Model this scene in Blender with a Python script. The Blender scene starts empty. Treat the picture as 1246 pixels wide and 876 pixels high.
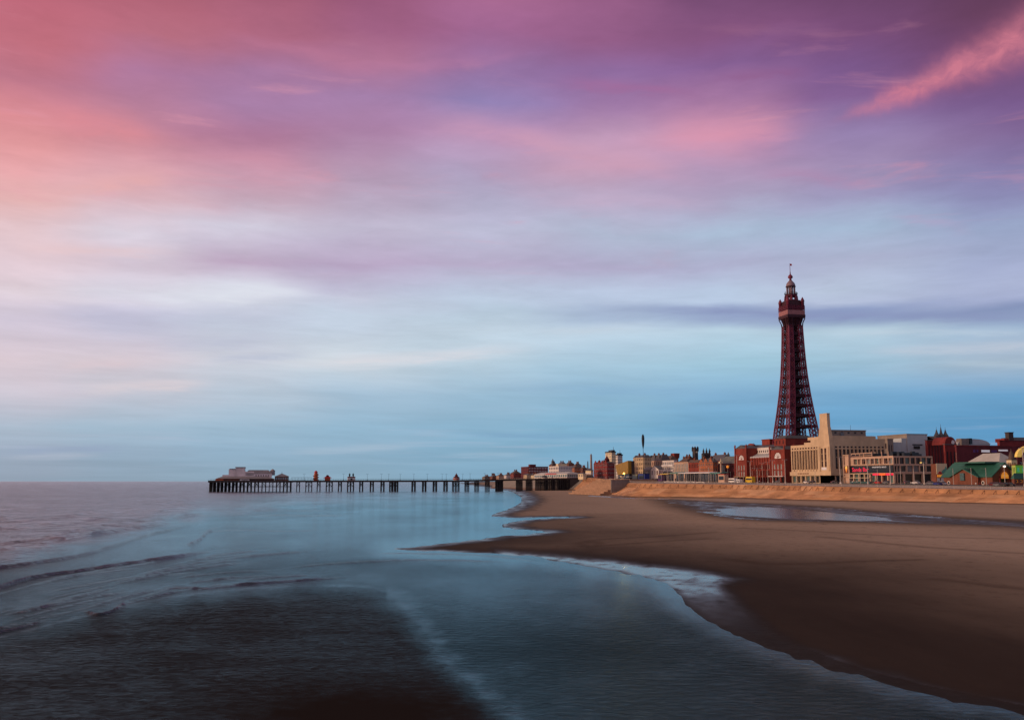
import bpy, bmesh, math, random
import numpy as np
from mathutils import Vector, Matrix
random.seed(7)
np.random.seed(7)
SC = bpy.context.scene
COL = SC.collection
R = math.radians

# ------------------------------------------------------------------ camera
F = 1170.0                     # focal length in pixels of the 1246 px wide photograph
CX, CY = 623.0, 438.0
PITCH = math.atan(147.0 / F)
CP, SP = math.cos(PITCH), math.sin(PITCH)
H = 10.0                       # the camera stands on a pier deck ten metres above the low water
cam = bpy.data.objects.new('camera', bpy.data.cameras.new('camera'))
COL.objects.link(cam)
cam.location = (0, 0, H)
cam.rotation_euler = (math.pi / 2 + PITCH, 0, 0)
cam.data.sensor_width = 36.0
cam.data.lens = F / 1246.0 * 36.0
cam.data.clip_start = 0.5
cam.data.clip_end = 120000
SC.camera = cam

# ------------------------------------------------------------------ colour management
SC.view_settings.view_transform = 'Standard'
SC.view_settings.look = 'None'
SC.view_settings.exposure = 0.0
SC.view_settings.gamma = 1.0
SC.view_settings.use_curve_mapping = False
SC.render.engine = 'CYCLES'
SC.cycles.use_denoising = True
SC.cycles.max_bounces = 6
SC.cycles.diffuse_bounces = 2
SC.cycles.glossy_bounces = 3
SC.cycles.sample_clamp_indirect = 4.0

# ------------------------------------------------------------------ projection helpers
def ray(px, py):
    a, b = px - CX, CY - py
    return (a, F * CP - b * SP, b * CP + F * SP)

def tan_el(px, py):
    d = ray(px, py)
    return d[2] / math.hypot(d[0], d[1])

def ground(px, py, z=0.0):
    d = ray(px, py)
    t = (z - H) / d[2]
    return (d[0] * t, d[1] * t)

def z_at(px, py, dist):
    return H + tan_el(px, py) * dist

# shore frame: p = metres inland, s = metres along the shore, turned 14 degrees from the camera axis
TH = R(14.0)
NX, NY = math.cos(TH), math.sin(TH)
DX, DY = -math.sin(TH), math.cos(TH)
def SPW(s, p):
    return (NX * p + DX * s, NY * p + DY * s)

def s_on(px, P, py=582):
    d = ray(px, py)
    t = P / (d[0] * NX + d[1] * NY)
    return t * (d[0] * DX + d[1] * DY)

def p_on(px, S, py=582):
    d = ray(px, py)
    t = S / (d[0] * DX + d[1] * DY)
    return t * (d[0] * NX + d[1] * NY)

# ------------------------------------------------------------------ world: dusk sky
def lin(c):
    out = []
    for v in c[:3]:
        v = v / 255.0
        out.append(v / 12.92 if v <= 0.04045 else ((v + 0.055) / 1.055) ** 2.4)
    return tuple(out) + (1.0,)

SUN_AZ_DIR = Vector((-0.97, -0.20, 0)).normalized()    # the sun has just gone down over the sea, left of the frame
SUN_EL = R(9.0)

world = bpy.data.worlds.new('World')
SC.world = world
world.use_nodes = True
wn, wl = world.node_tree.nodes, world.node_tree.links
wn.clear()

def M(op, a, b=None, c=None, clamp=False):
    n = wn.new('ShaderNodeMath'); n.operation = op; n.use_clamp = clamp
    for i, v in enumerate((a, b, c)):
        if v is None: continue
        if isinstance(v, (int, float)): n.inputs[i].default_value = v
        else: wl.new(v, n.inputs[i])
    return n.outputs[0]

def SMOOTH(x, a, b):
    n = wn.new('ShaderNodeMapRange'); n.interpolation_type = 'SMOOTHSTEP'
    wl.new(x, n.inputs['Value'])
    n.inputs['From Min'].default_value = a; n.inputs['From Max'].default_value = b
    n.inputs['To Min'].default_value = 0; n.inputs['To Max'].default_value = 1
    return n.outputs['Result']

def WMIX(fac, a, b, mode='MIX'):
    n = wn.new('ShaderNodeMix'); n.data_type = 'RGBA'; n.blend_type = mode
    n.clamp_factor = True
    if isinstance(fac, (int, float)): n.inputs[0].default_value = fac
    else: wl.new(fac, n.inputs[0])
    for i, v in ((6, a), (7, b)):
        if isinstance(v, tuple): n.inputs[i].default_value = v
        else: wl.new(v, n.inputs[i])
    return n.outputs[2]

def WNOISE(x, y, z, sx, sy, detail=4, rough=0.5, dist=0.0):
    c = wn.new('ShaderNodeCombineXYZ')
    wl.new(M('MULTIPLY', x, sx), c.inputs[0]); wl.new(M('MULTIPLY', y, sy), c.inputs[1]); c.inputs[2].default_value = z
    n = wn.new('ShaderNodeTexNoise')
    n.inputs['Scale'].default_value = 1.0; n.inputs['Detail'].default_value = detail
    n.inputs['Roughness'].default_value = rough; n.inputs['Distortion'].default_value = dist
    wl.new(c.outputs[0], n.inputs['Vector'])
    return M('SUBTRACT', n.outputs[0], 0.5)

tc = wn.new('ShaderNodeTexCoord')
sx = wn.new('ShaderNodeSeparateXYZ'); wl.new(tc.outputs['Generated'], sx.inputs[0])
dx, dy, dz = sx.outputs
az = M('ARCTAN2', dx, dy)
hyp = M('SQRT', M('ADD', M('MULTIPLY', dx, dx), M('MULTIPLY', dy, dy)))
tel = M('MAXIMUM', M('DIVIDE', dz, M('MAXIMUM', hyp, 0.001)), 0.0)
lw = M('LOGARITHM', M('ADD', tel, 0.07), math.e)             # clouds crowd together towards the horizon

ROWS = [0, 40, 80, 120, 160, 200, 240, 280, 320, 350, 366, 376, 388, 402, 440, 480, 520, 550, 583]
SKYCOL = {
 0:    [(186,90,110),(192,98,116),(194,112,134),(222,132,140),(222,142,146),(228,158,162),(230,176,176),(228,196,202),(226,202,212),(222,206,216),(214,200,214),(208,196,212),(205,194,212),(206,194,210),(216,198,208),(200,194,208),(166,184,204),(150,168,190),(143,160,180)],
 140:  [(178,90,112),(184,100,122),(172,112,152),(186,122,152),(206,130,144),(216,156,166),(216,174,184),(214,204,218),(208,192,208),(212,208,222),(210,204,220),(196,192,214),(188,186,210),(190,188,210),(214,200,210),(190,196,212),(158,184,206),(144,170,194),(138,162,183)],
 290:  [(166,86,114),(176,96,126),(168,116,160),(166,120,164),(176,116,152),(200,136,160),(198,160,180),(206,200,218),(190,166,194),(212,214,228),(204,206,222),(196,200,218),(188,194,214),(192,200,218),(202,204,216),(176,194,212),(150,182,206),(138,172,198),(134,164,186)],
 440:  [(152,80,118),(160,88,128),(176,108,144),(166,124,172),(168,122,162),(178,142,172),(180,160,186),(190,182,206),(182,162,194),(190,186,212),(194,198,218),(192,200,220),(190,204,222),(192,206,224),(204,214,224),(158,188,212),(138,178,205),(132,170,197),(130,165,188)],
 590:  [(166,95,140),(162,95,144),(150,110,162),(144,124,180),(182,140,178),(176,158,192),(180,174,204),(182,182,208),(176,164,194),(182,192,216),(186,202,224),(184,204,224),(186,206,224),(188,206,222),(182,204,220),(144,182,208),(128,174,204),(122,168,197),(120,163,191)],
 740:  [(150,86,132),(150,88,136),(140,100,156),(156,114,164),(184,142,176),(196,152,180),(184,168,198),(174,184,210),(172,166,198),(180,194,220),(178,194,220),(160,178,208),(164,184,212),(182,204,222),(160,194,216),(132,178,208),(114,172,206),(110,166,200),(106,161,194)],
 890:  [(124,72,118),(132,76,124),(132,88,146),(166,114,160),(206,140,170),(178,146,182),(170,156,190),(166,186,212),(172,174,206),(176,194,220),(176,194,220),(140,158,196),(140,160,196),(176,202,220),(152,194,216),(116,168,206),(96,160,202),(94,158,198),(94,157,194)],
 1050: [(108,62,104),(118,68,116),(122,80,138),(134,92,150),(148,124,174),(156,134,176),(152,146,184),(160,182,210),(170,176,206),(178,192,216),(174,186,214),(130,148,190),(136,156,194),(176,202,220),(152,190,214),(102,160,202),(82,152,198),(80,150,196),(82,150,192)],
 1246: [(100,54,88),(108,60,102),(116,72,122),(118,82,138),(126,96,148),(130,114,164),(134,132,178),(148,162,198),(158,168,204),(166,176,210),(160,170,206),(126,142,184),(134,152,190),(148,174,204),(160,182,204),(86,150,196),(72,146,196),(68,143,192),(70,142,188)],
}
TMAX = 0.62
warp_el = M('ADD', M('MULTIPLY', WNOISE(az, lw, 1.3, 2.6, 2.0, 3, 0.5), 0.055), M('MULTIPLY', WNOISE(az, lw, 4.7, 7.0, 7.0, 4, 0.55), 0.034))
warp_el = M('MULTIPLY', warp_el, SMOOTH(tel, 0.02, 0.30))
warp_az = M('MULTIPLY', WNOISE(az, lw, 8.1, 3.0, 4.0, 3, 0.5), 0.16)
tl = M('ADD', tel, warp_el)
u = M('DIVIDE', tl, TMAX)
azw = M('ADD', az, warp_az)
cols = sorted(SKYCOL)
prev = None; prev_az = None
for pxc in cols:
    ramp = wn.new('ShaderNodeValToRGB')
    cr = ramp.color_ramp; cr.interpolation = 'CARDINAL' if False else 'LINEAR'
    pts = [(tan_el(pxc, y) / TMAX, SKYCOL[pxc][i]) for i, y in enumerate(ROWS)]
    pts = sorted(pts)
    pts.append((0.93, tuple(int(v * 0.80) for v in SKYCOL[pxc][0])))
    pts.append((1.0, (150, 138, 140)))
    while len(cr.elements) < len(pts): cr.elements.new(0.5)
    for e, (pos, c) in zip(cr.elements, pts):
        e.position = max(0.0, min(1.0, pos))
    for e, (pos, c) in zip(cr.elements, pts):
        e.color = lin(c)
    wl.new(u, ramp.inputs[0])
    a_c = math.atan((pxc - CX) / (F * CP + 0.02 * F))
    if prev is None: prev = ramp.outputs[0]
    else: prev = WMIX(SMOOTH(azw, prev_az, a_c), prev, ramp.outputs[0])
    prev_az = a_c
sky = prev
# soft streaks of lighter and darker cloud, fine wisps
n1 = WNOISE(az, lw, 11.0, 4.0, 5.5, 6, 0.55, 0.4)
n2 = WNOISE(M('ADD', az, M('MULTIPLY', lw, 0.35)), lw, 21.0, 11.0, 17.0, 6, 0.6, 0.6)
n3 = M('MULTIPLY', WNOISE(M('SUBTRACT', az, M('MULTIPLY', lw, 0.3)), lw, 27.0, 24.0, 34.0, 6, 0.62, 0.8), SMOOTH(tel, 0.05, 0.2))
amp = M('ADD', M('ADD', 1.0, M('MULTIPLY', n3, 0.13)), M('ADD', M('MULTIPLY', n1, 0.34), M('MULTIPLY', n2, 0.19)))
vm = wn.new('ShaderNodeVectorMath'); vm.operation = 'SCALE'
wl.new(sky, vm.inputs[0]); wl.new(amp, vm.inputs['Scale'])
sky = vm.outputs[0]
# pale wisps low over the water
lowm = M('MULTIPLY', M('MULTIPLY', SMOOTH(tel, 0.004, 0.03), M('SUBTRACT', 1.0, SMOOTH(tel, 0.035, 0.075))), SMOOTH(WNOISE(az, tel, 31.0, 7.0, 150.0, 5, 0.6, 0.2), 0.02, 0.26))
sky = WMIX(M('MULTIPLY', lowm, 0.40), sky, lin((172, 184, 208)))
# rose lit underside of the high cloud
pk = M('MULTIPLY', SMOOTH(WNOISE(M('ADD', az, M('MULTIPLY', tel, 0.8)), lw, 41.0, 5.0, 11.0, 6, 0.6, 0.5), 0.06, 0.30), M('MULTIPLY', SMOOTH(tel, 0.18, 0.30), M('SUBTRACT', 1.0, SMOOTH(tel, 0.40, 0.50))))
sky = WMIX(M('MULTIPLY', pk, 0.58), sky, lin((226, 146, 166)))
# separate long wisps: lens shaped, ragged by a shared noise
wr1 = WNOISE(az, lw, 71.0, 9.0, 12.0, 5, 0.6, 0.4)
wr2 = WNOISE(az, lw, 77.0, 26.0, 40.0, 5, 0.62, 0.5)
tel_w = M('ADD', tel, M('MULTIPLY', M('ADD', wr1, M('MULTIPLY', wr2, 0.5)), M('ADD', 0.006, M('MULTIPLY', tel, 0.055))))
grain = M('ADD', 0.80, M('MULTIPLY', wr2, 1.4))
def wisp(x0, y0, x1, y1, w, col, k):
    global sky
    a0, t0 = math.atan((x0 - CX) / F / 1.01), tan_el(x0, y0); a1, t1 = math.atan((x1 - CX) / F / 1.01), tan_el(x1, y1)
    uu = M('DIVIDE', M('SUBTRACT', az, a0), a1 - a0)
    line = M('ADD', t0, M('MULTIPLY', uu, t1 - t0))
    dd = M('DIVIDE', M('SUBTRACT', tel_w, line), w / F)
    g_ = M('POWER', math.e, M('MULTIPLY', M('MULTIPLY', dd, dd), -1.0))
    lens = M('MULTIPLY', SMOOTH(uu, -0.12, 0.32), M('SUBTRACT', 1.0, SMOOTH(uu, 0.68, 1.12)))
    f_ = M('MULTIPLY', M('MULTIPLY', M('MULTIPLY', g_, lens), grain), k, None, True)
    sky = WMIX(f_, sky, lin(col))
for q in ((20, 125, 170, 165, 20, (232, 128, 136), .45), (40, 228, 190, 214, 12, (238, 168, 164), .50), (250, 36, 440, 82, 10, (200, 116, 148), .34), (390, 84, 640, 66, 9, (194, 118, 160), .30),
          (520, 150, 700, 172, 16, (204, 148, 182), .55), (600, 160, 850, 212, 14, (206, 152, 178), .60), (810, 168, 990, 156, 17, (216, 140, 168), .70), (680, 98, 860, 112, 9, (168, 98, 150), .50),
          (880, 92, 1010, 84, 8, (146, 82, 132), .40), (660, 244, 890, 246, 9, (200, 172, 200), .45), (930, 206, 1080, 220, 8, (176, 130, 170), .50), (1100, 262, 1200, 276, 6, (178, 156, 194), .45),
          (150, 364, 380, 352, 11, (224, 228, 238), .65), (0, 300, 200, 306, 7, (236, 196, 196), .45), (90, 472, 250, 466, 7, (230, 210, 212), .55), (60, 446, 160, 442, 6, (226, 200, 206), .45), (350, 446, 640, 424, 8, (224, 218, 224), .60),
          (250, 436, 370, 432, 5, (166, 178, 206), .45), (180, 420, 330, 412, 9, (176, 180, 206), .40), (750, 372, 1330, 384, 6.5, (130, 142, 186), .80), (820, 388, 1000, 390, 5, (146, 162, 198), .55), (1010, 404, 1300, 402, 5, (190, 206, 222), .55),
          (1060, 428, 1330, 416, 7, (196, 202, 216), .60), (1150, 440, 1300, 446, 4, (176, 196, 212), .5), (650, 404, 800, 398, 5, (196, 208, 222), .4), (0, 549, 150, 545, 4, (142, 160, 194), .55), (0, 556, 120, 554, 3, (178, 186, 204), .45), (340, 551, 510, 541, 5, (168, 188, 208), .55), (540, 554, 650, 552, 3, (160, 188, 212), .5),
          (560, 528, 760, 534, 3.5, (104, 150, 190), .5), (640, 536, 1010, 530, 2.6, (150, 186, 212), .5), (420, 494, 700, 500, 7, (150, 184, 210), .35), (600, 470, 900, 476, 8, (112, 160, 202), .35)):
    wisp(*q)
# the one bright pink plume at upper right
ax_, ay_ = math.atan((1026 - CX) / F), tan_el(1026, 149)
bx_, by_ = math.atan((1262 - CX) / F), tan_el(1262, 48)
ln_ = math.hypot(bx_ - ax_, by_ - ay_)
ex, ey = (bx_ - ax_) / ln_, (by_ - ay_) / ln_
qa, qt = M('SUBTRACT', az, ax_), M('SUBTRACT', tel, ay_)
q1 = M('DIVIDE', M('ADD', M('MULTIPLY', qa, ex), M('MULTIPLY', qt, ey)), ln_)
q2 = M('ADD', M('MULTIPLY', qa, -ey), M('MULTIPLY', qt, ex))
q2 = M('ADD', q2, M('MULTIPLY', WNOISE(q1, q2, 51.0, 5.0, 14.0, 4, 0.6), 0.020))
wid = M('ADD', 0.004, M('MULTIPLY', M('MAXIMUM', q1, 0.0), 0.017))
g = M('POWER', math.e, M('MULTIPLY', M('POWER', M('ABSOLUTE', M('DIVIDE', q2, wid)), 2.0), -1.0))
plume = M('MULTIPLY', M('MULTIPLY', g, SMOOTH(q1, -0.05, 0.45)), M('ADD', 0.66, M('MULTIPLY', WNOISE(q1, q2, 61.0, 9.0, 60.0, 6, 0.6, 0.8), 1.1)))
plume = M('MULTIPLY', plume, M('SUBTRACT', 1.0, SMOOTH(q1, 1.5, 2.4)))
sky = WMIX(M('MINIMUM', M('MAXIMUM', plume, 0.0), 0.78), sky, lin((220, 116, 136)))
# afterglow round the sunken sun, outside the frame on the left
sdot = wn.new('ShaderNodeVectorMath'); sdot.operation = 'DOT_PRODUCT'
wl.new(tc.outputs['Generated'], sdot.inputs[0]); sdot.inputs[1].default_value = (SUN_AZ_DIR.x, SUN_AZ_DIR.y, 0.10)
glow = M('POWER', M('MAXIMUM', sdot.outputs['Value'], 0.0), 5.0)
gc = wn.new('ShaderNodeVectorMath'); gc.operation = 'SCALE'; gc.inputs[0].default_value = (0.75, 0.36, 0.24)
wl.new(glow, gc.inputs['Scale'])
sky = WMIX(1.0, sky, gc.outputs[0], 'ADD')

hsv = wn.new('ShaderNodeHueSaturation'); hsv.inputs['Saturation'].default_value = 0.92; wl.new(sky, hsv.inputs['Color']); sky = hsv.outputs[0]
bg1 = wn.new('ShaderNodeBackground'); wl.new(sky, bg1.inputs[0]); bg1.inputs[1].default_value = 1.0
nish = wn.new('ShaderNodeTexSky'); nish.sky_type = 'NISHITA'; nish.sun_disc = False
nish.sun_elevation = SUN_EL; nish.sun_rotation = math.atan2(SUN_AZ_DIR.x, SUN_AZ_DIR.y) % (2 * math.pi)
nish.air_density = 1.0; nish.dust_density = 1.0
bg2 = wn.new('ShaderNodeBackground'); wl.new(nish.outputs[0], bg2.inputs[0]); bg2.inputs[1].default_value = 0.004
addS = wn.new('ShaderNodeAddShader'); wl.new(bg1.outputs[0], addS.inputs[0]); wl.new(bg2.outputs[0], addS.inputs[1])
wo = wn.new('ShaderNodeOutputWorld'); wl.new(addS.outputs[0], wo.inputs[0])
world.cycles.sampling_method = 'MANUAL'
world.cycles.sample_map_resolution = 512

# ------------------------------------------------------------------ sun: the soft warm glow from the west
sun = bpy.data.objects.new('sun', bpy.data.lights.new('sun', 'SUN'))
COL.objects.link(sun)
sun.data.energy = 2.05
sun.data.angle = R(14)
sun.data.color = (1.0, 0.66, 0.40)
sdir = Vector((SUN_AZ_DIR.x * math.cos(SUN_EL), SUN_AZ_DIR.y * math.cos(SUN_EL), math.sin(SUN_EL)))
sun.rotation_euler = sdir.to_track_quat('Z', 'Y').to_euler()
sun.location = (-60, -20, 60)

# ------------------------------------------------------------------ material helpers
def mat(name, col, rough=0.8, var=0.25, scale=0.6, spec=0.3, metal=0.0, bump=0.0, emit=None, estr=0.0, stretch=(1, 1, 1), stain=0.0):
    m = bpy.data.materials.new(name); m.use_nodes = True
    nt = m.node_tree; n, l = nt.nodes, nt.links
    b = n['Principled BSDF']
    b.inputs['Roughness'].default_value = rough
    b.inputs['Specular IOR Level'].default_value = spec
    b.inputs['Metallic'].default_value = metal
    t = n.new('ShaderNodeTexCoord'); mp = n.new('ShaderNodeMapping'); mp.inputs['Scale'].default_value = stretch
    l.new(t.outputs['Object'], mp.inputs[0])
    nz = n.new('ShaderNodeTexNoise'); nz.inputs['Scale'].default_value = scale; nz.inputs['Detail'].default_value = 6; nz.inputs['Roughness'].default_value = 0.65
    l.new(mp.outputs[0], nz.inputs['Vector'])
    rp = n.new('ShaderNodeValToRGB')
    c = Vector(col[:3])
    rp.color_ramp.elements[0].position = 0.30; rp.color_ramp.elements[1].position = 0.72
    rp.color_ramp.elements[0].color = tuple(c * (1 - var)) + (1,)
    rp.color_ramp.elements[1].color = tuple(c * (1 + var)) + (1,)
    l.new(nz.outputs[0], rp.inputs[0])
    last = rp.outputs[0]
    if stain > 0:
        n2 = n.new('ShaderNodeTexNoise'); n2.inputs['Scale'].default_value = scale * 0.22; n2.inputs['Detail'].default_value = 5
        m2 = n.new('ShaderNodeMapping'); m2.inputs['Scale'].default_value = (1.6, 1.6, 0.35); l.new(t.outputs['Object'], m2.inputs[0]); l.new(m2.outputs[0], n2.inputs['Vector'])
        r2 = n.new('ShaderNodeMapRange'); r2.inputs['From Min'].default_value = 0.48; r2.inputs['From Max'].default_value = 0.75
        r2.inputs['To Max'].default_value = stain; l.new(n2.outputs[0], r2.inputs[0])
        mx = n.new('ShaderNodeMix'); mx.data_type = 'RGBA'; l.new(r2.outputs[0], mx.inputs[0]); l.new(last, mx.inputs[6])
        mx.inputs[7].default_value = tuple(c * 0.45) + (1,)
        last = mx.outputs[2]
    l.new(last, b.inputs['Base Color'])
    if bump > 0:
        bp = n.new('ShaderNodeBump'); bp.inputs['Strength'].default_value = bump; bp.inputs['Distance'].default_value = 0.05
        l.new(nz.outputs[0], bp.inputs['Height']); l.new(bp.outputs[0], b.inputs['Normal'])
    if emit:
        b.inputs['Emission Color'].default_value = tuple(emit) + (1,)
        b.inputs['Emission Strength'].default_value = estr
    return m

MT = {}
def mk(key, *a, **k): MT[key] = mat(key, *a, **k)
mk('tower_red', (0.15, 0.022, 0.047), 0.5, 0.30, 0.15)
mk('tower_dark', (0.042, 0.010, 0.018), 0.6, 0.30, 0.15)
mk('tower_pale', (0.27, 0.115, 0.125), 0.6, 0.2, 0.3)
mk('tower_roof', (0.22, 0.15, 0.18), 0.5, 0.25, 0.4)
mk('brick_red', (0.205, 0.038, 0.028), 0.85, 0.30, 0.30, stain=0.5)
mk('brick_deep', (0.19, 0.030, 0.032), 0.85, 0.30, 0.30, stain=0.5)
mk('brick_maroon', (0.115, 0.022, 0.030), 0.85, 0.25, 0.30, stain=0.4)
mk('brick_orange', (0.34, 0.115, 0.055), 0.85, 0.28, 0.30, stain=0.4)
mk('brick_brown', (0.17, 0.062, 0.040), 0.85, 0.28, 0.30, stain=0.4)
mk('faience', (0.55, 0.41, 0.265), 0.6, 0.14, 0.25, stain=0.35)
mk('cream_stone', (0.50, 0.38, 0.24), 0.75, 0.16, 0.25, stain=0.35)
mk('pink_render', (0.48, 0.33, 0.25), 0.8, 0.14, 0.25, stain=0.3)
mk('white_render', (0.62, 0.58, 0.56), 0.75, 0.10, 0.25, stain=0.25)
mk('grey_clad', (0.42, 0.47, 0.50), 0.5, 0.10, 0.2, stain=0.25)
mk('taupe_clad', (0.25, 0.21, 0.18), 0.7, 0.15, 0.25, stain=0.3)
mk('grey_stone', (0.20, 0.18, 0.17), 0.85, 0.25, 0.4, stain=0.4)
mk('dark_stone', (0.055, 0.046, 0.050), 0.9, 0.30, 0.5)
mk('slate', (0.085, 0.085, 0.095), 0.55, 0.28, 0.5)
mk('slate_green', (0.12, 0.135, 0.125), 0.6, 0.25, 0.4)
mk('roof_brown', (0.10, 0.070, 0.062), 0.8, 0.30, 0.5)
mk('roof_pale', (0.42, 0.41, 0.39), 0.55, 0.12, 0.3, stain=0.25)
mk('roof_green', (0.028, 0.115, 0.092), 0.45, 0.18, 0.4)
mk('canopy_teal', (0.10, 0.30, 0.25), 0.5, 0.15, 0.4)
mk('glass_roof', (0.40, 0.41, 0.43), 0.25, 0.15, 0.5, spec=0.6)
mk('window_glass', (0.020, 0.022, 0.028), 0.12, 0.35, 0.8, spec=0.6)
mk('window_dark', (0.022, 0.014, 0.018), 0.35, 0.35, 0.8, spec=0.4)
mk('window_pale', (0.22, 0.26, 0.27), 0.2, 0.35, 0.6, spec=0.6)
mk('window_white', (0.66, 0.66, 0.68), 0.35, 0.12, 0.6)
mk('window_teal', (0.06, 0.12, 0.12), 0.2, 0.35, 0.6, spec=0.6)
mk('shop_dark', (0.010, 0.011, 0.013), 0.3, 0.3, 0.5, spec=0.5)
mk('frame_white', (0.62, 0.60, 0.58), 0.5, 0.08, 0.6)
mk('frame_dark', (0.030, 0.028, 0.030), 0.5, 0.15, 0.6)
mk('paint_white', (0.72, 0.70, 0.69), 0.45, 0.08, 0.5)
mk('paint_cream', (0.66, 0.55, 0.36), 0.6, 0.10, 0.5)
mk('paint_red', (0.45, 0.025, 0.025), 0.45, 0.12, 0.5)
mk('paint_orange', (0.50, 0.12, 0.050), 0.55, 0.2, 0.5)
mk('paint_blue', (0.020, 0.035, 0.20), 0.45, 0.15, 0.5)
mk('paint_yellow', (0.62, 0.42, 0.03), 0.45, 0.12, 0.5)
mk('paint_green', (0.05, 0.16, 0.06), 0.5, 0.15, 0.5)
mk('paint_purple', (0.09, 0.03, 0.14), 0.5, 0.15, 0.5)
mk('mustard', (0.26, 0.155, 0.018), 0.5, 0.25, 0.35)
mk('pier_iron', (0.016, 0.016, 0.020), 0.7, 0.4, 0.4)
mk('pier_timber', (0.050, 0.040, 0.038), 0.85, 0.35, 0.5)
mk('pier_white', (0.78, 0.70, 0.70), 0.7, 0.12, 0.3, stain=0.4)
mk('pier_slate', (0.27, 0.245, 0.255), 0.6, 0.25, 0.4)
mk('steel_grey', (0.16, 0.17, 0.18), 0.4, 0.15, 0.6, metal=0.3)
mk('pole_pale', (0.46, 0.41, 0.38), 0.5, 0.12, 0.6)
mk('granite', (0.34, 0.31, 0.29), 0.8, 0.18, 0.4, stain=0.3)
mk('spear_dark', (0.012, 0.020, 0.030), 0.5, 0.2, 0.4)
mk('rubber', (0.015, 0.015, 0.016), 0.8, 0.2, 1.0)
mk('skin', (0.40, 0.24, 0.18), 0.6, 0.1, 3.0)
mk('foliage', (0.040, 0.065, 0.028), 0.8, 0.5, 0.8)
mk('bark', (0.06, 0.045, 0.035), 0.9, 0.3, 1.0)
mk('lamp_warm', (0.9, 0.7, 0.3), 0.4, 0.05, 1.0, emit=(1.0, 0.62, 0.12), estr=2.2)
mk('lamp_white', (0.9, 0.85, 0.8), 0.4, 0.05, 1.0, emit=(1.0, 0.86, 0.74), estr=2.0)
mk('sign_yellow', (0.8, 0.5, 0.05), 0.4, 0.1, 1.0, emit=(1.0, 0.50, 0.04), estr=1.6)
mk('sign_gold', (0.6, 0.42, 0.12), 0.4, 0.1, 0.5, emit=(1.0, 0.62, 0.12), estr=0.30)
mk('sign_red', (0.6, 0.02, 0.05), 0.4, 0.1, 1.0, emit=(0.85, 0.02, 0.08), estr=0.55)
mk('sign_orange', (0.7, 0.1, 0.02), 0.4, 0.1, 1.0, emit=(1.0, 0.16, 0.03), estr=0.5)
mk('sign_white', (0.7, 0.7, 0.7), 0.4, 0.1, 1.0, emit=(0.8, 0.78, 0.85), estr=0.25)
mk('light_green', (0.10, 0.26, 0.05), 0.5, 0.2, 0.4, emit=(0.22, 0.80, 0.06), estr=0.16)
mk('light_lime', (0.30, 0.34, 0.08), 0.5, 0.2, 0.4, emit=(0.62, 0.72, 0.10), estr=0.15)
mk('light_teal', (0.1, 0.5, 0.4), 0.5, 0.2, 0.4, emit=(0.06, 0.55, 0.36), estr=0.2)
mk('amber_glow', (0.7, 0.25, 0.04), 0.5, 0.2, 0.4, emit=(1.0, 0.34, 0.04), estr=0.35)
CLOTH = {}
def cloth(key, c): CLOTH[key] = mat('cloth_' + key, c, 0.9, 0.15, 3.0)
for k_, c_ in (('black', (0.012, 0.012, 0.014)), ('navy', (0.015, 0.02, 0.06)), ('red', (0.30, 0.02, 0.02)), ('white', (0.70, 0.68, 0.66)), ('grey', (0.12, 0.12, 0.13)),
               ('blue', (0.03, 0.08, 0.25)), ('pink', (0.5, 0.2, 0.25)), ('beige', (0.35, 0.26, 0.18)), ('green', (0.03, 0.10, 0.05))): cloth(k_, c_)

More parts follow.
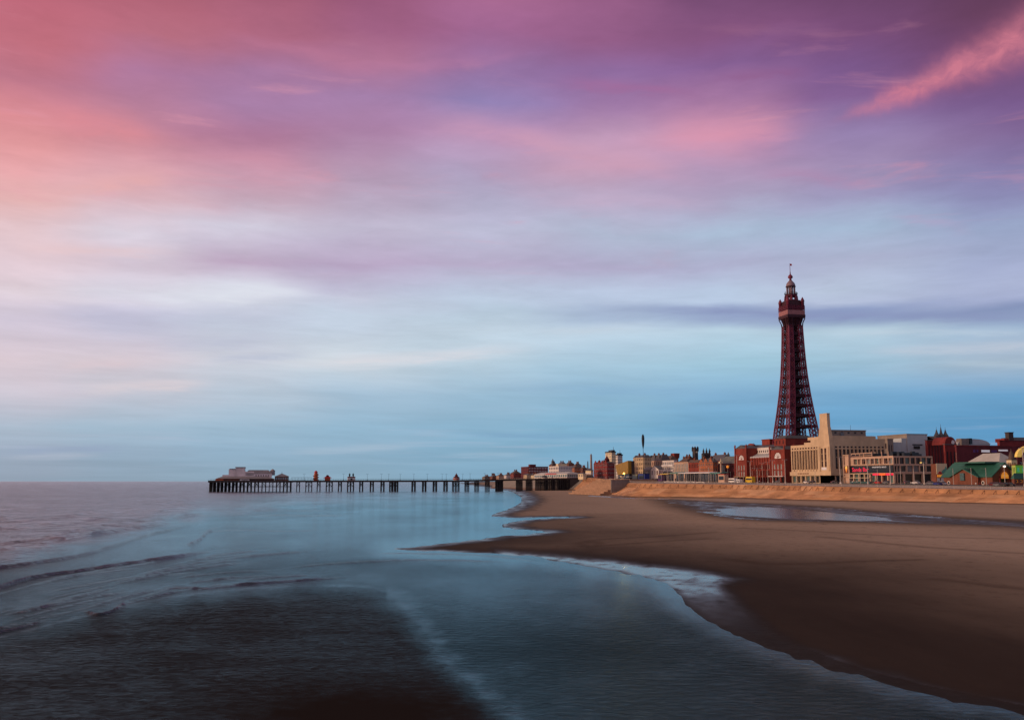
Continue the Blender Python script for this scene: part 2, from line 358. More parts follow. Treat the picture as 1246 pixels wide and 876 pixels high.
# ------------------------------------------------------------------ mesh helpers
class MB:
    def __init__(self): self.v = []; self.f = []; self.mi = []
    def add(self, vs, fs, mi=0):
        o = len(self.v); self.v.extend([tuple(v) for v in vs])
        for f in fs: self.f.append(tuple(i + o for i in f)); self.mi.append(mi)
    def box(self, x0, x1, y0, y1, z0, z1, mi=0):
        self.add([(x0,y0,z0),(x1,y0,z0),(x1,y1,z0),(x0,y1,z0),(x0,y0,z1),(x1,y0,z1),(x1,y1,z1),(x0,y1,z1)],
                 [(3,2,1,0),(4,5,6,7),(0,1,5,4),(1,2,6,5),(2,3,7,6),(3,0,4,7)], mi)
    def hexa(self, b, t, mi=0):          # two quads, bottom and top
        self.add(list(b) + list(t), [(3,2,1,0),(4,5,6,7),(0,1,5,4),(1,2,6,5),(2,3,7,6),(3,0,4,7)], mi)
    def bar(self, a, b, w, w2=None, n=4, mi=0):
        a, b = Vector(a), Vector(b); d = b - a
        if d.length < 1e-6: return
        d.normalize()
        up = Vector((0, 0, 1)) if abs(d.z) < 0.9 else Vector((1, 0, 0))
        s1 = d.cross(up).normalized(); s2 = d.cross(s1).normalized()
        w2 = w if w2 is None else w2
        vs = []
        off = math.pi / 4 if n == 4 else 0
        for c, r in ((a, w), (b, w2)):
            for k in range(n):
                an = 2 * math.pi * k / n + off
                vs.append(c + s1 * (r * math.cos(an)) + s2 * (r * math.sin(an)))
        fs = [(k, (k + 1) % n, n + (k + 1) % n, n + k) for k in range(n)]
        fs += [tuple(range(n - 1, -1, -1)), tuple(range(n, 2 * n))]
        self.add(vs, fs, mi)
    def lathe(self, prof, n=16, c=(0, 0), sq=False, mi=0, rot=0.0, sxy=(1, 1)):
        vs = []; 
        for r, z in prof:
            for k in range(n):
                an = 2 * math.pi * k / n + rot
                vs.append((c[0] + r * math.cos(an) * sxy[0], c[1] + r * math.sin(an) * sxy[1], z))
        fs = []
        for i in range(len(prof) - 1):
            for k in range(n):
                fs.append((i*n + k, i*n + (k+1) % n, (i+1)*n + (k+1) % n, (i+1)*n + k))
        fs.append(tuple(range(n - 1, -1, -1))); m = (len(prof) - 1) * n; fs.append(tuple(range(m, m + n)))
        self.add(vs, fs, mi)
    def prism_y(self, poly, y0, y1, mi=0):   # polygon in x,z swept along y
        n = len(poly)
        vs = [(x, y0, z) for x, z in poly] + [(x, y1, z) for x, z in poly]
        fs = [tuple(range(n)), tuple(range(2*n - 1, n - 1, -1))] + [((k+1) % n, k, n + k, n + (k+1) % n) for k in range(n)]
        self.add(vs, fs, mi)
    def prism_x(self, poly, x0, x1, mi=0):   # polygon in y,z swept along x
        n = len(poly)
        vs = [(x0, y, z) for y, z in poly] + [(x1, y, z) for y, z in poly]
        fs = [tuple(range(n - 1, -1, -1)), tuple(range(n, 2*n))] + [(k, (k+1) % n, n + (k+1) % n, n + k) for k in range(n)]
        self.add(vs, fs, mi)
    def prism_z(self, poly, z0, z1, mi=0, scale_top=1.0):
        n = len(poly); cx_ = sum(p[0] for p in poly) / n; cy_ = sum(p[1] for p in poly) / n
        vs = [(x, y, z0) for x, y in poly] + [(cx_ + (x - cx_) * scale_top, cy_ + (y - cy_) * scale_top, z1) for x, y in poly]
        fs = [tuple(range(n - 1, -1, -1)), tuple(range(n, 2*n))] + [(k, (k+1) % n, n + (k+1) % n, n + k) for k in range(n)]
        self.add(vs, fs, mi)
    def mesh(self, name, mats):
        me = bpy.data.meshes.new(name)
        me.from_pydata(self.v, [], self.f)
        for m in (mats if isinstance(mats, (list, tuple)) else [mats]):
            me.materials.append(MT[m] if isinstance(m, str) else m)
        if any(self.mi): me.polygons.foreach_set('material_index', self.mi)
        me.validate(); me.update()
        return me
    def build(self, name, mats, parent=None, smooth=False, loc=None):
        me = self.mesh(name, mats)
        if smooth:
            me.polygons.foreach_set('use_smooth', [True] * len(me.polygons))
        return link(name, me, parent, loc)

def link(name, me, parent=None, loc=None, rot=None):
    o = bpy.data.objects.new(name, me); COL.objects.link(o)
    if parent is not None: o.parent = parent
    if loc is not None: o.location = loc
    if rot is not None: o.rotation_euler = (0, 0, rot)
    return o

def tag(o, label=None, cat=None, group=None, kind=None):
    if label: o['label'] = label
    if cat: o['category'] = cat
    if group: o['group'] = group
    if kind: o['kind'] = kind
    return o

def empty(name, s, p, z=8.8, label=None, cat=None, group=None, rot=0.0):
    x, y = SPW(s, p)
    o = bpy.data.objects.new(name, None); COL.objects.link(o)
    o.location = (x, y, z); o.rotation_euler = (0, 0, TH + rot)
    o.empty_display_size = 0.5
    return tag(o, label, cat, group)

def copy_tree(o, parent=None, label=None):
    c = o.copy(); COL.objects.link(c)
    if parent is not None: c.parent = parent
    if label: c['label'] = label
    for ch in list(o.children): copy_tree(ch, c)
    return c
# ------------------------------------------------------------------ the shore: outlines on the ground
def np_ground(PX, PY, z=0.0):
    a, b = PX - CX, CY - PY
    d1 = F * CP - b * SP; d2 = b * CP + F * SP
    t = (z - H) / d2
    return a * t, d1 * t

def poly_dist(X, Y, pts, closed=True, par=None):
    """distance from every (X, Y) to a polyline; optionally the value of par (one per vertex) at the nearest point"""
    n = len(pts); best = np.full(X.shape, 1e18); val = np.zeros(X.shape)
    for i in range(n if closed else n - 1):
        ax, ay = pts[i]; bx, by = pts[(i + 1) % n]
        ux, uy = bx - ax, by - ay; L2 = ux * ux + uy * uy + 1e-12
        t = np.clip(((X - ax) * ux + (Y - ay) * uy) / L2, 0, 1)
        d = (X - ax - t * ux) ** 2 + (Y - ay - t * uy) ** 2
        m = d < best
        best = np.where(m, d, best)
        if par is not None: val = np.where(m, par[i] + t * (par[(i + 1) % n] - par[i]), val)
    return (np.sqrt(best), val) if par is not None else np.sqrt(best)

def inside(X, Y, pts):
    r = np.zeros(X.shape, bool); n = len(pts)
    for i in range(n):
        ax, ay = pts[i]; bx, by = pts[(i + 1) % n]
        c = ((ay > Y) != (by > Y)) & (X < (bx - ax) * (Y - ay) / (by - ay + 1e-12) + ax)
        r ^= c
    return r

def sstep(x, a, b):
    t = np.clip((x - a) / (b - a), 0, 1); return t * t * (3 - 2 * t)

def vnoise(X, Y, seed=0, octaves=4):
    rs = np.random.RandomState(seed); tab = rs.rand(256, 256); out = 0; amp = 0.5; tot = 0
    for o in range(octaves):
        fx, fy = X * 2 ** o + 17.3 * o, Y * 2 ** o + 9.1 * o
        ix, iy = np.floor(fx).astype(int), np.floor(fy).astype(int); tx, ty = fx - ix, fy - iy
        tx = tx * tx * (3 - 2 * tx); ty = ty * ty * (3 - 2 * ty)
        g = lambda a, b: tab[a % 256, b % 256]
        v = (g(ix, iy) * (1 - tx) + g(ix + 1, iy) * tx) * (1 - ty) + (g(ix, iy + 1) * (1 - tx) + g(ix + 1, iy + 1) * tx) * ty
        out = out + v * amp; tot += amp; amp *= 0.5
    return out / tot

SHORE = [(583, 586.0), (566, 586.6), (556, 588.4), (575, 590.8), (600, 594), (622, 598), (634, 606), (631, 613), (614, 621), (600, 628), (640, 629.6), (692, 629.2), (650, 632),
         (618, 636), (611, 641), (640, 644.5), (662, 646.2), (640, 650), (600, 654), (560, 659), (520, 663.5), (478, 668), (520, 670.5), (560, 672.5), (640, 677), (700, 686), (760, 697),
         (800, 706), (822, 720), (840, 740), (880, 765), (940, 790), (985, 805), (1060, 828), (1140, 848), (1246, 868), (1400, 905), (1950, 1010)]
def smooth_line(pts, k=4):
    """Catmull-Rom through the points"""
    out = []
    for i in range(len(pts) - 1):
        p0 = pts[max(i - 1, 0)]; p1 = pts[i]; p2 = pts[i + 1]; p3 = pts[min(i + 2, len(pts) - 1)]
        for j in range(k):
            t = j / k
            out.append(tuple(0.5 * (2 * b + (c - a) * t + (2 * a - 5 * b + 4 * c - d) * t * t + (3 * b - a - 3 * c + d) * t ** 3) for a, b, c, d in zip(p0, p1, p2, p3)))
    out.append(pts[-1]); return out
SHORE_S = smooth_line(SHORE, 9)
_jx = vnoise(np.arange(len(SHORE_S)) / 3.1, np.zeros(len(SHORE_S)), 51, 3) - 0.5
_jy = vnoise(np.arange(len(SHORE_S)) / 2.3, np.ones(len(SHORE_S)), 52, 3) - 0.5
SHORE_S = [(x + 9 * _jx[i] * min(1, max(0.15, (y - 590) / 60)), y + 5.0 * _jy[i] * min(1.6, max(0.03, (y - 588) / 90))) for i, (x, y) in enumerate(SHORE_S)]
SHORE_XY = [ground(x, y) for x, y in SHORE_S]
WATER_PX = SHORE_S + [(1950, 5000), (-2500, 5000), (-2500, 585.5), (583, 585.5)]
FLAT_PX = smooth_line([(-300, 850), (0, 775), (120, 745), (200, 727), (300, 716), (380, 712), (440, 713), (472, 721), (496, 744), (520, 768), (536, 795), (556, 815), (592, 845), (640, 886), (800, 1010)], 3) + [(800, 1200), (-300, 1200)]
STRIP_PX = smooth_line([(600, 667), (700, 675), (800, 686), (880, 697), (916, 706), (886, 713), (905, 732), (950, 770), (1010, 800), (1120, 832), (1246, 858), (1246, 872), (1060, 834), (940, 794), (880, 769), (838, 742), (818, 722), (780, 706), (700, 690), (600, 678)], 2)

# sea wall toe and promenade edge
TOE_PX = [(1246, 614, 1.6), (1170, 612.3, 1.5), (1100, 611, 1.4), (1030, 610.2, 1.25), (969, 609, 1.1), (900, 606.8, 0.9), (850, 606, 0.7), (790, 605.5, 0.6), (757, 605, 0.5), (744, 603.6, 0.48), (730, 601, 0.45), (712, 598.6, 0.4), (695, 596.6, 0.4)]
TOE = [(*ground(x, y, z), z) for x, y, z in TOE_PX]
TOE = [(*SPW(-400, 262), 2.2), (*SPW(150, 260), 1.9)] + TOE + [(*SPW(1010, 284), 0.5), (*SPW(1150, 290), 0.5), (*SPW(1330, 300), 0.5)]
TOP_Y = ([680, 700, 715, 730, 744, 757, 770, 790, 850, 900, 969, 1100, 1246], [580.4, 580.4, 581.0, 581.8, 584.0, 586.4, 587.6, 588.0, 588.6, 589.4, 590.8, 593.6, 596.4])
def px_of(x, y, z=8.0):
    fw = y * CP + (z - H) * SP; up = -y * SP + (z - H) * CP
    return CX + F * x / fw, CY - F * up / fw
EDGE = []
for i, (x, y, z) in enumerate(TOE):
    off = 15.0
    ex_, ey_ = x + NX * off, y + NY * off
    if y > 200:
        pxe, _ = px_of(ex_, ey_); pxe2 = min(max(pxe, 680), 1246)
        ze = z_at(pxe2, np.interp(pxe2, *TOP_Y), math.hypot(ex_, ey_)) if pxe <= 1260 else 6.6
    else: ze = 6.5
    if SPW and i >= len(TOE) - 2: ze = 13.0
    EDGE.append((ex_, ey_, min(ze, 13.2)))
def resample(pts, n):
    P = np.array(pts); d = np.concatenate([[0], np.cumsum(np.hypot(*np.diff(P[:, :2], axis=0).T))])
    t = np.linspace(0, d[-1], n); return np.stack([np.interp(t, d, P[:, k]) for k in range(P.shape[1])], 1)
def sp_of(x, y): return x * DX + y * DY, x * NX + y * NY
TOE_S = np.array([sp_of(a[0], a[1])[0] for a in TOE]); EDGE_S = np.array([sp_of(a[0], a[1])[0] for a in EDGE])
EDGE_P = np.array([sp_of(a[0], a[1])[1] for a in EDGE]); EDGE_Z = np.array([a[2] for a in EDGE])
def edge_at(s): return float(np.interp(s, EDGE_S, EDGE_P)), float(np.interp(s, EDGE_S, EDGE_Z))
def townz(s): return float(np.interp(s, [0, 700, 800, 950, 1330], [8.6, 8.6, 9.6, 12.8, 13.6]))
def promz(s, p):
    ep, ez = edge_at(s); t = min(max((p - ep) / (332.0 - ep), 0), 1); return ez + (townz(s) - ez) * t

# tide pools left at the foot of the wall
POOL_Z = 0.95
POOL_PX = smooth_line([(888, 621), (900, 618.3), (920, 617.2), (948, 619), (985, 623.5), (1030, 627.5), (1062, 631), (1048, 632.8), (1000, 631.2), (955, 630), (925, 628.6), (900, 625.5), (888, 621)], 2)[:-1]
POOL_XY = [ground(x, y, POOL_Z) for x, y in POOL_PX]
POOL2_XY = [ground(x, y, 0.42) for x, y in [(716, 602.6), (740, 603.9), (790, 606.4), (850, 607.6), (905, 609.2), (905, 610.0), (850, 608.8), (790, 607.6), (740, 605.0), (716, 603.4)]]
WETBAND_PX = smooth_line([(800, 606), (860, 610), (940, 613), (1030, 619), (1120, 627), (1246, 634), (1600, 650), (1600, 672), (1246, 643), (1150, 639), (1060, 635.5), (960, 634), (900, 631.5), (850, 623), (815, 613), (800, 606)], 2)[:-1]
WETBAND_XY = [ground(x, y, 1.0) for x, y in WETBAND_PX]
TRACKS = [[(706, 657.5), (718, 654.5), (740, 652.5), (800, 650), (870, 645.5)], [(706, 657.5), (716, 661), (735, 660), (780, 657.5), (860, 653)], [(716, 657), (724, 655), (728, 660)],
          [(890, 676), (930, 681), (980, 681.5), (1040, 679.5), (1120, 678)], [(900, 641), (980, 645), (1080, 651), (1246, 657)], [(1140, 700), (1246, 712)], [(1000, 652), (1120, 664), (1246, 672)]]

def grid_mesh(name, X, Y, Z, keep=None, attrs=None, mats=()):
    nr, nc = X.shape
    idx = np.arange(nr * nc).reshape(nr, nc)
    q = np.stack([idx[1:, :-1], idx[1:, 1:], idx[:-1, 1:], idx[:-1, :-1]], -1).reshape(-1, 4)
    if keep is not None: q = q[keep.reshape(-1)]
    used, inv = np.unique(q, return_inverse=True); q = inv.reshape(-1, 4)
    co = np.stack([X, Y, Z], -1).reshape(-1, 3)[used]
    me = bpy.data.meshes.new(name)
    me.vertices.add(len(co)); me.vertices.foreach_set('co', co.astype(np.float32).ravel())
    me.loops.add(q.size); me.loops.foreach_set('vertex_index', q.astype(np.int32).ravel())
    me.polygons.add(len(q)); me.polygons.foreach_set('loop_start', np.arange(0, q.size, 4, dtype=np.int32))
    me.polygons.foreach_set('use_smooth', np.ones(len(q), bool))
    for k, a in (attrs or {}).items():
        at = me.attributes.new(k, 'FLOAT', 'POINT'); at.data.foreach_set('value', a.reshape(-1)[used].astype(np.float32))
    for m in mats: me.materials.append(m)
    me.update(calc_edges=True); me.validate()
    return link(name, me)

# ------------------------------------------------------------------ sand material
def attr(nt, name):
    n = nt.nodes.new('ShaderNodeAttribute'); n.attribute_name = name; return n.outputs['Fac']
def nmath(nt, op, a, b=None, clamp=False):
    n = nt.nodes.new('ShaderNodeMath'); n.operation = op; n.use_clamp = clamp
    for i, v in enumerate((a, b)):
        if v is None: continue
        if isinstance(v, (int, float)): n.inputs[i].default_value = v
        else: nt.links.new(v, n.inputs[i])
    return n.outputs[0]
def nnoise(nt, scale, stretch=(1, 1, 1), detail=5, rough=0.6, rot=0.0, dist=0.0):
    t = nt.nodes.new('ShaderNodeTexCoord'); mp = nt.nodes.new('ShaderNodeMapping')
    mp.inputs['Scale'].default_value = stretch; mp.inputs['Rotation'].default_value = (0, 0, rot)
    nt.links.new(t.outputs['Object'], mp.inputs[0])
    n = nt.nodes.new('ShaderNodeTexNoise'); n.inputs['Scale'].default_value = scale; n.inputs['Detail'].default_value = detail
    n.inputs['Roughness'].default_value = rough; n.inputs['Distortion'].default_value = dist
    nt.links.new(mp.outputs[0], n.inputs['Vector']); return n.outputs[0]
def nmap(nt, v, a, b, c, d, smooth=True):
    n = nt.nodes.new('ShaderNodeMapRange'); n.interpolation_type = 'SMOOTHSTEP' if smooth else 'LINEAR'
    nt.links.new(v, n.inputs['Value'])
    for k, x in zip(('From Min', 'From Max', 'To Min', 'To Max'), (a, b, c, d)): n.inputs[k].default_value = x
    return n.outputs['Result']
def nmix(nt, fac, a, b):
    n = nt.nodes.new('ShaderNodeMix'); n.data_type = 'RGBA'
    if isinstance(fac, (int, float)): n.inputs[0].default_value = fac
    else: nt.links.new(fac, n.inputs[0])
    for i, v in ((6, a), (7, b)):
        if isinstance(v, tuple): n.inputs[i].default_value = v + (1,)
        else: nt.links.new(v, n.inputs[i])
    return n.outputs[2]

sand_m = bpy.data.materials.new('beach_sand'); sand_m.use_nodes = True
nt = sand_m.node_tree; bs = nt.nodes['Principled BSDF']
wet, damp_vignette, trk, flat = attr(nt, 'wet'), attr(nt, 'damp_vignette'), attr(nt, 'track'), attr(nt, 'flat')
fine = nnoise(nt, 1.5, (1, 1, 1), 8, 0.7)
broad = nnoise(nt, 0.035, (1, 0.45, 1), 6, 0.6, TH)
mid = nnoise(nt, 0.25, (1, 0.3, 1), 6, 0.65, R(-50))
drysand = nmix(nt, broad, (0.30, 0.220, 0.165), (0.47, 0.352, 0.268))
dampsand_vignette = nmix(nt, mid, (0.031, 0.022, 0.019), (0.058, 0.041, 0.034))  # moist sand colour, darkened further to carry the painted vignette
wetsand = nmix(nt, mid, (0.020, 0.015, 0.013), (0.042, 0.032, 0.028))
dmp_vignette = nmap(nt, nmath(nt, 'ADD', damp_vignette, nmath(nt, 'MULTIPLY', nmath(nt, 'SUBTRACT', broad, 0.5), 0.7)), 0.0, 1.0, 0.0, 1.0)
wt = nmap(nt, nmath(nt, 'ADD', wet, nmath(nt, 'MULTIPLY', nmath(nt, 'SUBTRACT', mid, 0.5), 0.9)), 0.25, 0.8, 0.0, 1.0)
c = nmix(nt, dmp_vignette, drysand, dampsand_vignette); c = nmix(nt, wt, c, wetsand)
speck = nnoise(nt, 0.55, (1, 0.6, 1), 8, 0.75, R(30))
c = nmix(nt, nmap(nt, speck, 0.50, 0.72, 0.0, 0.45), c, (0.055, 0.036, 0.028))
c = nmix(nt, nmath(nt, 'MULTIPLY', trk, 0.42), c, (0.05, 0.030, 0.022))
nt.links.new(c, bs.inputs['Base Color'])
# ripple marks left by the tide: close set on the wet flat, faint elsewhere; a broken film of water lies in the troughs
rip = nnoise(nt, 1.7, (0.75, 1.25, 1), 7, 0.66, R(14), 0.9)
rip2 = nnoise(nt, 0.10, (0.7, 1.5, 1), 6, 0.65, R(25), 0.8)
film = nmath(nt, 'MULTIPLY', nmap(nt, nmath(nt, 'ADD', nmath(nt, 'MULTIPLY', rip, 0.62), nmath(nt, 'MULTIPLY', rip2, 0.38)), 0.44, 0.60, 0.0, 1.0), flat)
film = nmath(nt, 'MULTIPLY', film, wt)
strip_w = nmath(nt, 'MULTIPLY', attr(nt, 'strip'), wt)
film = nmath(nt, 'MAXIMUM', film, strip_w)
ro = nmath(nt, 'SUBTRACT', nmath(nt, 'SUBTRACT', 0.85, nmath(nt, 'MULTIPLY', wt, 0.25)), nmath(nt, 'ADD', nmath(nt, 'MULTIPLY', film, 0.28), nmath(nt, 'MULTIPLY', strip_w, 0.34)))
nt.links.new(ro, bs.inputs['Roughness'])
nt.links.new(nmath(nt, 'ADD', nmath(nt, 'ADD', 0.006, nmath(nt, 'MULTIPLY', film, 0.055)), nmath(nt, 'MULTIPLY', strip_w, 0.12)), bs.inputs['Specular IOR Level'])
bs.inputs['Specular Tint'].default_value = (0.70, 0.92, 1.0, 1)
hgt = nmath(nt, 'ADD', nmath(nt, 'ADD', nmath(nt, 'MULTIPLY', nmath(nt, 'MULTIPLY', rip, flat), 0.07), nmath(nt, 'MULTIPLY', nmath(nt, 'MULTIPLY', rip2, flat), 0.35)), nmath(nt, 'ADD', nmath(nt, 'MULTIPLY', fine, 0.03), nmath(nt, 'MULTIPLY', nmath(nt, 'MULTIPLY', mid, trk), -0.05)))
bp = nt.nodes.new('ShaderNodeBump'); bp.inputs['Strength'].default_value = 0.6; bp.inputs['Distance'].default_value = 1.0
nt.links.new(hgt, bp.inputs['Height']); nt.links.new(bp.outputs[0], bs.inputs['Normal'])

# ------------------------------------------------------------------ beach: one sheet from the camera's pier to the far headland
rows = np.concatenate([np.arange(585.7, 600, 0.4), np.arange(600, 700, 0.8), np.arange(700, 900, 1.0), np.arange(900, 1200, 10), np.array([1300, 1500, 1900, 2600, 4000])])
cols_ = np.concatenate([np.arange(-2400, -100, 60), np.arange(-100, 1350, 3.5), np.arange(1350, 2700, 30)])
PX, PY = np.meshgrid(cols_, rows)
GX, GY = np_ground(PX, PY)
wdist = poly_dist(GX, GY, SHORE_XY, closed=False)
win = inside(PX, PY, WATER_PX)
tdist, tz = poly_dist(GX, GY, [(a, b) for a, b, _ in TOE], closed=False, par=[a[2] for a in TOE])
zb = tz * wdist / (wdist + tdist + 1e-6)
zb = np.where(win, -np.clip(wdist * 0.012, 0, 1.2), zb)
relief = (vnoise(GX / 26, GY / 60, 3) - 0.5) * 0.16 * np.clip(wdist / 40, 0, 1)
zb = zb + np.where(win, 0, relief)
fin = inside(PX, PY, FLAT_PX); fd = poly_dist(PX, PY * 2.0, [(x, y * 2.0) for x, y in FLAT_PX])
fl = np.where(fin, np.clip(fd / 14.0, 0, 1), 0.0)
fnoise = vnoise(GX / 7 + 3, GY / 4, 11, 5)
fsd = np.where(fin, fd, -fd) + (vnoise(PX / 26, PY / 9, 14, 5) - 0.5) * 26 + (vnoise(PX / 7, PY / 3, 15, 3) - 0.5) * 7
fn2 = vnoise(GX / 2.6 + GY / 9.0, GY / 3.0, 12, 5)
zflat = np.clip(fsd * 0.0011 - 0.012, -0.4, 0.045) + 0.10 * (fn2 - 0.47) * np.clip(1.15 - fsd / 110.0, 0.25, 1)
fin = win & (fsd > -2)
zb = np.where(fin, np.minimum(zb, -0.05), zb)
pin = inside(GX, GY, POOL_XY); pd_ = poly_dist(GX, GY, POOL_XY)
wbin = inside(GX, GY, WETBAND_XY); wbd = poly_dist(GX, GY, WETBAND_XY)
core = np.where(pin, 1, np.exp(-(pd_ / 5.0) ** 2))
GS, GP = GX * DX + GY * DY, GX * NX + GY * NY
pn = vnoise(GS / 22.0, GP / 3.2, 23, 5)
wp = np.where(wbin, 1, np.exp(-(wbd / 10.0) ** 2))
zpool = POOL_Z + 0.040 + 0.16 * (pn - 0.46) - 0.085 * core + np.where(wbin, 0, 0.05 * np.clip(wbd / 6, 0, 1))
zb = zb * (1 - wp) + wp * zpool
pin = wbin & (zpool < POOL_Z + 0.004)
p2in = inside(GX, GY, POOL2_XY); p2d = poly_dist(GX, GY, POOL2_XY)
wp2 = np.where(p2in, 1, np.exp(-(p2d / 2.0) ** 2)); zb = zb * (1 - wp2) + wp2 * np.where(p2in, 0.37, 0.432)
# wetness; the moist tone also paints vignette darkening on the near sand
stin = inside(PX, PY, STRIP_PX); sd_ = poly_dist(PX, PY * 2.2, [(x, y * 2.2) for x, y in STRIP_PX])
wet_a = np.where(stin, 0.55 + 0.45 * np.clip(sd_ / 25, 0, 1), np.clip(0.55 - sd_ / 40, 0, 1) * np.where(PX > 590, 1, 0))
wet_a = np.maximum(wet_a, np.where(wbin, np.clip(0.35 + wbd / 30, 0, 0.62), np.clip(0.35 - wbd / 20, 0, 1)))
wet_a = np.maximum(wet_a, np.where(wbin, np.clip(1 - (zpool - POOL_Z) / 0.06, 0, 0.62), 0))
wet_a = np.maximum(wet_a, np.clip(1.1 - wdist / (0.035 * GY + 2.0), 0, 1) * 0.95)
wet_a = np.maximum(wet_a, np.where(win, 1.0, 0))
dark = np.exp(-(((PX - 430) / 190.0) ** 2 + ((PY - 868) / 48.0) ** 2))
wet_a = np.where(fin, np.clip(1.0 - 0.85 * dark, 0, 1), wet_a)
rimf = np.where(fin, np.clip(1 - fsd / 42.0, 0, 1) ** 1.5 * (0.35 + 0.9 * vnoise(PX / 16, PY / 4, 19, 4)), 0)
damp_vignette_a = np.clip(1.12 - wdist / 66.0, 0, 1) * np.clip(1.30 - GY / 330.0, 0.35, 1)  # strongest by the water and near the camera, where it paints the vignette
damp_vignette_a = np.where(fin | win, 1.0, damp_vignette_a)
damp_vignette_a = np.maximum(damp_vignette_a, np.where(wbin, 0.6, np.clip(0.6 - wbd / 25, 0, 1)))
trk_a = np.zeros(GX.shape)
for line in TRACKS:
    xy = [ground(x, y, 0.6) for x, y in smooth_line(line, 4)]
    d = poly_dist(GX, GY, xy, closed=False)
    trk_a = np.maximum(trk_a, np.exp(-(d / np.maximum(1.2, GY * 0.006)) ** 2))
beach = grid_mesh('sand_beach', GX, GY, zb, None, {'wet': wet_a, 'damp_vignette': damp_vignette_a, 'track': trk_a, 'flat': np.where(fin, 1.0, np.where(stin, 0.10, np.where(wbin, 0.5, 0.05))), 'strip': np.where(stin, np.clip(sd_ / 16, 0, 1) * np.clip(vnoise(GX / 3, GY / 6, 9) * 1.2 + 0.25, 0, 1) * np.clip((775 - PY) / 80.0, 0.10, 1) * np.clip((935 - PX) / 70.0, 0, 1) * np.clip(vnoise(GX / 1.1, GY / 2.0, 91) * 2.2 - 0.1, 0.3, 1), np.where(win, 0, np.where(wbin, 0.8 * np.clip(1 - (zpool - POOL_Z) / 0.10, 0, 1), 0) + np.clip(1 - wdist / (0.022 * GY + 1.5), 0, 1) * 0.75 * np.clip(vnoise(GX / 2.2, GY / 5, 61) * 1.8 - 0.2, 0, 1)))}, [sand_m])
tag(beach, 'wide brown beach, dry by the wall and wet by the water', 'beach', kind='structure')

# ------------------------------------------------------------------ sea
sea_m = bpy.data.materials.new('sea_water'); sea_m.use_nodes = True
nt = sea_m.node_tree; bs = nt.nodes['Principled BSDF']
chop = attr(nt, 'chop'); rippl_dim = attr(nt, 'ripple_dim'); shal = attr(nt, 'shallow')
deepc = nmix(nt, shal, (0.040, 0.040, 0.046), (0.010, 0.020, 0.025))
foam = attr(nt, 'foam')
fo = nmap(nt, nmath(nt, 'ADD', foam, nmath(nt, 'MULTIPLY', nmath(nt, 'SUBTRACT', nnoise(nt, 0.6, (1, 1, 1), 6, 0.7), 0.5), 1.2)), 0.55, 0.9, 0, 1)
swell = nnoise(nt, 0.20, (1.0, 0.45, 1), 5, 0.6, -TH, 0.6)
wavel = nnoise(nt, 0.75, (1.0, 0.45, 1), 5, 0.6, R(-8), 0.4)
ripl = nnoise(nt, 1.5, (0.8, 1.2, 1), 6, 0.66, R(6), 0.5)
hh = nmath(nt, 'ADD', nmath(nt, 'MULTIPLY', nmath(nt, 'ADD', nmath(nt, 'MULTIPLY', swell, 2.3), nmath(nt, 'MULTIPLY', wavel, 0.5)), chop), nmath(nt, 'MULTIPLY', ripl, nmath(nt, 'MULTIPLY', rippl_dim, 0.30)))
bp = nt.nodes.new('ShaderNodeBump'); bp.inputs['Strength'].default_value = 0.7; bp.inputs['Distance'].default_value = 1.0
nt.links.new(hh, bp.inputs['Height'])
nt.nodes.remove(bs)
dif = nt.nodes.new('ShaderNodeBsdfDiffuse'); nt.links.new(nmix(nt, fo, nmix(nt, attr(nt, 'skin'), deepc, (0.022, 0.017, 0.016)), (0.55, 0.55, 0.57)), dif.inputs['Color'])
glo = nt.nodes.new('ShaderNodeBsdfGlossy'); nt.links.new(nmix(nt, chop, (0.62, 0.86, 0.95), (0.86, 0.90, 0.96)), glo.inputs['Color'])
nt.links.new(nmath(nt, 'ADD', 0.12, nmath(nt, 'MULTIPLY', chop, 0.06)), glo.inputs['Roughness'])
nt.links.new(bp.outputs[0], glo.inputs['Normal'])
fre = nt.nodes.new('ShaderNodeFresnel'); fre.inputs['IOR'].default_value = 1.33; nt.links.new(bp.outputs[0], fre.inputs['Normal'])
# ruffled water mirrors less; the cut also paints vignette darkening on near water
calm = nmath(nt, 'SUBTRACT', nmath(nt, 'SUBTRACT', 1.0, nmath(nt, 'MULTIPLY', rippl_dim, 0.55)), nmath(nt, 'MULTIPLY', chop, 0.0))
fac = nmath(nt, 'MULTIPLY', nmath(nt, 'MULTIPLY', fre.outputs[0], calm), nmath(nt, 'SUBTRACT', 1.0, nmath(nt, 'MULTIPLY', fo, 0.8)), True)
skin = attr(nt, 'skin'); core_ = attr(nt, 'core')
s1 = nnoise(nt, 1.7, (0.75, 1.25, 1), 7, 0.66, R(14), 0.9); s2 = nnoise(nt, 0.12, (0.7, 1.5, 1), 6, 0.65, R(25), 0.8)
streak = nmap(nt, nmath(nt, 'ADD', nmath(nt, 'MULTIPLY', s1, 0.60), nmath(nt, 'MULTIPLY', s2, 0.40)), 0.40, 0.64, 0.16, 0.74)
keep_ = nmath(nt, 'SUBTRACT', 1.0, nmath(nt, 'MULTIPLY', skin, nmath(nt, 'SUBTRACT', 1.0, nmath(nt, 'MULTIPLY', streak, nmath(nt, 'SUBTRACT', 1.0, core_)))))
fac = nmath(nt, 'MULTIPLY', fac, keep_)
mxs = nt.nodes.new('ShaderNodeMixShader'); nt.links.new(fac, mxs.inputs[0]); nt.links.new(dif.outputs[0], mxs.inputs[1]); nt.links.new(glo.outputs[0], mxs.inputs[2])
nt.links.new(mxs.outputs[0], [n for n in nt.nodes if n.type == 'OUTPUT_MATERIAL'][0].inputs['Surface'])

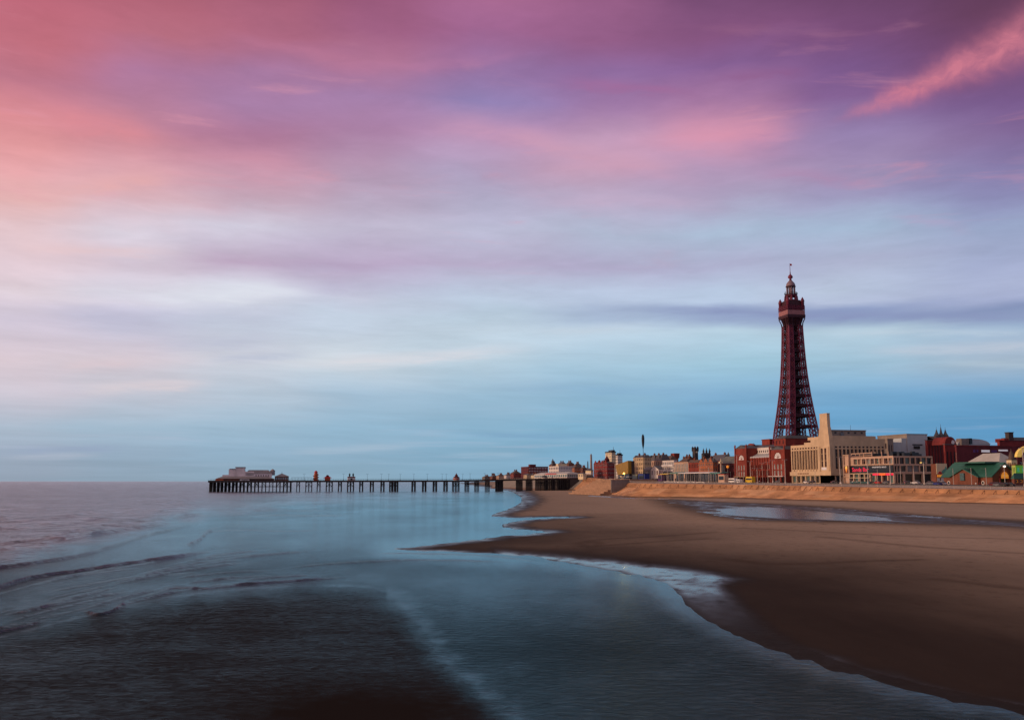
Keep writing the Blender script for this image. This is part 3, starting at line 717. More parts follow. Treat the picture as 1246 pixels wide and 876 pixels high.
rows = np.concatenate([np.array([585.12, 585.2, 585.3, 585.45, 585.6, 585.8]), np.arange(586.0, 600, 0.4), np.arange(600, 780, 0.5), np.arange(780, 900, 1.0), np.arange(900, 1300, 20), np.array([1500, 2000, 3000, 5000])])
cols_ = np.concatenate([np.arange(-2400, -60, 60), np.arange(-60, 1300, 3.5), np.arange(1300, 2700, 50)])
PX, PY = np.meshgrid(cols_, rows)
WX, WY = np_ground(PX, PY)
WDIST = np.hypot(WX, WY)
WAVES = [  # crest lines of small waves running in over the flats: (points, height in metres per 100 m of distance)
 ([(-60, 667), (0, 662), (45, 657), (90, 655), (150, 644), (190, 636), (215, 631), (262, 618)], 0.14),
 ([(60, 656), (120, 650), (170, 642), (230, 632)], 0.07),
 ([(-60, 697), (0, 691.5), (50, 684), (100, 675.5), (135, 665), (175, 652.5), (220, 641), (270, 628)], 0.15),
 ([(-60, 728), (0, 715), (40, 703), (100, 694.5), (165, 685), (215, 678), (250, 671), (285, 666)], 0.15),
 ([(225, 664), (243, 657), (252, 648), (274, 637)], 0.08),
 ([(-40, 778), (0, 769), (30, 762.5), (52, 755), (64, 750)], 0.07),
 ([(100, 741), (118, 748), (136, 744), (152, 733), (158, 724)], 0.08),
 ([(160, 728), (190, 721), (212, 715), (250, 716), (300, 711), (360, 707), (440, 699)], 0.05),
 ([(150, 702), (180, 696), (220, 688), (270, 681), (330, 674), (400, 668)], 0.05),
 ([(130, 712), (170, 704), (210, 696), (250, 690), (310, 682)], 0.05),
 ([(0, 748), (40, 742), (70, 733), (110, 722), (150, 712)], 0.05),
 ([(230, 648), (290, 645), (350, 646), (420, 643)], 0.03),
 ([(300, 628.5), (340, 627), (400, 627.5), (440, 625)], 0.06),
 ([(270, 623), (330, 621), (420, 622)], 0.035),
 ([(330, 692), (420, 684), (520, 681), (640, 684)], 0.035),
 ([(440, 672), (520, 673.5), (600, 676), (680, 688)], 0.03),
 ([(-60, 622), (40, 618), (120, 612), (180, 606)], 0.10), ([(-60, 640), (0, 636), (70, 630), (130, 620), (160, 612)], 0.10),
 ([(-60, 603), (60, 602), (150, 599)], 0.12),
]
_rw = random.Random(5)
_A = ([-60, 0, 50, 100, 165, 220, 270, 330, 420], [728, 715, 702, 694.5, 685, 677, 668, 662, 656])
_B = ([-60, 0, 50, 100, 165, 220, 270, 330, 420], [782, 769, 757, 746, 731, 720, 714, 709, 703])
for k in range(30):
    t_ = _rw.random(); x0 = _rw.uniform(-50, 300); ln = _rw.uniform(45, 150); dy_ = _rw.uniform(-5, 5)
    xs = [x0 + ln * j / 4 for j in range(5)]
    WAVES.append(([(x, (1 - t_) * np.interp(x, *_A) + t_ * np.interp(x, *_B) + dy_ * (j / 4 - .5)) for j, x in enumerate(xs)], _rw.uniform(.022, .05)))
_A = ([-60, 60, 130, 220, 320, 420], [640, 628, 618, 606, 599, 595]); _B = ([-60, 60, 130, 220, 320, 420], [686, 668, 652, 634, 622, 616])
for k in range(34):
    t_ = _rw.random(); x0 = _rw.uniform(-50, 330); ln = _rw.uniform(30, 110); dy_ = _rw.uniform(-3, 3)
    xs = [x0 + ln * j / 4 for j in range(5)]
    WAVES.append(([(x, (1 - t_) * np.interp(x, *_A) + t_ * np.interp(x, *_B) + dy_ * (j / 4 - .5)) for j, x in enumerate(xs)], _rw.uniform(.03, .07)))
for k in range(46):   # short crests on the open water
    x0 = _rw.uniform(-60, 300); y0 = _rw.uniform(588, 655) - x0 * .12; ln = _rw.uniform(15, 70)
    if y0 < 599: continue
    WAVES.append(([(x0 + ln * j / 3, y0 - ln * .05 * j / 3 * (y0 - 585) / 40) for j in range(4)], _rw.uniform(.05, .11)))
WZ = np.zeros(WX.shape); FO = np.zeros(WX.shape)
FPX, FPY, FWD, FWZ, FFO = PX, PY, WDIST, WZ, FO
for k, (pts, hgt_) in enumerate(WAVES):
    sl = sorted(smooth_line(pts, 5)); xs = np.array([a for a, b in sl]); ys = np.array([b for a, b in sl])
    i0, i1 = np.searchsorted(rows, ys.min() - 9), np.searchsorted(rows, ys.max() + 9)
    j0, j1 = (0 if xs[0] <= -40 else np.searchsorted(cols_, xs[0] - 4)), np.searchsorted(cols_, xs[-1] + 4)
    if i1 <= i0 or j1 <= j0: continue
    sub = np.s_[i0:i1, j0:j1]; PX, PY, WDS = FPX[sub], FPY[sub], FWD[sub]
    yl = np.interp(PX, xs, ys) + (vnoise(PX / 14.0 + 31 * k, PX * 0 + k, k, 3) - 0.5) * 0.9
    fade = sstep(PX, xs[0] - 1, xs[0] + 0.2 * (xs[-1] - xs[0])) * (1 - sstep(PX, xs[-1] - 0.25 * (xs[-1] - xs[0]), xs[-1] + 1))
    if xs[0] <= -40: fade = np.where(PX < xs[0] + 40, np.where(PX < -60, 0, 1), fade)
    n_ = 0.65 + 0.7 * vnoise(PX / 22.0 + 7 * k, PX * 0 + 3.3, 40 + k, 3)
    d = PY - yl
    prof = np.where(d > 0, np.exp(-(d / 0.55) ** 2), np.exp(-(d / 1.6) ** 2))
    FWZ[sub] += np.minimum((2.6 if k < 16 else 2.2) * hgt_ * WDS / 100.0, 0.34) * fade * np.clip(n_, 0, 1.4) * prof
    FFO[sub] = np.maximum(FFO[sub], fade * np.exp(-((d + 0.3) / 0.5) ** 2) * (vnoise(PX / 9.0 + k, PX * 0, 80 + k, 3) - 0.1) * 0.55)
PX, PY, WZ, FO = FPX, FPY, FWZ, FFO
# open sea: left of the outermost long wave; the flats are calm
yl = np.interp(PX, [-2400, -60, 0, 100, 165, 240, 330, 520, 600], [690, 683, 676, 656, 640, 620, 603, 594, 592])
chop_a = 1 - sstep(PY - yl + (vnoise(PX / 40, PY / 8, 77, 4) - 0.5) * 30 * np.clip((PY - 588) / 40, 0.1, 1), -16, 22)
chop_a = np.where(PX > 620, 0, chop_a)
band = np.exp(-((PY - np.interp(PX, [0, 240, 420, 700], [742, 705, 692, 690])) / 22.0) ** 2)
sd_w = poly_dist(PX, PY * 2.0, [(x, y * 2.0) for x, y in SHORE_S], closed=False)
fdw = poly_dist(PX, PY * 2.0, [(x, y * 2.0) for x, y in FLAT_PX])
edgef = sstep(np.minimum(sd_w, fdw * np.where(PX > 470, 0.9, 3.0) + np.where(PX > 470, 16, 24) + (vnoise(PX / 18, PY / 6, 71, 4) - 0.5) * 30), 3, 44)
edgef = np.clip(edgef + (vnoise(PX / 30, PY / 10, 33, 4) - 0.5) * 0.7, 0, 1)
rip_dim_a = (0.40 + 0.60 * edgef) * (0.34 + 0.66 * np.maximum(band * 0.55, sstep(PY, 660, 770))) * (0.55 + 0.9 * vnoise(WX / 16, WY / 30, 21, 4))  # rises towards the camera, so its mirror cut paints the near water darker
SWELL = (vnoise((WX * NX + WY * NY) / 9.0, (WX * DX + WY * DY) / 34.0, 5, 3) - 0.5) * 0.35 * chop_a * sstep(WDIST, 60, 160) * (1 - sstep(WDIST, 900, 1600))
WZ = WZ + SWELL
gz = np.where(inside(PX, PY, WATER_PX), -1.0, 1.0); gd = poly_dist(WX, WY, SHORE_XY, closed=False)
hid = (gz > 0) & (gd > 6)
keep = ~(hid[1:, :-1] & hid[1:, 1:] & hid[:-1, 1:] & hid[:-1, :-1])
fin_w = inside(PX, PY, FLAT_PX)
fs = np.where(fin_w, fdw, -fdw) + (vnoise(PX / 26, PY / 9, 14, 5) - 0.5) * 30 + (vnoise(PX / 6, PY / 2.5, 15, 4) - 0.5) * 16
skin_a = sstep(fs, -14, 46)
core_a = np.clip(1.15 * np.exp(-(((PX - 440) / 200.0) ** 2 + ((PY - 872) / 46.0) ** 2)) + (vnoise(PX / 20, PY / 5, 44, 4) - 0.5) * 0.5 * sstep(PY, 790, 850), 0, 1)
sea = grid_mesh('sea_water', WX, WY, WZ, keep, {'skin': skin_a, 'core': core_a, 'chop': chop_a, 'ripple_dim': rip_dim_a, 'shallow': 1 - chop_a, 'foam': FO}, [sea_m])
tag(sea, 'calm shallow sea running in over the flats', 'sea', kind='structure')

def sheet(name, xy, z, m, label, cat, kind='structure'):
    me = bpy.data.meshes.new(name); me.from_pydata([(x, y, z) for x, y in xy], [], [tuple(range(len(xy)))[::-1]])
    me.materials.append(m); me.update()
    if me.polygons[0].normal.z < 0: me.flip_normals()
    return tag(link(name, me), label, cat, kind=kind)
pool_m = mat('pool_water', (0.02, 0.024, 0.028), 0.22, 0.2, 0.9, spec=0.5, bump=0.7, stretch=(1, 2.0, 1))
sheet('water_pool', [(x, y) for x, y in WETBAND_XY], POOL_Z, pool_m, 'broken chain of still tide pools below the tower', 'pool')
sheet('water_runnel', POOL2_XY, 0.42, pool_m, 'thin bright runnel along the foot of the sea wall', 'pool')

# ------------------------------------------------------------------ sea wall: stepped revetment, promenade, road, town ground
wall_m = mat('wall_concrete', (0.42, 0.225, 0.12), 0.85, 0.38, 0.22, bump=0.4, stretch=(0.45, 0.45, 2.2), stain=0.65)
algae_m = mat('wall_algae', (0.13, 0.075, 0.045), 0.7, 0.35, 0.25, stretch=(0.5, 0.5, 2.0))
wall_b = mat('wall_concrete_weathered', (0.36, 0.19, 0.105), 0.9, 0.40, 0.22, bump=0.4, stretch=(0.45, 0.45, 2.2), stain=0.8)
wall_c = mat('wall_concrete_bleached', (0.46, 0.27, 0.16), 0.85, 0.30, 0.22, bump=0.4, stretch=(0.45, 0.45, 2.2), stain=0.5)
N = 340
T_, E_ = resample(TOE, N), resample(EDGE, N)
prof = [(0.0, 0.0), (0.10, 0.13)]
nst = 7
for k in range(nst):
    a = 0.10 + 0.60 * (k + 1) / nst; h0 = 0.13 + 0.55 * (k + 0.25) / nst; h1 = 0.13 + 0.55 * (k + 1) / nst
    prof += [(a - 0.012, h0), (a, h1)]
prof += [(0.80, 0.70), (0.805, 0.94), (0.86, 0.945), (0.865, 1.0), (1.0, 1.0)]
mbv = []; mbf = []; mi = []
for i in range(N):
    for a, h in prof:
        t, e = T_[i], E_[i]
        mbv.append((t[0] + (e[0] - t[0]) * a, t[1] + (e[1] - t[1]) * a, t[2] - 0.4 + (e[2] - t[2] + 0.4) * h + (0.0)))
    # buttress ribs on the upper face are modelled by the groove every few metres
K = len(prof)
wr_ = random.Random(8); pan_ = {(i, k): wr_.choice([0, 0, 0, 3, 4]) for i in range(N) for k in range(8)}
for i in range(N - 1):
    for k in range(K - 1):
        mbf.append((i*K + k, (i+1)*K + k, (i+1)*K + k + 1, i*K + k + 1)); mi.append(1 if k == 0 else (2 if sp_of(T_[i][0], T_[i][1])[0] > 935 else (1 if k == 1 and wr_.random() < .55 else pan_[(i // 2, k // 5)])))
me = bpy.data.meshes.new('sea_wall'); me.from_pydata(mbv, [], mbf)
me.materials.append(wall_m); me.materials.append(algae_m); me.materials.append(MT['grey_stone']); me.materials.append(wall_b); me.materials.append(wall_c); me.polygons.foreach_set('material_index', mi); me.update()
if sum(p.normal.z for p in me.polygons) < 0: me.flip_normals()
mbr = MB()
for i in range(0, N, 1):
    t, e = T_[i], E_[i]
    if sp_of(t[0], t[1])[0] > 935 or t[1] < 60: continue
    f = lambda a, h: (t[0] + (e[0] - t[0]) * a, t[1] + (e[1] - t[1]) * a, t[2] - .4 + (e[2] - t[2] + .4) * h)
    mbr.bar(f(.70, .69), f(.80, .955), .17)
sw = tag(link('sea_wall', me), 'long stepped concrete sea wall glowing orange above the beach', 'sea wall')
mbr.build('rib', [wall_b], sw)

prom_m = mat('promenade_paving', (0.30, 0.235, 0.205), 0.85, 0.20, 0.15, stain=0.3)
road_m = mat('asphalt', (0.050, 0.048, 0.050), 0.85, 0.25, 0.2)
kerb_m = mat('kerb_stone', (0.30, 0.28, 0.26), 0.85, 0.2, 0.5)
town_m = mat('town_paving', (0.14, 0.12, 0.11), 0.9, 0.25, 0.1)
def strip(name, f0, f1, dz, m, label, cat, thick=0.0):
    vs = []; fs = []
    for i in range(N):
        e = E_[i]; s, p = sp_of(e[0], e[1]); P1 = 334.0
        for f in np.linspace(f0, f1, 5):
            pp = p + (P1 - p) * f; x, y = SPW(s, pp); vs.append((x, y, e[2] + (townz(s) - e[2]) * f + dz))
    for i in range(N - 1):
        for k in range(4): fs.append((i*5 + k, i*5 + k + 1, (i+1)*5 + k + 1, (i+1)*5 + k))
    me = bpy.data.meshes.new(name); me.from_pydata(vs, [], fs); me.materials.append(m); me.update()
    if me.polygons[0].normal.z < 0: me.flip_normals()
    if thick:
        pass
    return tag(link(name, me), label, cat, kind='structure')
strip('promenade_pavement', 0.0, 1.0, 0.0, prom_m, 'broad pale promenade behind the sea wall', 'promenade')
strip('tramway_road', 0.40, 0.52, 0.10, town_m, 'paved tramway along the promenade', 'tramway')
strip('promenade_road', 0.62, 0.86, 0.02, road_m, 'dark asphalt road in front of the buildings', 'road')
strip('kerb', 0.600, 0.622, 0.13, kerb_m, 'stone kerb along the road', 'kerb')
strip('pavement_kerb', 0.86, 0.885, 0.13, kerb_m, 'stone kerb along the shop fronts', 'kerb')
strip('road_markings', 0.735, 0.742, 0.026, MT['paint_white'], 'white line along the road', 'road marking')
vs = []; fs = []
SS = list(range(-400, 1340, 40))
for i, s in enumerate(SS):
    for k, (p, dz) in enumerate(((333.5, -0.02), (420, 0.3), (700, 1.5), (3000, 2.0))):
        pp = p if s < 1300 else p; x, y = SPW(s + (0 if k < 2 else 0), pp); vs.append((x, y, townz(s) + dz))
for i in range(len(SS) - 1):
    for k in range(3): fs.append((i*4 + k, i*4 + k + 1, (i+1)*4 + k + 1, (i+1)*4 + k))
me = bpy.data.meshes.new('town_ground'); me.from_pydata(vs, [], fs); me.materials.append(town_m); me.update()
if me.polygons[0].normal.z < 0: me.flip_normals()
tag(link('town_ground', me), 'town ground behind the sea front', 'ground', kind='structure')
# ------------------------------------------------------------------ building kit (local axes: x inland, y north along the shore, z up)
WCACHE = {}
def window_mesh(w, h, glass, frame, nx=2, nz=2, axis='y', fw=0.10):
    key = (round(w, 2), round(h, 2), glass, frame, nx, nz, axis, fw)
    if key in WCACHE: return WCACHE[key]
    mb = MB()
    def bx(u0, u1, z0, z1, d0, d1, mi):
        if axis == 'y': mb.box(d0, d1, u0, u1, z0, z1, mi)
        else: mb.box(u0, u1, d0, d1, z0, z1, mi)
    bx(0, w, 0, h, 0.06, 0.10, 0)
    if frame:
        bx(0, fw, 0, h, 0, 0.058, 1); bx(w - fw, w, 0, h, 0, 0.058, 1); bx(fw, w - fw, 0, fw, 0, 0.058, 1); bx(fw, w - fw, h - fw, h, 0, 0.058, 1)
        for i in range(1, nx): bx(w * i / nx - fw / 2, w * i / nx + fw / 2, fw, h - fw, 0.004, 0.056, 1)
        for k in range(1, nz): bx(fw, w - fw, h * k / nz - fw / 2, h * k / nz + fw / 2, 0.006, 0.054, 1)
    me = mb.mesh('window', [glass, frame or glass]); WCACHE[key] = me; return me

class Bld:
    """a building set on the shore grid from the pixels of its north-west, south-west and south-east corners"""
    def __init__(self, name, label, cat, l, c, r, P, base=None, group=None):
        self.s0 = s_on(c, P); self.s1 = s_on(l, P); self.P = P
        self.p1 = p_on(r, self.s0)
        self.L = self.s1 - self.s0; self.W = max(self.p1 - P, 3.0)
        self.zb = townz(self.s0) if base is None else base
        self.x0, self.y0 = SPW(self.s0, P); self.dist = math.hypot(self.x0, self.y0)
        self.c = c
        self.root = empty(name, self.s0, P, self.zb, label, cat, group)
    def z(self, py, px=None, dist=None): return z_at(self.c if px is None else px, py, dist or self.dist) - self.zb
    def zw(self, py, px):                   # height on the west face at that pixel column
        s = s_on(px, self.P); x, y = SPW(s, self.P); return z_at(px, py, math.hypot(x, y)) - self.zb
    def y(self, px, off=0): return s_on(px, self.P + off) - self.s0
    def x(self, px, back=0): return p_on(px, self.s0 + back) - self.P
    def obj(self, name, mb, mats, smooth=False, parent=None): return mb.build(name, mats, parent or self.root, smooth)
    def facade(self, mb, side, u0, u1, z0, z1, cols, rows, d=0.25, at=0.0, win=None, mi=0, skip=None, name='window'):
        """a wall plane with real openings and reveals; one window part in each opening"""
        cols = [cc for cc in cols if cc[0] >= u0 + 0.05 and cc[1] <= u1 - 0.05]
        rows = [rr for rr in rows if rr[0] >= z0 + 0.01 and rr[1] <= z1 - 0.05]
        ue = sorted({u0, u1} | {v for cc in cols for v in cc}); ze = sorted({z0, z1} | {v for rr in rows for v in rr})
        cs, rs = set(cols), set(rows)
        def P3(u, z, dd):
            return (at + dd, u, z) if side == 'w' else (u, at + dd, z)
        flip = side == 's'
        def quad(a, b, c_, e):
            mb.add([a, b, c_, e], [(3, 2, 1, 0) if not flip else (0, 1, 2, 3)], mi)
        for i in range(len(ue) - 1):
            for k in range(len(ze) - 1):
                a, b, e, g = ue[i], ue[i+1], ze[k], ze[k+1]
                hole = (a, b) in cs and (e, g) in rs and not (skip and skip(cols.index((a, b)), rows.index((e, g))))
                if not hole:
                    quad(P3(a, e, 0), P3(b, e, 0), P3(b, g, 0), P3(a, g, 0))
                else:
                    quad(P3(a, e, 0), P3(b, e, 0), P3(b, e, d), P3(a, e, d)); quad(P3(a, g, d), P3(b, g, d), P3(b, g, 0), P3(a, g, 0))
                    quad(P3(a, e, d), P3(a, g, d), P3(a, g, 0), P3(a, e, 0)); quad(P3(b, e, 0), P3(b, g, 0), P3(b, g, d), P3(b, e, d))
                    if win:
                        gl, fr, nx, nz = win if not callable(win) else win(cols.index((a, b)), rows.index((e, g)))
                        me = window_mesh(b - a, g - e, gl, fr, nx, nz, 'y' if side == 'w' else 'x')
                        o = link(name, me, self.root, P3(a, e, d - 0.05) if side == 'w' else P3(a, e, d - 0.05))
    def shell(self, mb, W, L, z0, z1, faces='nert', x=0, y=0, mi=0):
        """the faces without openings: n north, e east, r roof, s south, w west"""
        X0, X1, Y0, Y1 = x, x + W, y, y + L
        if 'n' in faces: mb.add([(X0,Y1,z0),(X1,Y1,z0),(X1,Y1,z1),(X0,Y1,z1)], [(3,2,1,0)], mi)
        if 'e' in faces: mb.add([(X1,Y0,z0),(X1,Y1,z0),(X1,Y1,z1),(X1,Y0,z1)], [(0,1,2,3)], mi)
        if 's' in faces: mb.add([(X0,Y0,z0),(X1,Y0,z0),(X1,Y0,z1),(X0,Y0,z1)], [(0,1,2,3)], mi)
        if 'w' in faces: mb.add([(X0,Y0,z0),(X0,Y1,z0),(X0,Y1,z1),(X0,Y0,z1)], [(3,2,1,0)], mi)
        if 'r' in faces: mb.add([(X0,Y0,z1),(X1,Y0,z1),(X1,Y1,z1),(X0,Y1,z1)], [(0,1,2,3)], mi)

def even(u0, u1, n, frac=0.5, margin=0.0):
    step = (u1 - u0 - 2 * margin) / n
    return [(u0 + margin + step * (i + 0.5 - frac / 2), u0 + margin + step * (i + 0.5 + frac / 2)) for i in range(n)]

def gable(mb, x0, x1, y0, y1, z0, zr, axis='y', over=0.3, th=0.25, mi=0):
    """gable roof, ridge along axis"""
    if axis == 'y':
        xm = (x0 + x1) / 2
        mb.prism_y([(x0 - over, z0), (xm, zr), (x1 + over, z0), (x1 + over, z0 - th), (xm, zr - th), (x0 - over, z0 - th)], y0 - over, y1 + over, mi)
    else:
        ym = (y0 + y1) / 2
        mb.prism_x([(y0 - over, z0), (ym, zr), (y1 + over, z0), (y1 + over, z0 - th), (ym, zr - th), (y0 - over, z0 - th)], x0 - over, x1 + over, mi)
def hip(mb, x0, x1, y0, y1, z0, zr, inset=None, over=0.3, mi=0, flat=None):
    w, l = x1 - x0, y1 - y0; ins = inset if inset is not None else min(w, l) / 2 * 0.95
    b = [(x0-over, y0-over, z0), (x1+over, y0-over, z0), (x1+over, y1+over, z0), (x0-over, y1+over, z0)]
    t = [(x0+ins, y0+ins, zr), (x1-ins, y0+ins, zr), (x1-ins, y1-ins, zr), (x0+ins, y1-ins, zr)]
    mb.hexa(b, t, mi)
def gable_wall_s(mb, x0, x1, y, z0, zr, mi=0, th=0.3):
    mb.prism_y([(x0, z0), (x1, z0), ((x0 + x1) / 2, zr)], y, y + th, mi)
def gable_wall_w(mb, y0, y1, x, z0, zr, mi=0, th=0.3):
    mb.prism_x([(y0, z0), (y1, z0), ((y0 + y1) / 2, zr)], x, x + th, mi)
def text_obj(name, body, size, m, parent, loc, side='w', extrude=0.05):
    cu = bpy.data.curves.new(name, 'FONT'); cu.body = body; cu.size = size; cu.extrude = extrude; cu.align_x = 'CENTER'; cu.align_y = 'CENTER'
    cu.materials.append(MT[m]); tmp = bpy.data.objects.new(name, cu); COL.objects.link(tmp)
    dg = bpy.context.evaluated_depsgraph_get(); me = bpy.data.meshes.new_from_object(tmp.evaluated_get(dg)); bpy.data.objects.remove(tmp); me.name = name
    if not me.materials: me.materials.append(MT[m])
    o = link(name, me, parent, loc)
    o.rotation_euler = (math.pi / 2, 0, -math.pi / 2) if side == 'w' else (math.pi / 2, 0, 0)
    return o

# ------------------------------------------------------------------ the iron tower
TOW_S, TOW_P = sp_of(203.5, 690.0)
tx, ty = SPW(TOW_S, TOW_P); TD = math.hypot(tx, ty)
TZB = townz(TOW_S)
tower = empty('iron_tower', TOW_S, TOW_P, TZB, 'tall dark red lattice iron tower with domed crown rising above the town', 'tower', rot=R(-2.0))
def tz_(py): return z_at(961, py, TD) - TZB
MPP = ty / F * 1.005                     # metres per photograph pixel at the tower
def halfw(px_w): return px_w * MPP / 1.366 / 2
LEV_Y = [588, 560, 527, 502, 480, 457, 438, 420, 405, 396]
LEV_W = [66, 60, 52.5, 43.5, 36.5, 31.0, 28.0, 26.0, 24.6, 24.0]
def aw(z):
    zs = [tz_(y) for y in LEV_Y]
    return float(np.interp(z, zs, [halfw(w) for w in LEV_W]))
def legw(z): return float(np.interp(z, [0, tz_(527), tz_(400)], [5.2, 4.5, 2.9]))
z_bot, z_plat = 0.0, tz_(397)
nb = 13
band_z = [z_plat - (z_plat - tz_(535)) * (1 - (1 - k / (nb - 1)) ** 0.88) for k in range(nb)]
band_z = sorted(band_z)
levels = []
allz = [0.0, band_z[0] * 0.35, band_z[0] * 0.7] + band_z
for a, b in zip(allz[:-1], allz[1:]):
    n = 3; levels += [a + (b - a) * k / n for k in range(n)]
levels.append(allz[-1])
for sx_, sy_ in ((-1, -1), (1, -1), (1, 1), (-1, 1)):
    mb = MB()
    def cor(z):
        a, w = aw(z), legw(z)
        return [(sx_ * a, sy_ * a, z), (sx_ * (a - w), sy_ * a, z), (sx_ * (a - w), sy_ * (a - w), z), (sx_ * a, sy_ * (a - w), z)]
    for z0, z1 in zip(levels[:-1], levels[1:]):
        c0, c1 = cor(z0), cor(z1)
        for k in range(4):
            mb.bar(c0[k], c1[k], 0.52 if k == 0 else 0.42)
            k2 = (k + 1) % 4
            mb.bar(c0[k], c1[k2], 0.20); mb.bar(c0[k2], c1[k], 0.20); mb.bar(c1[k], c1[k2], 0.24)
    mb.build('leg', 'tower_red' if sx_ < 0 else 'tower_red', tower)
for zb_ in band_z[:-1]:
    mb = MB(); a = aw(zb_) - 0.5; w = legw(zb_) - 0.6
    for za in (zb_ - 0.75, zb_ + 0.75):
        for q in (a, a - w):
            for s_ in (-1, 1):
                mb.bar((-a, s_ * q, za), (a, s_ * q, za), 0.36); mb.bar((s_ * q, -a, za), (s_ * q, a, za), 0.36)
    n = max(6, int(a * 2 / 1.6))
    for s_ in (-1, 1):
        for k in range(n):
            u0, u1 = -a + 2 * a * k / n, -a + 2 * a * (k + 1) / n
            mb.bar((u0, s_ * a, zb_ - 0.75), (u1, s_ * a, zb_ + 0.75), 0.2); mb.bar((s_ * a, u0, zb_ - 0.75), (s_ * a, u1, zb_ + 0.75), 0.2)
            mb.bar((u0, s_ * a, zb_ + 0.75), (u1, s_ * a, zb_ - 0.75), 0.2); mb.bar((s_ * a, u0, zb_ + 0.75), (s_ * a, u1, zb_ - 0.75), 0.2)
    q = a - w
    mb.box(-q, q, -q, q, zb_ - 0.25, zb_ + 0.05)
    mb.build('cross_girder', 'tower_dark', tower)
mb = MB()                                  # braced lift shaft in the middle
hw = 2.1
nsh = 40
for k in range(nsh):
    z0, z1 = z_plat * k / nsh, z_plat * (k + 1) / nsh
    cs = [(-hw, -hw), (hw, -hw), (hw, hw), (-hw, hw)]
    for i in range(4):
        p, q = cs[i], cs[(i + 1) % 4]
        mb.bar((*p, z0), (*p, z1), 0.45); mb.bar((*p, z0), (*q, z1), 0.30); mb.bar((*q, z0), (*p, z1), 0.30); mb.bar((*p, z1), (*q, z1), 0.34)
    mb.box(-0.35, 0.35, -1.6, 1.6, z0, z1)
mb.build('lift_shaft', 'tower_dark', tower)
# gallery and crown
a0 = aw(z_plat)
OCT = math.pi / 8
g0, g1, g2, g3 = tz_(400), tz_(388.5), tz_(384.6), tz_(379.2)
gw = halfw(31)
def sqring(mb, prof, mi=0):                # square frusta
    for (r0, z0), (r1, z1) in zip(prof[:-1], prof[1:]):
        mb.hexa([(-r0,-r0,z0),(r0,-r0,z0),(r0,r0,z0),(-r0,r0,z0)], [(-r1,-r1,z1),(r1,-r1,z1),(r1,r1,z1),(-r1,r1,z1)], mi)
mb = MB()
for sx_ in (-1, 1):
    for sy_ in (-1, 1):
        for t in (0, 0.5, 1.0):
            for ax in (0, 1):
                u = 1 - t
                p0 = (sx_ * a0, sy_ * a0 * u, g0) if ax == 0 else (sx_ * a0 * u, sy_ * a0, g0)
                p1 = (sx_ * gw, sy_ * gw * u, g1) if ax == 0 else (sx_ * gw * u, sy_ * gw, g1)
                mb.bar(p0, ((p0[0] * .8 + p1[0] * .2), (p0[1] * .8 + p1[1] * .2), (p0[2] + p1[2]) / 2), 0.42); mb.bar(((p0[0] * .8 + p1[0] * .2), (p0[1] * .8 + p1[1] * .2), (p0[2] + p1[2]) / 2), p1, 0.42)
sqring(mb, [(a0 - 1.2, g0 + 1.0), (a0 - 0.8, (g0 + g1) / 2), (gw - 1.0, g1)])
mb.build('gallery_bracket', 'tower_dark', tower)
mb = MB(); sqring(mb, [(gw, g1), (gw + 0.3, g1 + 0.8), (gw + 0.3, g2)]); mb.build('gallery_floor', 'tower_dark', tower)
mb = MB(); sqring(mb, [(gw + 0.1, g2 + 0.02), (gw + 0.05, g3 - 0.02)])
pal = mb.build('gallery_band', 'tower_pale', tower)
mb = MB()
for s_ in (-1, 1):
    n = 14
    for k in range(n + 1):
        u = -gw + 2 * gw * k / n
        mb.box(u - 0.12, u + 0.12, s_ * gw - 0.12, s_ * gw + 0.12, g3, g3 + 3.4); mb.box(s_ * gw - 0.13, s_ * gw + 0.13, u - 0.13, u + 0.13, g3, g3 + 3.4)
    for zz in (g3 + 1.2, g3 + 2.3, g3 + 3.4):
        mb.bar((-gw, s_ * gw, zz), (gw, s_ * gw, zz), 0.16); mb.bar((s_ * gw, -gw, zz), (s_ * gw, gw, zz), 0.16)
mb.build('gallery_railing', 'tower_red', tower)
c0, c1, c2 = g3, tz_(372), tz_(366.4)
cw0, cw1 = halfw(27), halfw(21)
mb = MB(); sqring(mb, [(cw0 * 0.94, c0), (cw0, c0 + 1.5), (cw0 * 0.97, c1), (cw1, c2)])
for s_ in (-1, 1):
    for k in range(9):
        u = -cw0 + 2 * cw0 * k / 8
        mb.box(u - 0.22, u + 0.22, s_ * cw0 - 0.25, s_ * cw0 + 0.25, c0 + 1.0, c1); mb.box(s_ * cw0 - 0.26, s_ * cw0 + 0.26, u - 0.23, u + 0.23, c0 + 1.0, c1)
mb.build('crown_stage', 'tower_dark', tower)
for sx_ in (-1, 1):
    for sy_ in (-1, 1):
        mb = MB(); cc = (sx_ * cw0 * 0.98, sy_ * cw0 * 0.98)
        zt0, zt1 = tz_(378), tz_(369)
        mb.lathe([(1.15, zt0), (1.2, zt1), (1.45, zt1 + 0.2), (1.25, zt1 + 1.4), (0.55, zt1 + 2.8), (0.16, zt1 + 3.6), (0.10, tz_(363))], 10, cc)
        mb.build('corner_turret', 'tower_red', tower, True)
d0, d1, d2 = c2, tz_(360.6), tz_(356.6)
uw = halfw(17.5)
mb = MB()
for k in range(8):
    an = 2 * math.pi * k / 8 + OCT
    mb.bar((cw1 * math.cos(an), cw1 * math.sin(an), d0), (uw * 1.1 * math.cos(an), uw * 1.1 * math.sin(an), d1), 0.55)
    an2 = an + math.pi / 4
    for za in (d0 + 0.3, (d0 + d1) / 2, d1):
        mb.bar((uw * 1.15 * math.cos(an), uw * 1.15 * math.sin(an), za), (uw * 1.15 * math.cos(an2), uw * 1.15 * math.sin(an2), za), 0.3)
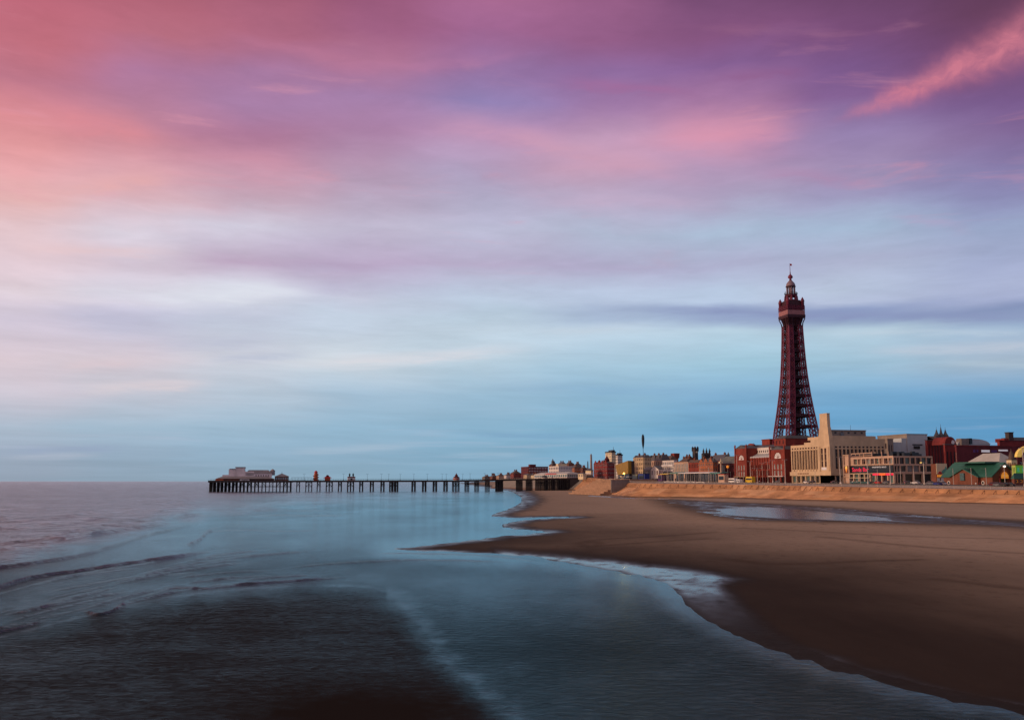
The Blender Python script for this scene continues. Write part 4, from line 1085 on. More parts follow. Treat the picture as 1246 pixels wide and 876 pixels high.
mb.lathe([(uw * 0.32, d0), (uw * 0.32, d1)], 8)
mb.build('open_stage', 'tower_red', tower)
mb = MB(); bw = halfw(18.5) * 1.12
mb.lathe([(uw * 0.9, d1), (bw, d1 + 0.7), (bw, d1 + 1.1)], 16)
for k in range(16):
    an = 2 * math.pi * k / 16; mb.bar((bw * math.cos(an), bw * math.sin(an), d1 + 1.1), (bw * math.cos(an), bw * math.sin(an), d2 + (1.0 if k % 4 == 0 else 0)), 0.16)
    a2 = 2 * math.pi * (k + 1) / 16
    for zz in (d2 - 0.1, d2 - 1.0): mb.bar((bw * math.cos(an), bw * math.sin(an), zz), (bw * math.cos(a2), bw * math.sin(a2), zz), 0.13)
mb.build('upper_balcony', 'tower_dark', tower)
e0, e1 = d1 + 1.1, tz_(349.6); dw = halfw(11.2) * 1.2
mb = MB()
for k in range(10):
    an = 2 * math.pi * k / 10; mb.bar((dw * math.cos(an), dw * math.sin(an), e0), (dw * math.cos(an), dw * math.sin(an), e1), 0.34)
mb.lathe([(dw * 0.40, e0), (dw * 0.40, e1)], 10)
mb.build('lantern_drum', 'tower_roof', tower)
mb = MB(); mb.lathe([(dw * 1.22, e1), (dw * 1.26, e1 + 0.5)], 20); mb.build('cornice', 'tower_dark', tower)
f1 = tz_(341.4)
mb = MB(); hh_ = f1 - e1 - 0.5
mb.lathe([(dw * 1.12, e1 + 0.5), (dw * 1.13, e1 + 0.5 + hh_ * .2), (dw * 0.98, e1 + .5 + hh_ * .5), (dw * 0.62, e1 + .5 + hh_ * .78), (dw * 0.32, f1)], 20)
mb.build('dome', 'tower_roof', tower, True)
mb = MB(); g_ = tz_(337.4)
mb.lathe([(dw * 0.30, f1), (dw * 0.26, tz_(339.4)), (dw * 0.58, tz_(338.3)), (dw * 0.62, g_), (dw * 0.50, tz_(335.8)), (0.42, tz_(334)), (0.26, tz_(331)), (0.20, tz_(330.5))], 14)
mb.build('finial', 'tower_red', tower, True)
mb = MB(); mb.bar((0, 0, tz_(330.8)), (0, 0, tz_(320.6)), 0.20, 0.13, 6); mb.build('flagpole', 'tower_red', tower)
mb = MB(); zf = tz_(323.4)
mb.hexa([(0.15, -0.02, zf), (1.4, -0.25, zf - .15), (1.4, -0.21, zf - .15), (0.15, 0.02, zf)], [(0.15, -0.02, zf + 1.5), (1.4, -0.25, zf + 1.25), (1.4, -0.21, zf + 1.25), (0.15, 0.02, zf + 1.5)])
mb.build('flag', 'paint_red', tower)

# ------------------------------------------------------------------ red brick tower building
b = Bld('red_brick_entertainment_hall', 'long ornate red brick hall with two arched pavilions at the foot of the iron tower', 'hall', 897, 958.5, 972, 335)
L, W = b.L, 46.0
zt = lambda py, px=930: b.zw(py, px)
yR0, yR1 = 0.0, b.y(939.5)               # right (south) pavilion
yL0, yL1 = b.y(911.7), L                 # left (north) pavilion
zc = zt(557.5)
# pavilion walls
def pavilion(y0, y1, ztop, arch_lo, arch_hi, skips):
    mb = MB(); wd = y1 - y0; ym = (y0 + y1) / 2
    cols = even(y0, y1, 3, 0.42, wd * 0.18)
    rows = [(4.9, 8.4), (9.2, 12.6)]
    b.facade(mb, 'w', y0, y1, 4.4, arch_lo, cols, rows, at=-1.2, win=('window_pale', 'frame_white', 2, 3))
    b.facade(mb, 'w', y0, y1, 0.0, 4.4, even(y0, y1, 3, 0.74, 1.2), [(0.2, 3.9)], d=0.8, at=-1.2, win=('shop_dark', 'frame_dark', 2, 1), name='shop_window')
    # wall with the round arch: a polygon ring
    r = wd * 0.22; n = 12
    zA = arch_lo
    pts = [(ym + r * math.cos(math.pi * k / n), zA + 0.4 + (arch_hi - zA - 0.4) * math.sin(math.pi * k / n)) for k in range(n + 1)]
    mb.prism_x([(y1, zA), (y1, ztop), (ym, ztop), (ym, arch_hi)] + [q for q in pts[:n // 2 + 1]][::-1][1:] + [(ym + r, zA)], -1.2, -0.7)
    mb.prism_x([(y0, ztop), (y0, zA), (ym - r, zA)] + [q for q in pts[n // 2:]][::-1][:-1] + [(ym, arch_hi), (ym, ztop)], -1.2, -0.7)
    for yy in (y0, y1 - 1.3): mb.box(-1.75, -1.204, yy, yy + 1.3, 0, ztop + 1.6)
    for yy in (y0, y1 - 1.3): mb.prism_z([(-1.9, yy - .15), (-0.9, yy - .15), (-0.9, yy + 1.45), (-1.9, yy + 1.45)], ztop + 1.6, ztop + 3.0, scale_top=0.15)
    mb.box(-1.6, -1.2, y0 + 1.3, y1 - 1.3, 8.55, 9.05); mb.box(-1.6, -1.2, y0 + 1.3, y1 - 1.3, arch_lo - 0.55, arch_lo - 0.1)
    b.shell(mb, 10, wd, 0, ztop, 'nsre', -1.195, y0)
    b.obj('pavilion_wall', mb, 'brick_red')
    mb = MB(); mb.prism_x([(ym - r, zA)] + [(ym + r * math.cos(math.pi * (1 - k / n)), zA + (arch_hi - zA) * math.sin(math.pi * k / n)) for k in range(1, n)] + [(ym + r, zA)], -0.9, -0.84)
    aw_ = b.obj('arched_window', mb, 'window_white')
    mb = MB()
    for k in range(1, 6):
        an = math.pi * k / 6; mb.bar((-0.95, ym, zA + .2), (-0.95, ym + r * math.cos(an), zA + (arch_hi - zA) * math.sin(an)), 0.10)
    mb.build('glazing_bars', 'brick_red', aw_)
    mb = MB(); gable(mb, -1.2, 8.8, y0 + .6, y1 - .6, ztop + 0.1, ztop + 2.6, 'x', 0.1)
    gable_wall_w(mb, y0 + .6, y1 - .6, -1.1, ztop, ztop + 2.4)
    b.obj('pavilion_roof', mb, 'slate')
pavilion(yR0, yR1, b.z(546.5), zt(557.6, 948), zt(550.6, 948), None)
pavilion(yL0, yL1, b.zw(545.8, 904), zt(559.6, 904), zt(553.8, 904), None)
# centre range
mb = MB(); yc0, yc1 = yR1, yL0
cols = even(yc0, yc1, 9, 0.5, 0.4)
b.facade(mb, 'w', yc0, yc1, 4.5, zc, cols, [(5.2, 8.6), (9.6, 12.6)], d=0.5, at=1.0, win=lambda i, k: (('window_dark', 'window_glass', 'window_pale')[(i + k) % 3], 'brick_deep', 2, 3))
b.facade(mb, 'w', yc0, yc1, 0, 4.5, even(yc0, yc1, 9, 0.78, 0.4), [(0.2, 4.0)], d=0.9, at=1.0, win=('shop_dark', 'frame_dark', 2, 1), name='shop_window')
for cc in cols[1:]:
    mb.box(0.55, 0.998, (cols[cols.index(cc) - 1][1] + cc[0]) / 2 - 0.28, (cols[cols.index(cc) - 1][1] + cc[0]) / 2 + 0.28, 4.4, zc + 0.8)
mb.box(0.5, 1.0, yc0, yc1, zc - 0.1, zc + 0.5)
b.shell(mb, 30, yc1 - yc0, 0, zc, 're', 1.0, yc0)
b.obj('front_wall', mb, 'brick_red')
mb = MB(); z1, z2 = zt(556.4), zt(551.0)
mb.add([(1.0, yc0, zc + 0.6), (1.0, yc1, zc + 0.6), (7.0, yc1, z2), (7.0, yc0, z2)], [(3, 2, 1, 0)])
for k in range(13):
    yy = yc0 + (yc1 - yc0) * k / 12; mb.bar((0.98, yy, zc + 0.65), (6.98, yy, z2 + 0.05), 0.12)
mb.box(1.0, 1.2, yc0, yc1, zc + 0.02, zc + 1.6)
b.obj('glass_roof', mb, 'glass_roof')
yu1 = b.y(918.5, 7.0); yu0 = b.y(939.2, 7.0); z3 = zt(543.6)
mb = MB(); mb.box(7.05, 30, yu0, yu1, zc, z2 - 0.3)
b.facade(mb, 'w', yu0, yu1, z2 - 0.3, z3, even(yu0, yu1, 8, 0.62, 0.3), [(z2 + 0.6, z2 + 2.4)], at=7.05, win=('window_dark', 'frame_white', 2, 1))
b.shell(mb, 22, yu1 - yu0, z2 - 0.3, z3, 'nser', 7.05, yu0)
b.obj('attic_wall', mb, 'white_render')
mb = MB(); hip(mb, 7.4, 40, yu0 - 5, yu1 + 9, z3 + 0.05, zt(539.6), 8.0, 0.6); b.obj('main_roof', mb, 'slate')
mb = MB(); y0_, y1_ = b.y(921, 12), b.y(907.5, 12); ym = (y0_ + y1_) / 2; rr = (y1_ - y0_) / 2   # big round gable behind
zg0, zg1 = zt(549), zt(536.6)
mb.prism_x([(y1_, 0.0), (y0_, 0.0), (y0_, zg0)] + [(ym - rr * math.cos(math.pi * k / 12), zg0 + (zg1 - zg0) * math.sin(math.pi * k / 12)) for k in range(1, 12)] + [(y1_, zg0)], 12, 13)
mb.box(12.9, 40, y0_ + 1, y1_ - 1, 0, zg0)
b.obj('round_gable', mb, 'brick_red')
mb = MB(); mb.prism_x([(y1_ - 1, zg0)] + [(ym + (rr - 1) * math.cos(math.pi * k / 12), zg0 + (zg1 - zg0 - 1) * math.sin(math.pi * k / 12)) for k in range(1, 12)] + [(y0_ + 1, zg0)], 13.0, 40)
b.obj('barrel_roof', mb, 'slate')
mb = MB(); y0_, y1_ = b.y(938, 16), b.y(928.5, 16); mb.box(16, 28, y0_, y1_, 0, zt(533.2)); mb.box(15.7, 28.3, y0_ - .3, y1_ + .3, zt(533.2), zt(532.2)); b.obj('roof_block', mb, 'brick_red')
mb = MB(); y0_, y1_ = b.y(957.5, 10), b.y(943.5, 10); zz = b.z(531.5)
b.facade(mb, 'w', y0_, y1_, zt(546), zz, even(y0_, y1_, 3, 0.35, 1), [(zt(540.5), zt(536))], at=10, win=('window_dark', 'brick_deep', 2, 2))
b.shell(mb, 22, y1_ - y0_, zt(552), zz, 'nser', 10, y0_)
b.obj('tower_base_block', mb, 'brick_red')
mb = MB(); hip(mb, 10, 32, y0_, y1_, zz, zz + 2.2, 3.0, 0.5); b.obj('block_roof', mb, 'slate')
mb = MB()                                   # south side in the gap, dark with pale windows
b.facade(mb, 's', 8.9, W, 0, b.z(543), even(8.9, W, 9, 0.45, 0.5), [(1.0, 4.0), (6, 8.5), (10, 12.5), (14, 16.5)], at=0.02, win=('window_white', 'brick_deep', 2, 2))
b.shell(mb, W - 8.9, L, 0, b.z(543), 'ne', 8.9, 0.02)
b.obj('side_wall', mb, 'brick_deep')
for (cx_, cy_, cz_, ch_) in ((9, yu1 + 4, z3, 3.0), (14, yu0 - 3, z3, 2.6), (20, yu1 + 7, z3 + 2, 3.0), (6, yL1 - 4, b.zw(545.8, 904), 2.6), (7, yR0 + 3, b.z(546.5), 2.8)):
    mb = MB(); mb.box(cx_ - .7, cx_ + .7, cy_ - 1.0, cy_ + 1.0, cz_ - 3, cz_ + ch_)
    for q in (-.5, .5): mb.lathe([(.2, cz_ + ch_), (.16, cz_ + ch_ + .8)], 6, (cx_, cy_ + q))
    b.obj('chimney', mb, 'brick_deep')
mb = MB(); mb.box(-3.6, -1.8, 0.3, yR1 - 0.4, 4.3, 4.65); b.obj('shop_canopy', mb, 'paint_white')
mb = MB(); mb.box(-3.0, -1.8, yL0 + 0.4, yL1 - 0.2, 4.3, 4.6); b.obj('awning', mb, 'paint_cream')

# ------------------------------------------------------------------ cream department store with the corner tower
b = Bld('cream_department_store', 'cream tiled art deco department store with a tapering corner tower beside the red brick hall', 'department store', 963.5, 1012, 1079, 331)
L, W = b.L, b.W
z1 = b.zw(541.6, 975); z2 = b.z(533.2); zf0, zf1 = b.z(578.2), b.z(573.4)
ycor = b.y(998.0)                            # corner tower takes the south end of the west front
xcor = b.x(1016.0)
mb = MB()
cw = even(ycor, L, 10, 0.62, 0.5); pr = (b.z(544.6), b.z(542.6)); tall = (b.z(570.5), b.z(546.2))
def zstep(y): return z1
b.facade(mb, 'w', ycor, L, zf1, z1, cw, [tall, pr], d=0.5, at=0.0, win=lambda i, k: (('window_glass', 'window_dark')[i % 2], 'brick_brown', 1, 6) if k == 0 else ('window_dark', 'brick_brown', 1, 1))
b.facade(mb, 'w', ycor, L, 0, zf0, even(ycor, L, 6, 0.8, 0.2), [(0.25, zf0 - 0.35)], d=0.8, at=0.0, win=lambda i, k: [('shop_dark', 'faience', 2, 1), ('shop_dark', 'faience', 3, 1), ('window_teal', 'faience', 2, 1)][i % 3], name='shop_window')
ys = b.y(980, 0)
mb.box(0.02, W * 0.96, ycor, ys, z1, b.z(536.4)); mb.box(0.02, W * 0.96, ycor, b.y(988), b.z(536.4), z2)
nS = 13
cs = even(xcor, W, nS, 0.6, 0.4)
b.facade(mb, 's', xcor, W, zf1, z2 + 0.0, cs, [tall, pr], d=0.5, at=0.0, win=lambda i, k: ('window_dark', 'taupe_clad', 1, 6) if k == 0 else ('window_dark', 'brick_brown', 1, 1))
b.facade(mb, 's', xcor, W, 0, zf0, even(xcor, W, 7, 0.75, 0.3), [(0.25, zf0 - 0.35)], d=0.8, at=0.0, win=('shop_dark', 'frame_dark', 2, 1), name='shop_window')
b.shell(mb, W, L, 0, z1, 'ne', 0, 0); mb.box(0.05, W - .05, 0.05, L - .05, z1 - 0.6, z1 - 0.3)
for i in range(len(cw) - 1): mb.box(-0.42, -0.003, (cw[i][1] + cw[i+1][0]) / 2 - 0.30, (cw[i][1] + cw[i+1][0]) / 2 + 0.30, zf1 + 0.3, tall[1] + 0.4)
for i in range(len(cs) - 1): mb.box((cs[i][1] + cs[i+1][0]) / 2 - 0.30, (cs[i][1] + cs[i+1][0]) / 2 + 0.30, -0.42, -0.003, zf1 + 0.3, tall[1] + 0.4)
b.obj('wall', mb, 'faience')
mb = MB(); mb.box(-1.1, 0, ycor, L + 0.3, zf0, zf1); mb.box(-1.1, W + .2, -1.1, ycor, zf0 - 0.02, zf1 + 0.02)
fa = b.obj('fascia', mb, 'faience')
text_obj('lettering', 'THE ALBERT AND THE LION', 1.05, 'brick_brown', fa, (-1.16, (ycor + L) / 2 + 1.0, (zf0 + zf1) / 2), 'w')
# corner tower
mb = MB(); ztt = b.z(503.2); zsh = b.z(527)
b.facade(mb, 'w', 0, ycor, zf1, b.z(543), even(0, ycor, 2, 0.55, ycor * 0.2), [(b.z(568), b.z(560.5)), (b.z(560), b.z(552.0)), (b.z(551.5), b.z(545.0))], d=0.6, at=-0.9, win=('window_dark', 'brick_maroon', 1, 4))
b.facade(mb, 's', -0.9, xcor, zf1, b.z(543), even(-0.9, xcor, 2, 0.3, 1.2), [(b.z(568), b.z(556.5)), (b.z(556), b.z(545.0))], d=0.6, at=-0.5, win=('window_dark', 'brick_maroon', 1, 4))
mb.box(-1.0, 0.05, -0.6, 0.4, zf1, b.z(543)); mb.box(-1.3, -0.95, 0.4, ycor * 0.2 + 0.2, zf1, b.z(543)); mb.box(-1.3, -0.95, ycor * 0.8 - 0.2, ycor - .02, zf1, b.z(543))
a0_ = [(-0.9, -0.5), (xcor, -0.5), (xcor, ycor), (-0.9, ycor)]
def ring(f): 
    cxm, cym = (xcor - .9) / 2, (ycor - .5) / 2
    return [((x - cxm) * f + cxm, (y - cym) * f + cym) for x, y in a0_]
def frus(f0, z0, f1, z1_): mb.hexa([(*q, z0) for q in ring(f0)], [(*q, z1_) for q in ring(f1)])
frus(1.0, b.z(543), 0.93, b.z(533)); frus(0.93, b.z(533), 0.80, zsh); frus(0.80, zsh, 0.70, b.z(519.5)); frus(0.66, b.z(519.5), 0.62, ztt); frus(0.66, ztt, 0.66, ztt + 0.5)
b.obj('corner_tower', mb, 'faience')
mb = MB(); mb.box(-1.0, -0.93, ycor * 0.28, ycor * 0.72, b.z(571.6), b.z(568.3)); bn = b.obj('banner', mb, 'window_white')
mb = MB(); mb.box(0.2, 0.3, 0, 0, 0, 0)
mb = MB(); x0_, x1_ = 5.0, b.x(1056, 6); mb.box(x0_, x1_, 6, 20, z2 - 3, b.z(523)); mb.box(x0_ - .3, x1_ + .3, 5.7, 20.3, b.z(523), b.z(522))
for i in range(5): mb.box(x0_ + 2 + i * 4.6, x0_ + 3.4 + i * 4.6, 5.90, 6.0, b.z(526.5), b.z(524.5), 1)
b.obj('roof_penthouse', mb, ['taupe_clad', 'window_dark'])
mb = MB(); mb.box(0.6, W - 6.0, 0.6, ycor + 0.1, z2 - 2, z2 + 1.6); mb.box(xcor + 2, W * 0.86, 3.5, L * 0.7, z2, b.z(529.5)); b.obj('roof_parapet', mb, 'faience')

rnd = random.Random(9)
for k in range(7):
    mb = MB(); x_ = 6 + rnd.random() * (W - 18); y_ = 4 + rnd.random() * 12; zz = z2 + 1.5; mb.box(x_, x_ + 1 + rnd.random() * 2.5, y_, y_ + 2, zz - 2.5, zz + .6 + rnd.random() * 2.0); b.obj('roof_vent', mb, 'steel_grey')
mb = MB(); mb.bar((W * .55, 10, z2), (W * .55, 10, z2 + 9), .14, .07, 6); b.obj('aerial', mb, 'frame_dark')

# ------------------------------------------------------------------ bar and arcade block with the red neon sign
b = Bld('arcade_block', 'low pinkish arcade block with a dark fascia and red neon lettering', 'arcade', 1029, 1088, 1136, 322)
L, W = b.L, b.W
zr = b.z(554.3); zl1 = b.z(565.2); zs0, zs1 = b.z(574.8), b.z(566.2); zg = b.z(575.2)
mb = MB()
colsW = even(0, L * 0.83, 9, 0.80, 0.5)
b.facade(mb, 'w', 0, L * 0.95, zl1, zr, colsW, [(zl1 + 0.6, zr - 1.2)], d=1.2, at=0, win=lambda i, k: [('window_pale', 'pink_render', 2, 1), ('window_dark', 'pink_render', 1, 1), ('pink_render', 'window_dark', 3, 2), ('window_teal', 'pink_render', 2, 2), ('window_dark', 'frame_white', 3, 1)][i % 5], name='window')
b.facade(mb, 'w', 0, L * 0.95, 0, zg, even(0, L * 0.95, 8, 0.82, 0.3), [(0.2, zg - 0.5)], d=1.0, at=0, win=lambda i, k: [('window_teal', 'pink_render', 2, 1), ('shop_dark', 'frame_dark', 2, 1), ('shop_dark', 'frame_dark', 3, 1)][i % 3], name='shop_window')
b.facade(mb, 's', 0, W, zl1, zr - 0.1, even(0, W, 7, 0.84, 0.4), [(zl1 + 0.4, zr - 1.0)], d=0.8, at=0, win=lambda i, k: [('shop_dark', 'grey_stone', 1, 1), ('window_dark', 'grey_stone', 2, 1), ('window_teal', 'grey_stone', 1, 1)][i % 3])
b.facade(mb, 's', 0, W, zg, zl1, even(0, W, 6, 0.88, 0.3), [(zg + 0.6, zl1 - 0.5)], d=0.8, at=0, win=lambda i, k: [('shop_dark', 'frame_white', 1, 1), ('steel_grey', 'grey_stone', 2, 1)][(i // 2) % 2])
b.facade(mb, 's', 0, W, 0, zg, even(0, W, 4, 0.82, 0.5), [(0.2, zg - 0.5)], d=0.9, at=0, win=('shop_dark', 'paint_cream', 1, 1), name='shop_window')
mb.box(0.5, W - .2, 0.5, L * 0.95, zl1, zl1 + .3); mb.box(0.02, W - .02, 0.02, L * 0.95, zr - 0.8, zr - 0.4)
mb.box(2.0, 2.3, 0, L, 0, zr - 1)
b.shell(mb, W, L * 0.95, 0, zr - 0.3, 'ne', 0, 0)
b.obj('wall', mb, 'pink_render')
mb = MB(); mb.box(0.25, 0.9, 0.5, L * 0.92, zs0, zs1); mb.box(-0.25, 0.2, 0.4, L * 0.93, zs0, zs1); fa = b.obj('sign_fascia', mb, 'shop_dark')
yl0, yl1 = b.y(1058.0), b.y(1038)
lt = text_obj('red_lettering', 'Sands Bar', (zs1 - zs0) * 0.86, 'sign_red', fa, (-0.32, (yl0 + yl1) / 2, (zs0 + zs1) / 2 - 0.1), 'w', 0.06)
w_ = max(v.co.x for v in lt.data.vertices) - min(v.co.x for v in lt.data.vertices); lt.scale = ((yl1 - yl0) / w_, 1, 1)
lt2 = text_obj('white_lettering', 'AMUSEMENTS  BINGO', 1.0, 'sign_white', fa, (-0.30, (b.y(1080) + b.y(1062)) / 2, zs1 - 0.75), 'w', 0.03)
w_ = max(v.co.x for v in lt2.data.vertices) - min(v.co.x for v in lt2.data.vertices); lt2.scale = ((b.y(1062.5) - b.y(1080)) / w_, 1, 1)
mb = MB()                                  # lighted strips of shop signs under the fascia
for (pa, pb, m) in ((1063, 1070.5, 0), (1071, 1078, 1), (1079, 1085, 0), (1086, 1087.6, 0)):
    mb.box(-0.5, -0.05, b.y(pb), b.y(pa), zg - 1.25, zg - 0.2, m)
b.obj('shop_sign', mb, ['sign_red', 'sign_orange'])
mb = MB(); yb0, yb1 = b.y(1061), b.y(1037); zz0, zz1 = zg - 2.7, zg - 0.1
for k in range(5): yy = yb0 + (yb1 - yb0) * k / 4; mb.box(-1.8, -1.55, yy - 0.12, yy + 0.12, zz0, zz1)
mb.box(-1.8, -1.5, yb0, yb1, zz1 - 0.3, zz1); mb.box(-1.82, -1.48, yb0, yb1, zz0, zz0 + 0.25)
mb.box(-1.4, -0.4, yb0, yb1, 0.1, 1.1, 1)
b.obj('veranda_frame', mb, ['paint_cream', 'window_teal'])
# corner bay with the ice cream cone sign
mb = MB(); yk0, yk1 = b.y(1036), b.y(1029.2)
for yy in (yk0, yk1 - 0.5): mb.box(-1.4, -0.9, yy, yy + 0.5, 0, b.z(550.5))
for zz in (b.z(551), b.z(564.6), b.z(575.4), 4.0): mb.box(-1.42, -0.2, yk0 + .02, yk1 - .02, zz - 0.35, zz + 0.05)
mb.box(-0.6, 8, yk0 + .5, yk1 - .5, 0, b.z(552)); b.obj('corner_bay', mb, 'pink_render')
mb = MB(); mb.box(-1.2, -0.95, yk0 + .5, yk1 - .5, b.z(574.8), b.z(565.8)); bay = b.obj('cone_sign', mb, 'brick_brown')
mb = MB(); zc0, zc1 = b.z(574.0), b.z(569.5); ym = (yk0 + yk1) / 2
mb.lathe([(0.05, zc0), (0.95, zc1), (1.0, zc1 + .2)], 12, (-1.25, ym), sxy=(0.2, 1)); mb.lathe([(1.05, zc1 + .2), (1.1, zc1 + .9), (0.7, zc1 + 1.6), (0.1, zc1 + 2.0)], 12, (-1.25, ym), mi=1, sxy=(0.2, 1))
mb.build('ice_cream_emblem', ['amber_glow', 'sign_gold'], bay)
# roof terrace frames stepping back
mb = MB(); zt1 = b.z(548.6)
ys_ = [b.y(q, 6) for q in (1062, 1052, 1047, 1042, 1037)]
for i, yy in enumerate(ys_): mb.box(6, 6.4, yy - .2, yy + .2, zr - .5, zt1 + (0 if i else 0.6))
mb.box(6, 6.4, ys_[0], ys_[-1], zt1 - 0.5, zt1); mb.box(6.02, 6.38, ys_[0], ys_[-1], zr + 0.8, zr + 1.1)
mb.box(7, 16, ys_[0] + .5, ys_[-1] - .5, zr - .5, zt1 - .6, 1)
for pa in (1066, 1074, 1082): mb.box(10, 10.3, b.y(pa, 10) - .2, b.y(pa, 10) + .2, zr - 0.3, zt1 + 0.5)
b.obj('roof_terrace', mb, ['pink_render', 'shop_dark'])
mb = MB(); rnd = random.Random(3)
for k in range(11): 
    x_ = 3 + rnd.random() * (W - 8); y_ = 1 + rnd.random() * 16; mb.box(x_, x_ + 2 + rnd.random() * 2, y_, y_ + 2, zr - 0.4, zr + 0.6 + rnd.random() * 2.2)
b.obj('roof_plant', mb, 'shop_dark')

# ------------------------------------------------------------------ billboard kiosk
b = Bld('billboard_kiosk', 'narrow kiosk with a large picture billboard above an amber lit sign', 'kiosk', 1137.5, 1140.0, 1153.5, 318)
W = b.W; L = max(b.L, 4.0); zt0, zt1 = b.z(576.8), b.z(563.8)
mb = MB(); mb.box(0, W, 0.3, L, 0, zt1 - 0.2); b.obj('wall', mb, 'brick_brown')
mb = MB(); mb.box(0.1, W - 0.2, 0.05, 0.28, zt0, zt1); bb = b.obj('billboard', mb, 'paint_cream')
mb = MB(); mb.prism_y([(W * .35, zt0 + .3), (W * .95, zt0 + .3), (W * .95, zt1 - 2.4), (W * .86, zt1 - 1.2), (W * .76, zt1 - 2.6), (W * .6, zt0 + 2.2)], 0.0, 0.048); mb.build('picture', 'canopy_teal', bb)
mb = MB(); mb.prism_y([(W * .1, zt0 + .2), (W * .5, zt0 + .2), (W * .42, zt0 + 1.1), (W * .25, zt0 + 1.4)], -0.02, 0.046); mb.build('picture', 'paint_red', bb)
mb = MB(); mb.box(0.2, W - 0.1, -0.25, 0.0, b.z(580.3), b.z(577.6)); sg = b.obj('lit_sign', mb, 'amber_glow')
text_obj('lettering', 'CASINO', 1.0, 'sign_gold', sg, (W / 2, -0.3, b.z(579)), 's', 0.04)
mb = MB()
for k in range(3): mb.box(0.4 + k * W / 3, 0.4 + k * W / 3 + W / 4, 0.2, 0.29, 0.2, b.z(581.2))
b.obj('shop_window', mb, 'window_white')
def MBbox(b, parent, name, q, m):
    mb = MB(); mb.box(*q); mb.build(name, m, parent)
# ------------------------------------------------------------------ a plain building: walls with windows in real openings, a roof, chimneys
DBG = []
def house(name, label, cat, l, c, r, P, ytop, wall, roof=('flat', 'slate', None), W_=(3, 4), S_=(3, 3), wstyle=('window_dark', 'frame_white', 2, 2), sstyle=None, fw=0.5, fh=0.55, base=None,
          zlo=None, chim=0, extra=None, shop=None, swall=None, group=None):
    b = Bld(name, label, cat, l, c, r, P, base, group)
    L, W = b.L, b.W; zt = b.z(ytop); sstyle = sstyle or wstyle
    z0 = -1.5
    mb = MB(); gs = 0.0
    if shop: gs = min(4.2, zt * 0.35)
    def rows(n):
        st = (zt - gs - 0.3) / n
        return [(gs + 0.15 + st * (k + (1 - fh) / 2 + 0.05), gs + 0.15 + st * (k + (1 + fh) / 2 + 0.05)) for k in range(n)]
    nW, kW = W_; nS, kS = S_
    if shop:
        b.facade(mb, 'w', 0, L, z0, gs, even(0, L, max(2, kW // 2), 0.8, 0.2), [(0.2, gs - 0.9)], d=0.6, win=(shop, 'frame_dark', 2, 1), name='shop_window')
        b.facade(mb, 's', 0, W, z0, gs, even(0, W, max(2, kS // 2), 0.75, 0.2), [(0.2, gs - 0.9)], d=0.6, win=(shop, 'frame_dark', 2, 1), name='shop_window')
    zz0 = gs if shop else z0
    b.facade(mb, 'w', 0, L, zz0, zt, even(0, L, kW, fw, 0.3) if kW else [], rows(nW) if nW else [], win=wstyle)
    m2 = mb
    if swall: b.shell(mb, W, L, z0, zt, 'ne'); b.obj('wall', mb, wall); m2 = MB()
    b.facade(m2, 's', 0, W, zz0, zt, even(0, W, kS, fw, 0.3) if kS else [], rows(nS) if nS else [], win=sstyle)
    if not swall: b.shell(m2, W, L, z0, zt, 'ne')
    if roof[0] == 'gable_s': gable_wall_s(m2, 0, W, 0.02, zt, b.z(roof[2]) - 0.1); gable_wall_s(m2, 0, W, L - 0.32, zt, b.z(roof[2]) - 0.1)
    if roof[0] == 'gable_w': gable_wall_w(m2, 0, L, 0.02, zt, b.z(roof[2]) - 0.1)
    b.obj('side_wall' if swall else 'wall', m2, swall or wall)
    mb = MB()
    if roof[0] == 'flat':
        mb.box(0.35, W - 0.35, 0.35, L - 0.35, zt - 0.5, zt - 0.2); mb.box(-0.25, W + .25, -0.25, 0.3, zt, zt + 0.5); mb.box(-0.25, 0.3, 0.3, L + .25, zt, zt + 0.5)
    elif roof[0] == 'gable_s': gable(mb, 0, W, 0, L, zt, b.z(roof[2]), 'y')
    elif roof[0] == 'gable_w': gable(mb, 0, W, 0, L, zt, b.z(roof[2]), 'x')
    elif roof[0] == 'hip': hip(mb, 0, W, 0, L, zt + 0.02, b.z(roof[2]))
    elif roof[0] == 'mansard':
        hip(mb, 0, W, 0, L, zt + 0.02, b.z(roof[2]), 2.2)
        n = max(2, kW // 2)
        for i in range(n):
            y_ = L * (i + .5) / n; mb.box(0.2, 2.2, y_ - 0.9, y_ + 0.9, zt + 0.4, b.z(roof[2]) - 0.3, 0)
    rf = b.obj('roof', mb, roof[1])
    for k in range(chim):
        mb = MB(); y_ = L * (k + 0.5) / chim; x_ = W / 2; zz = (b.z(roof[2]) if roof[2] else zt)
        mb.box(x_ - .7, x_ + .7, y_ - 1.0, y_ + 1.0, zz - 1.5, zz + 1.6)
        for q in (-.55, 0, .55): mb.lathe([(0.17, zz + 1.6), (0.14, zz + 2.3)], 6, (x_, y_ + q))
        mb.build('chimney', 'brick_brown', rf)
    DBG.append((name, round(b.s0), round(L), round(W), round(zt, 1)))
    if extra: extra(b, zt, rf)
    return b

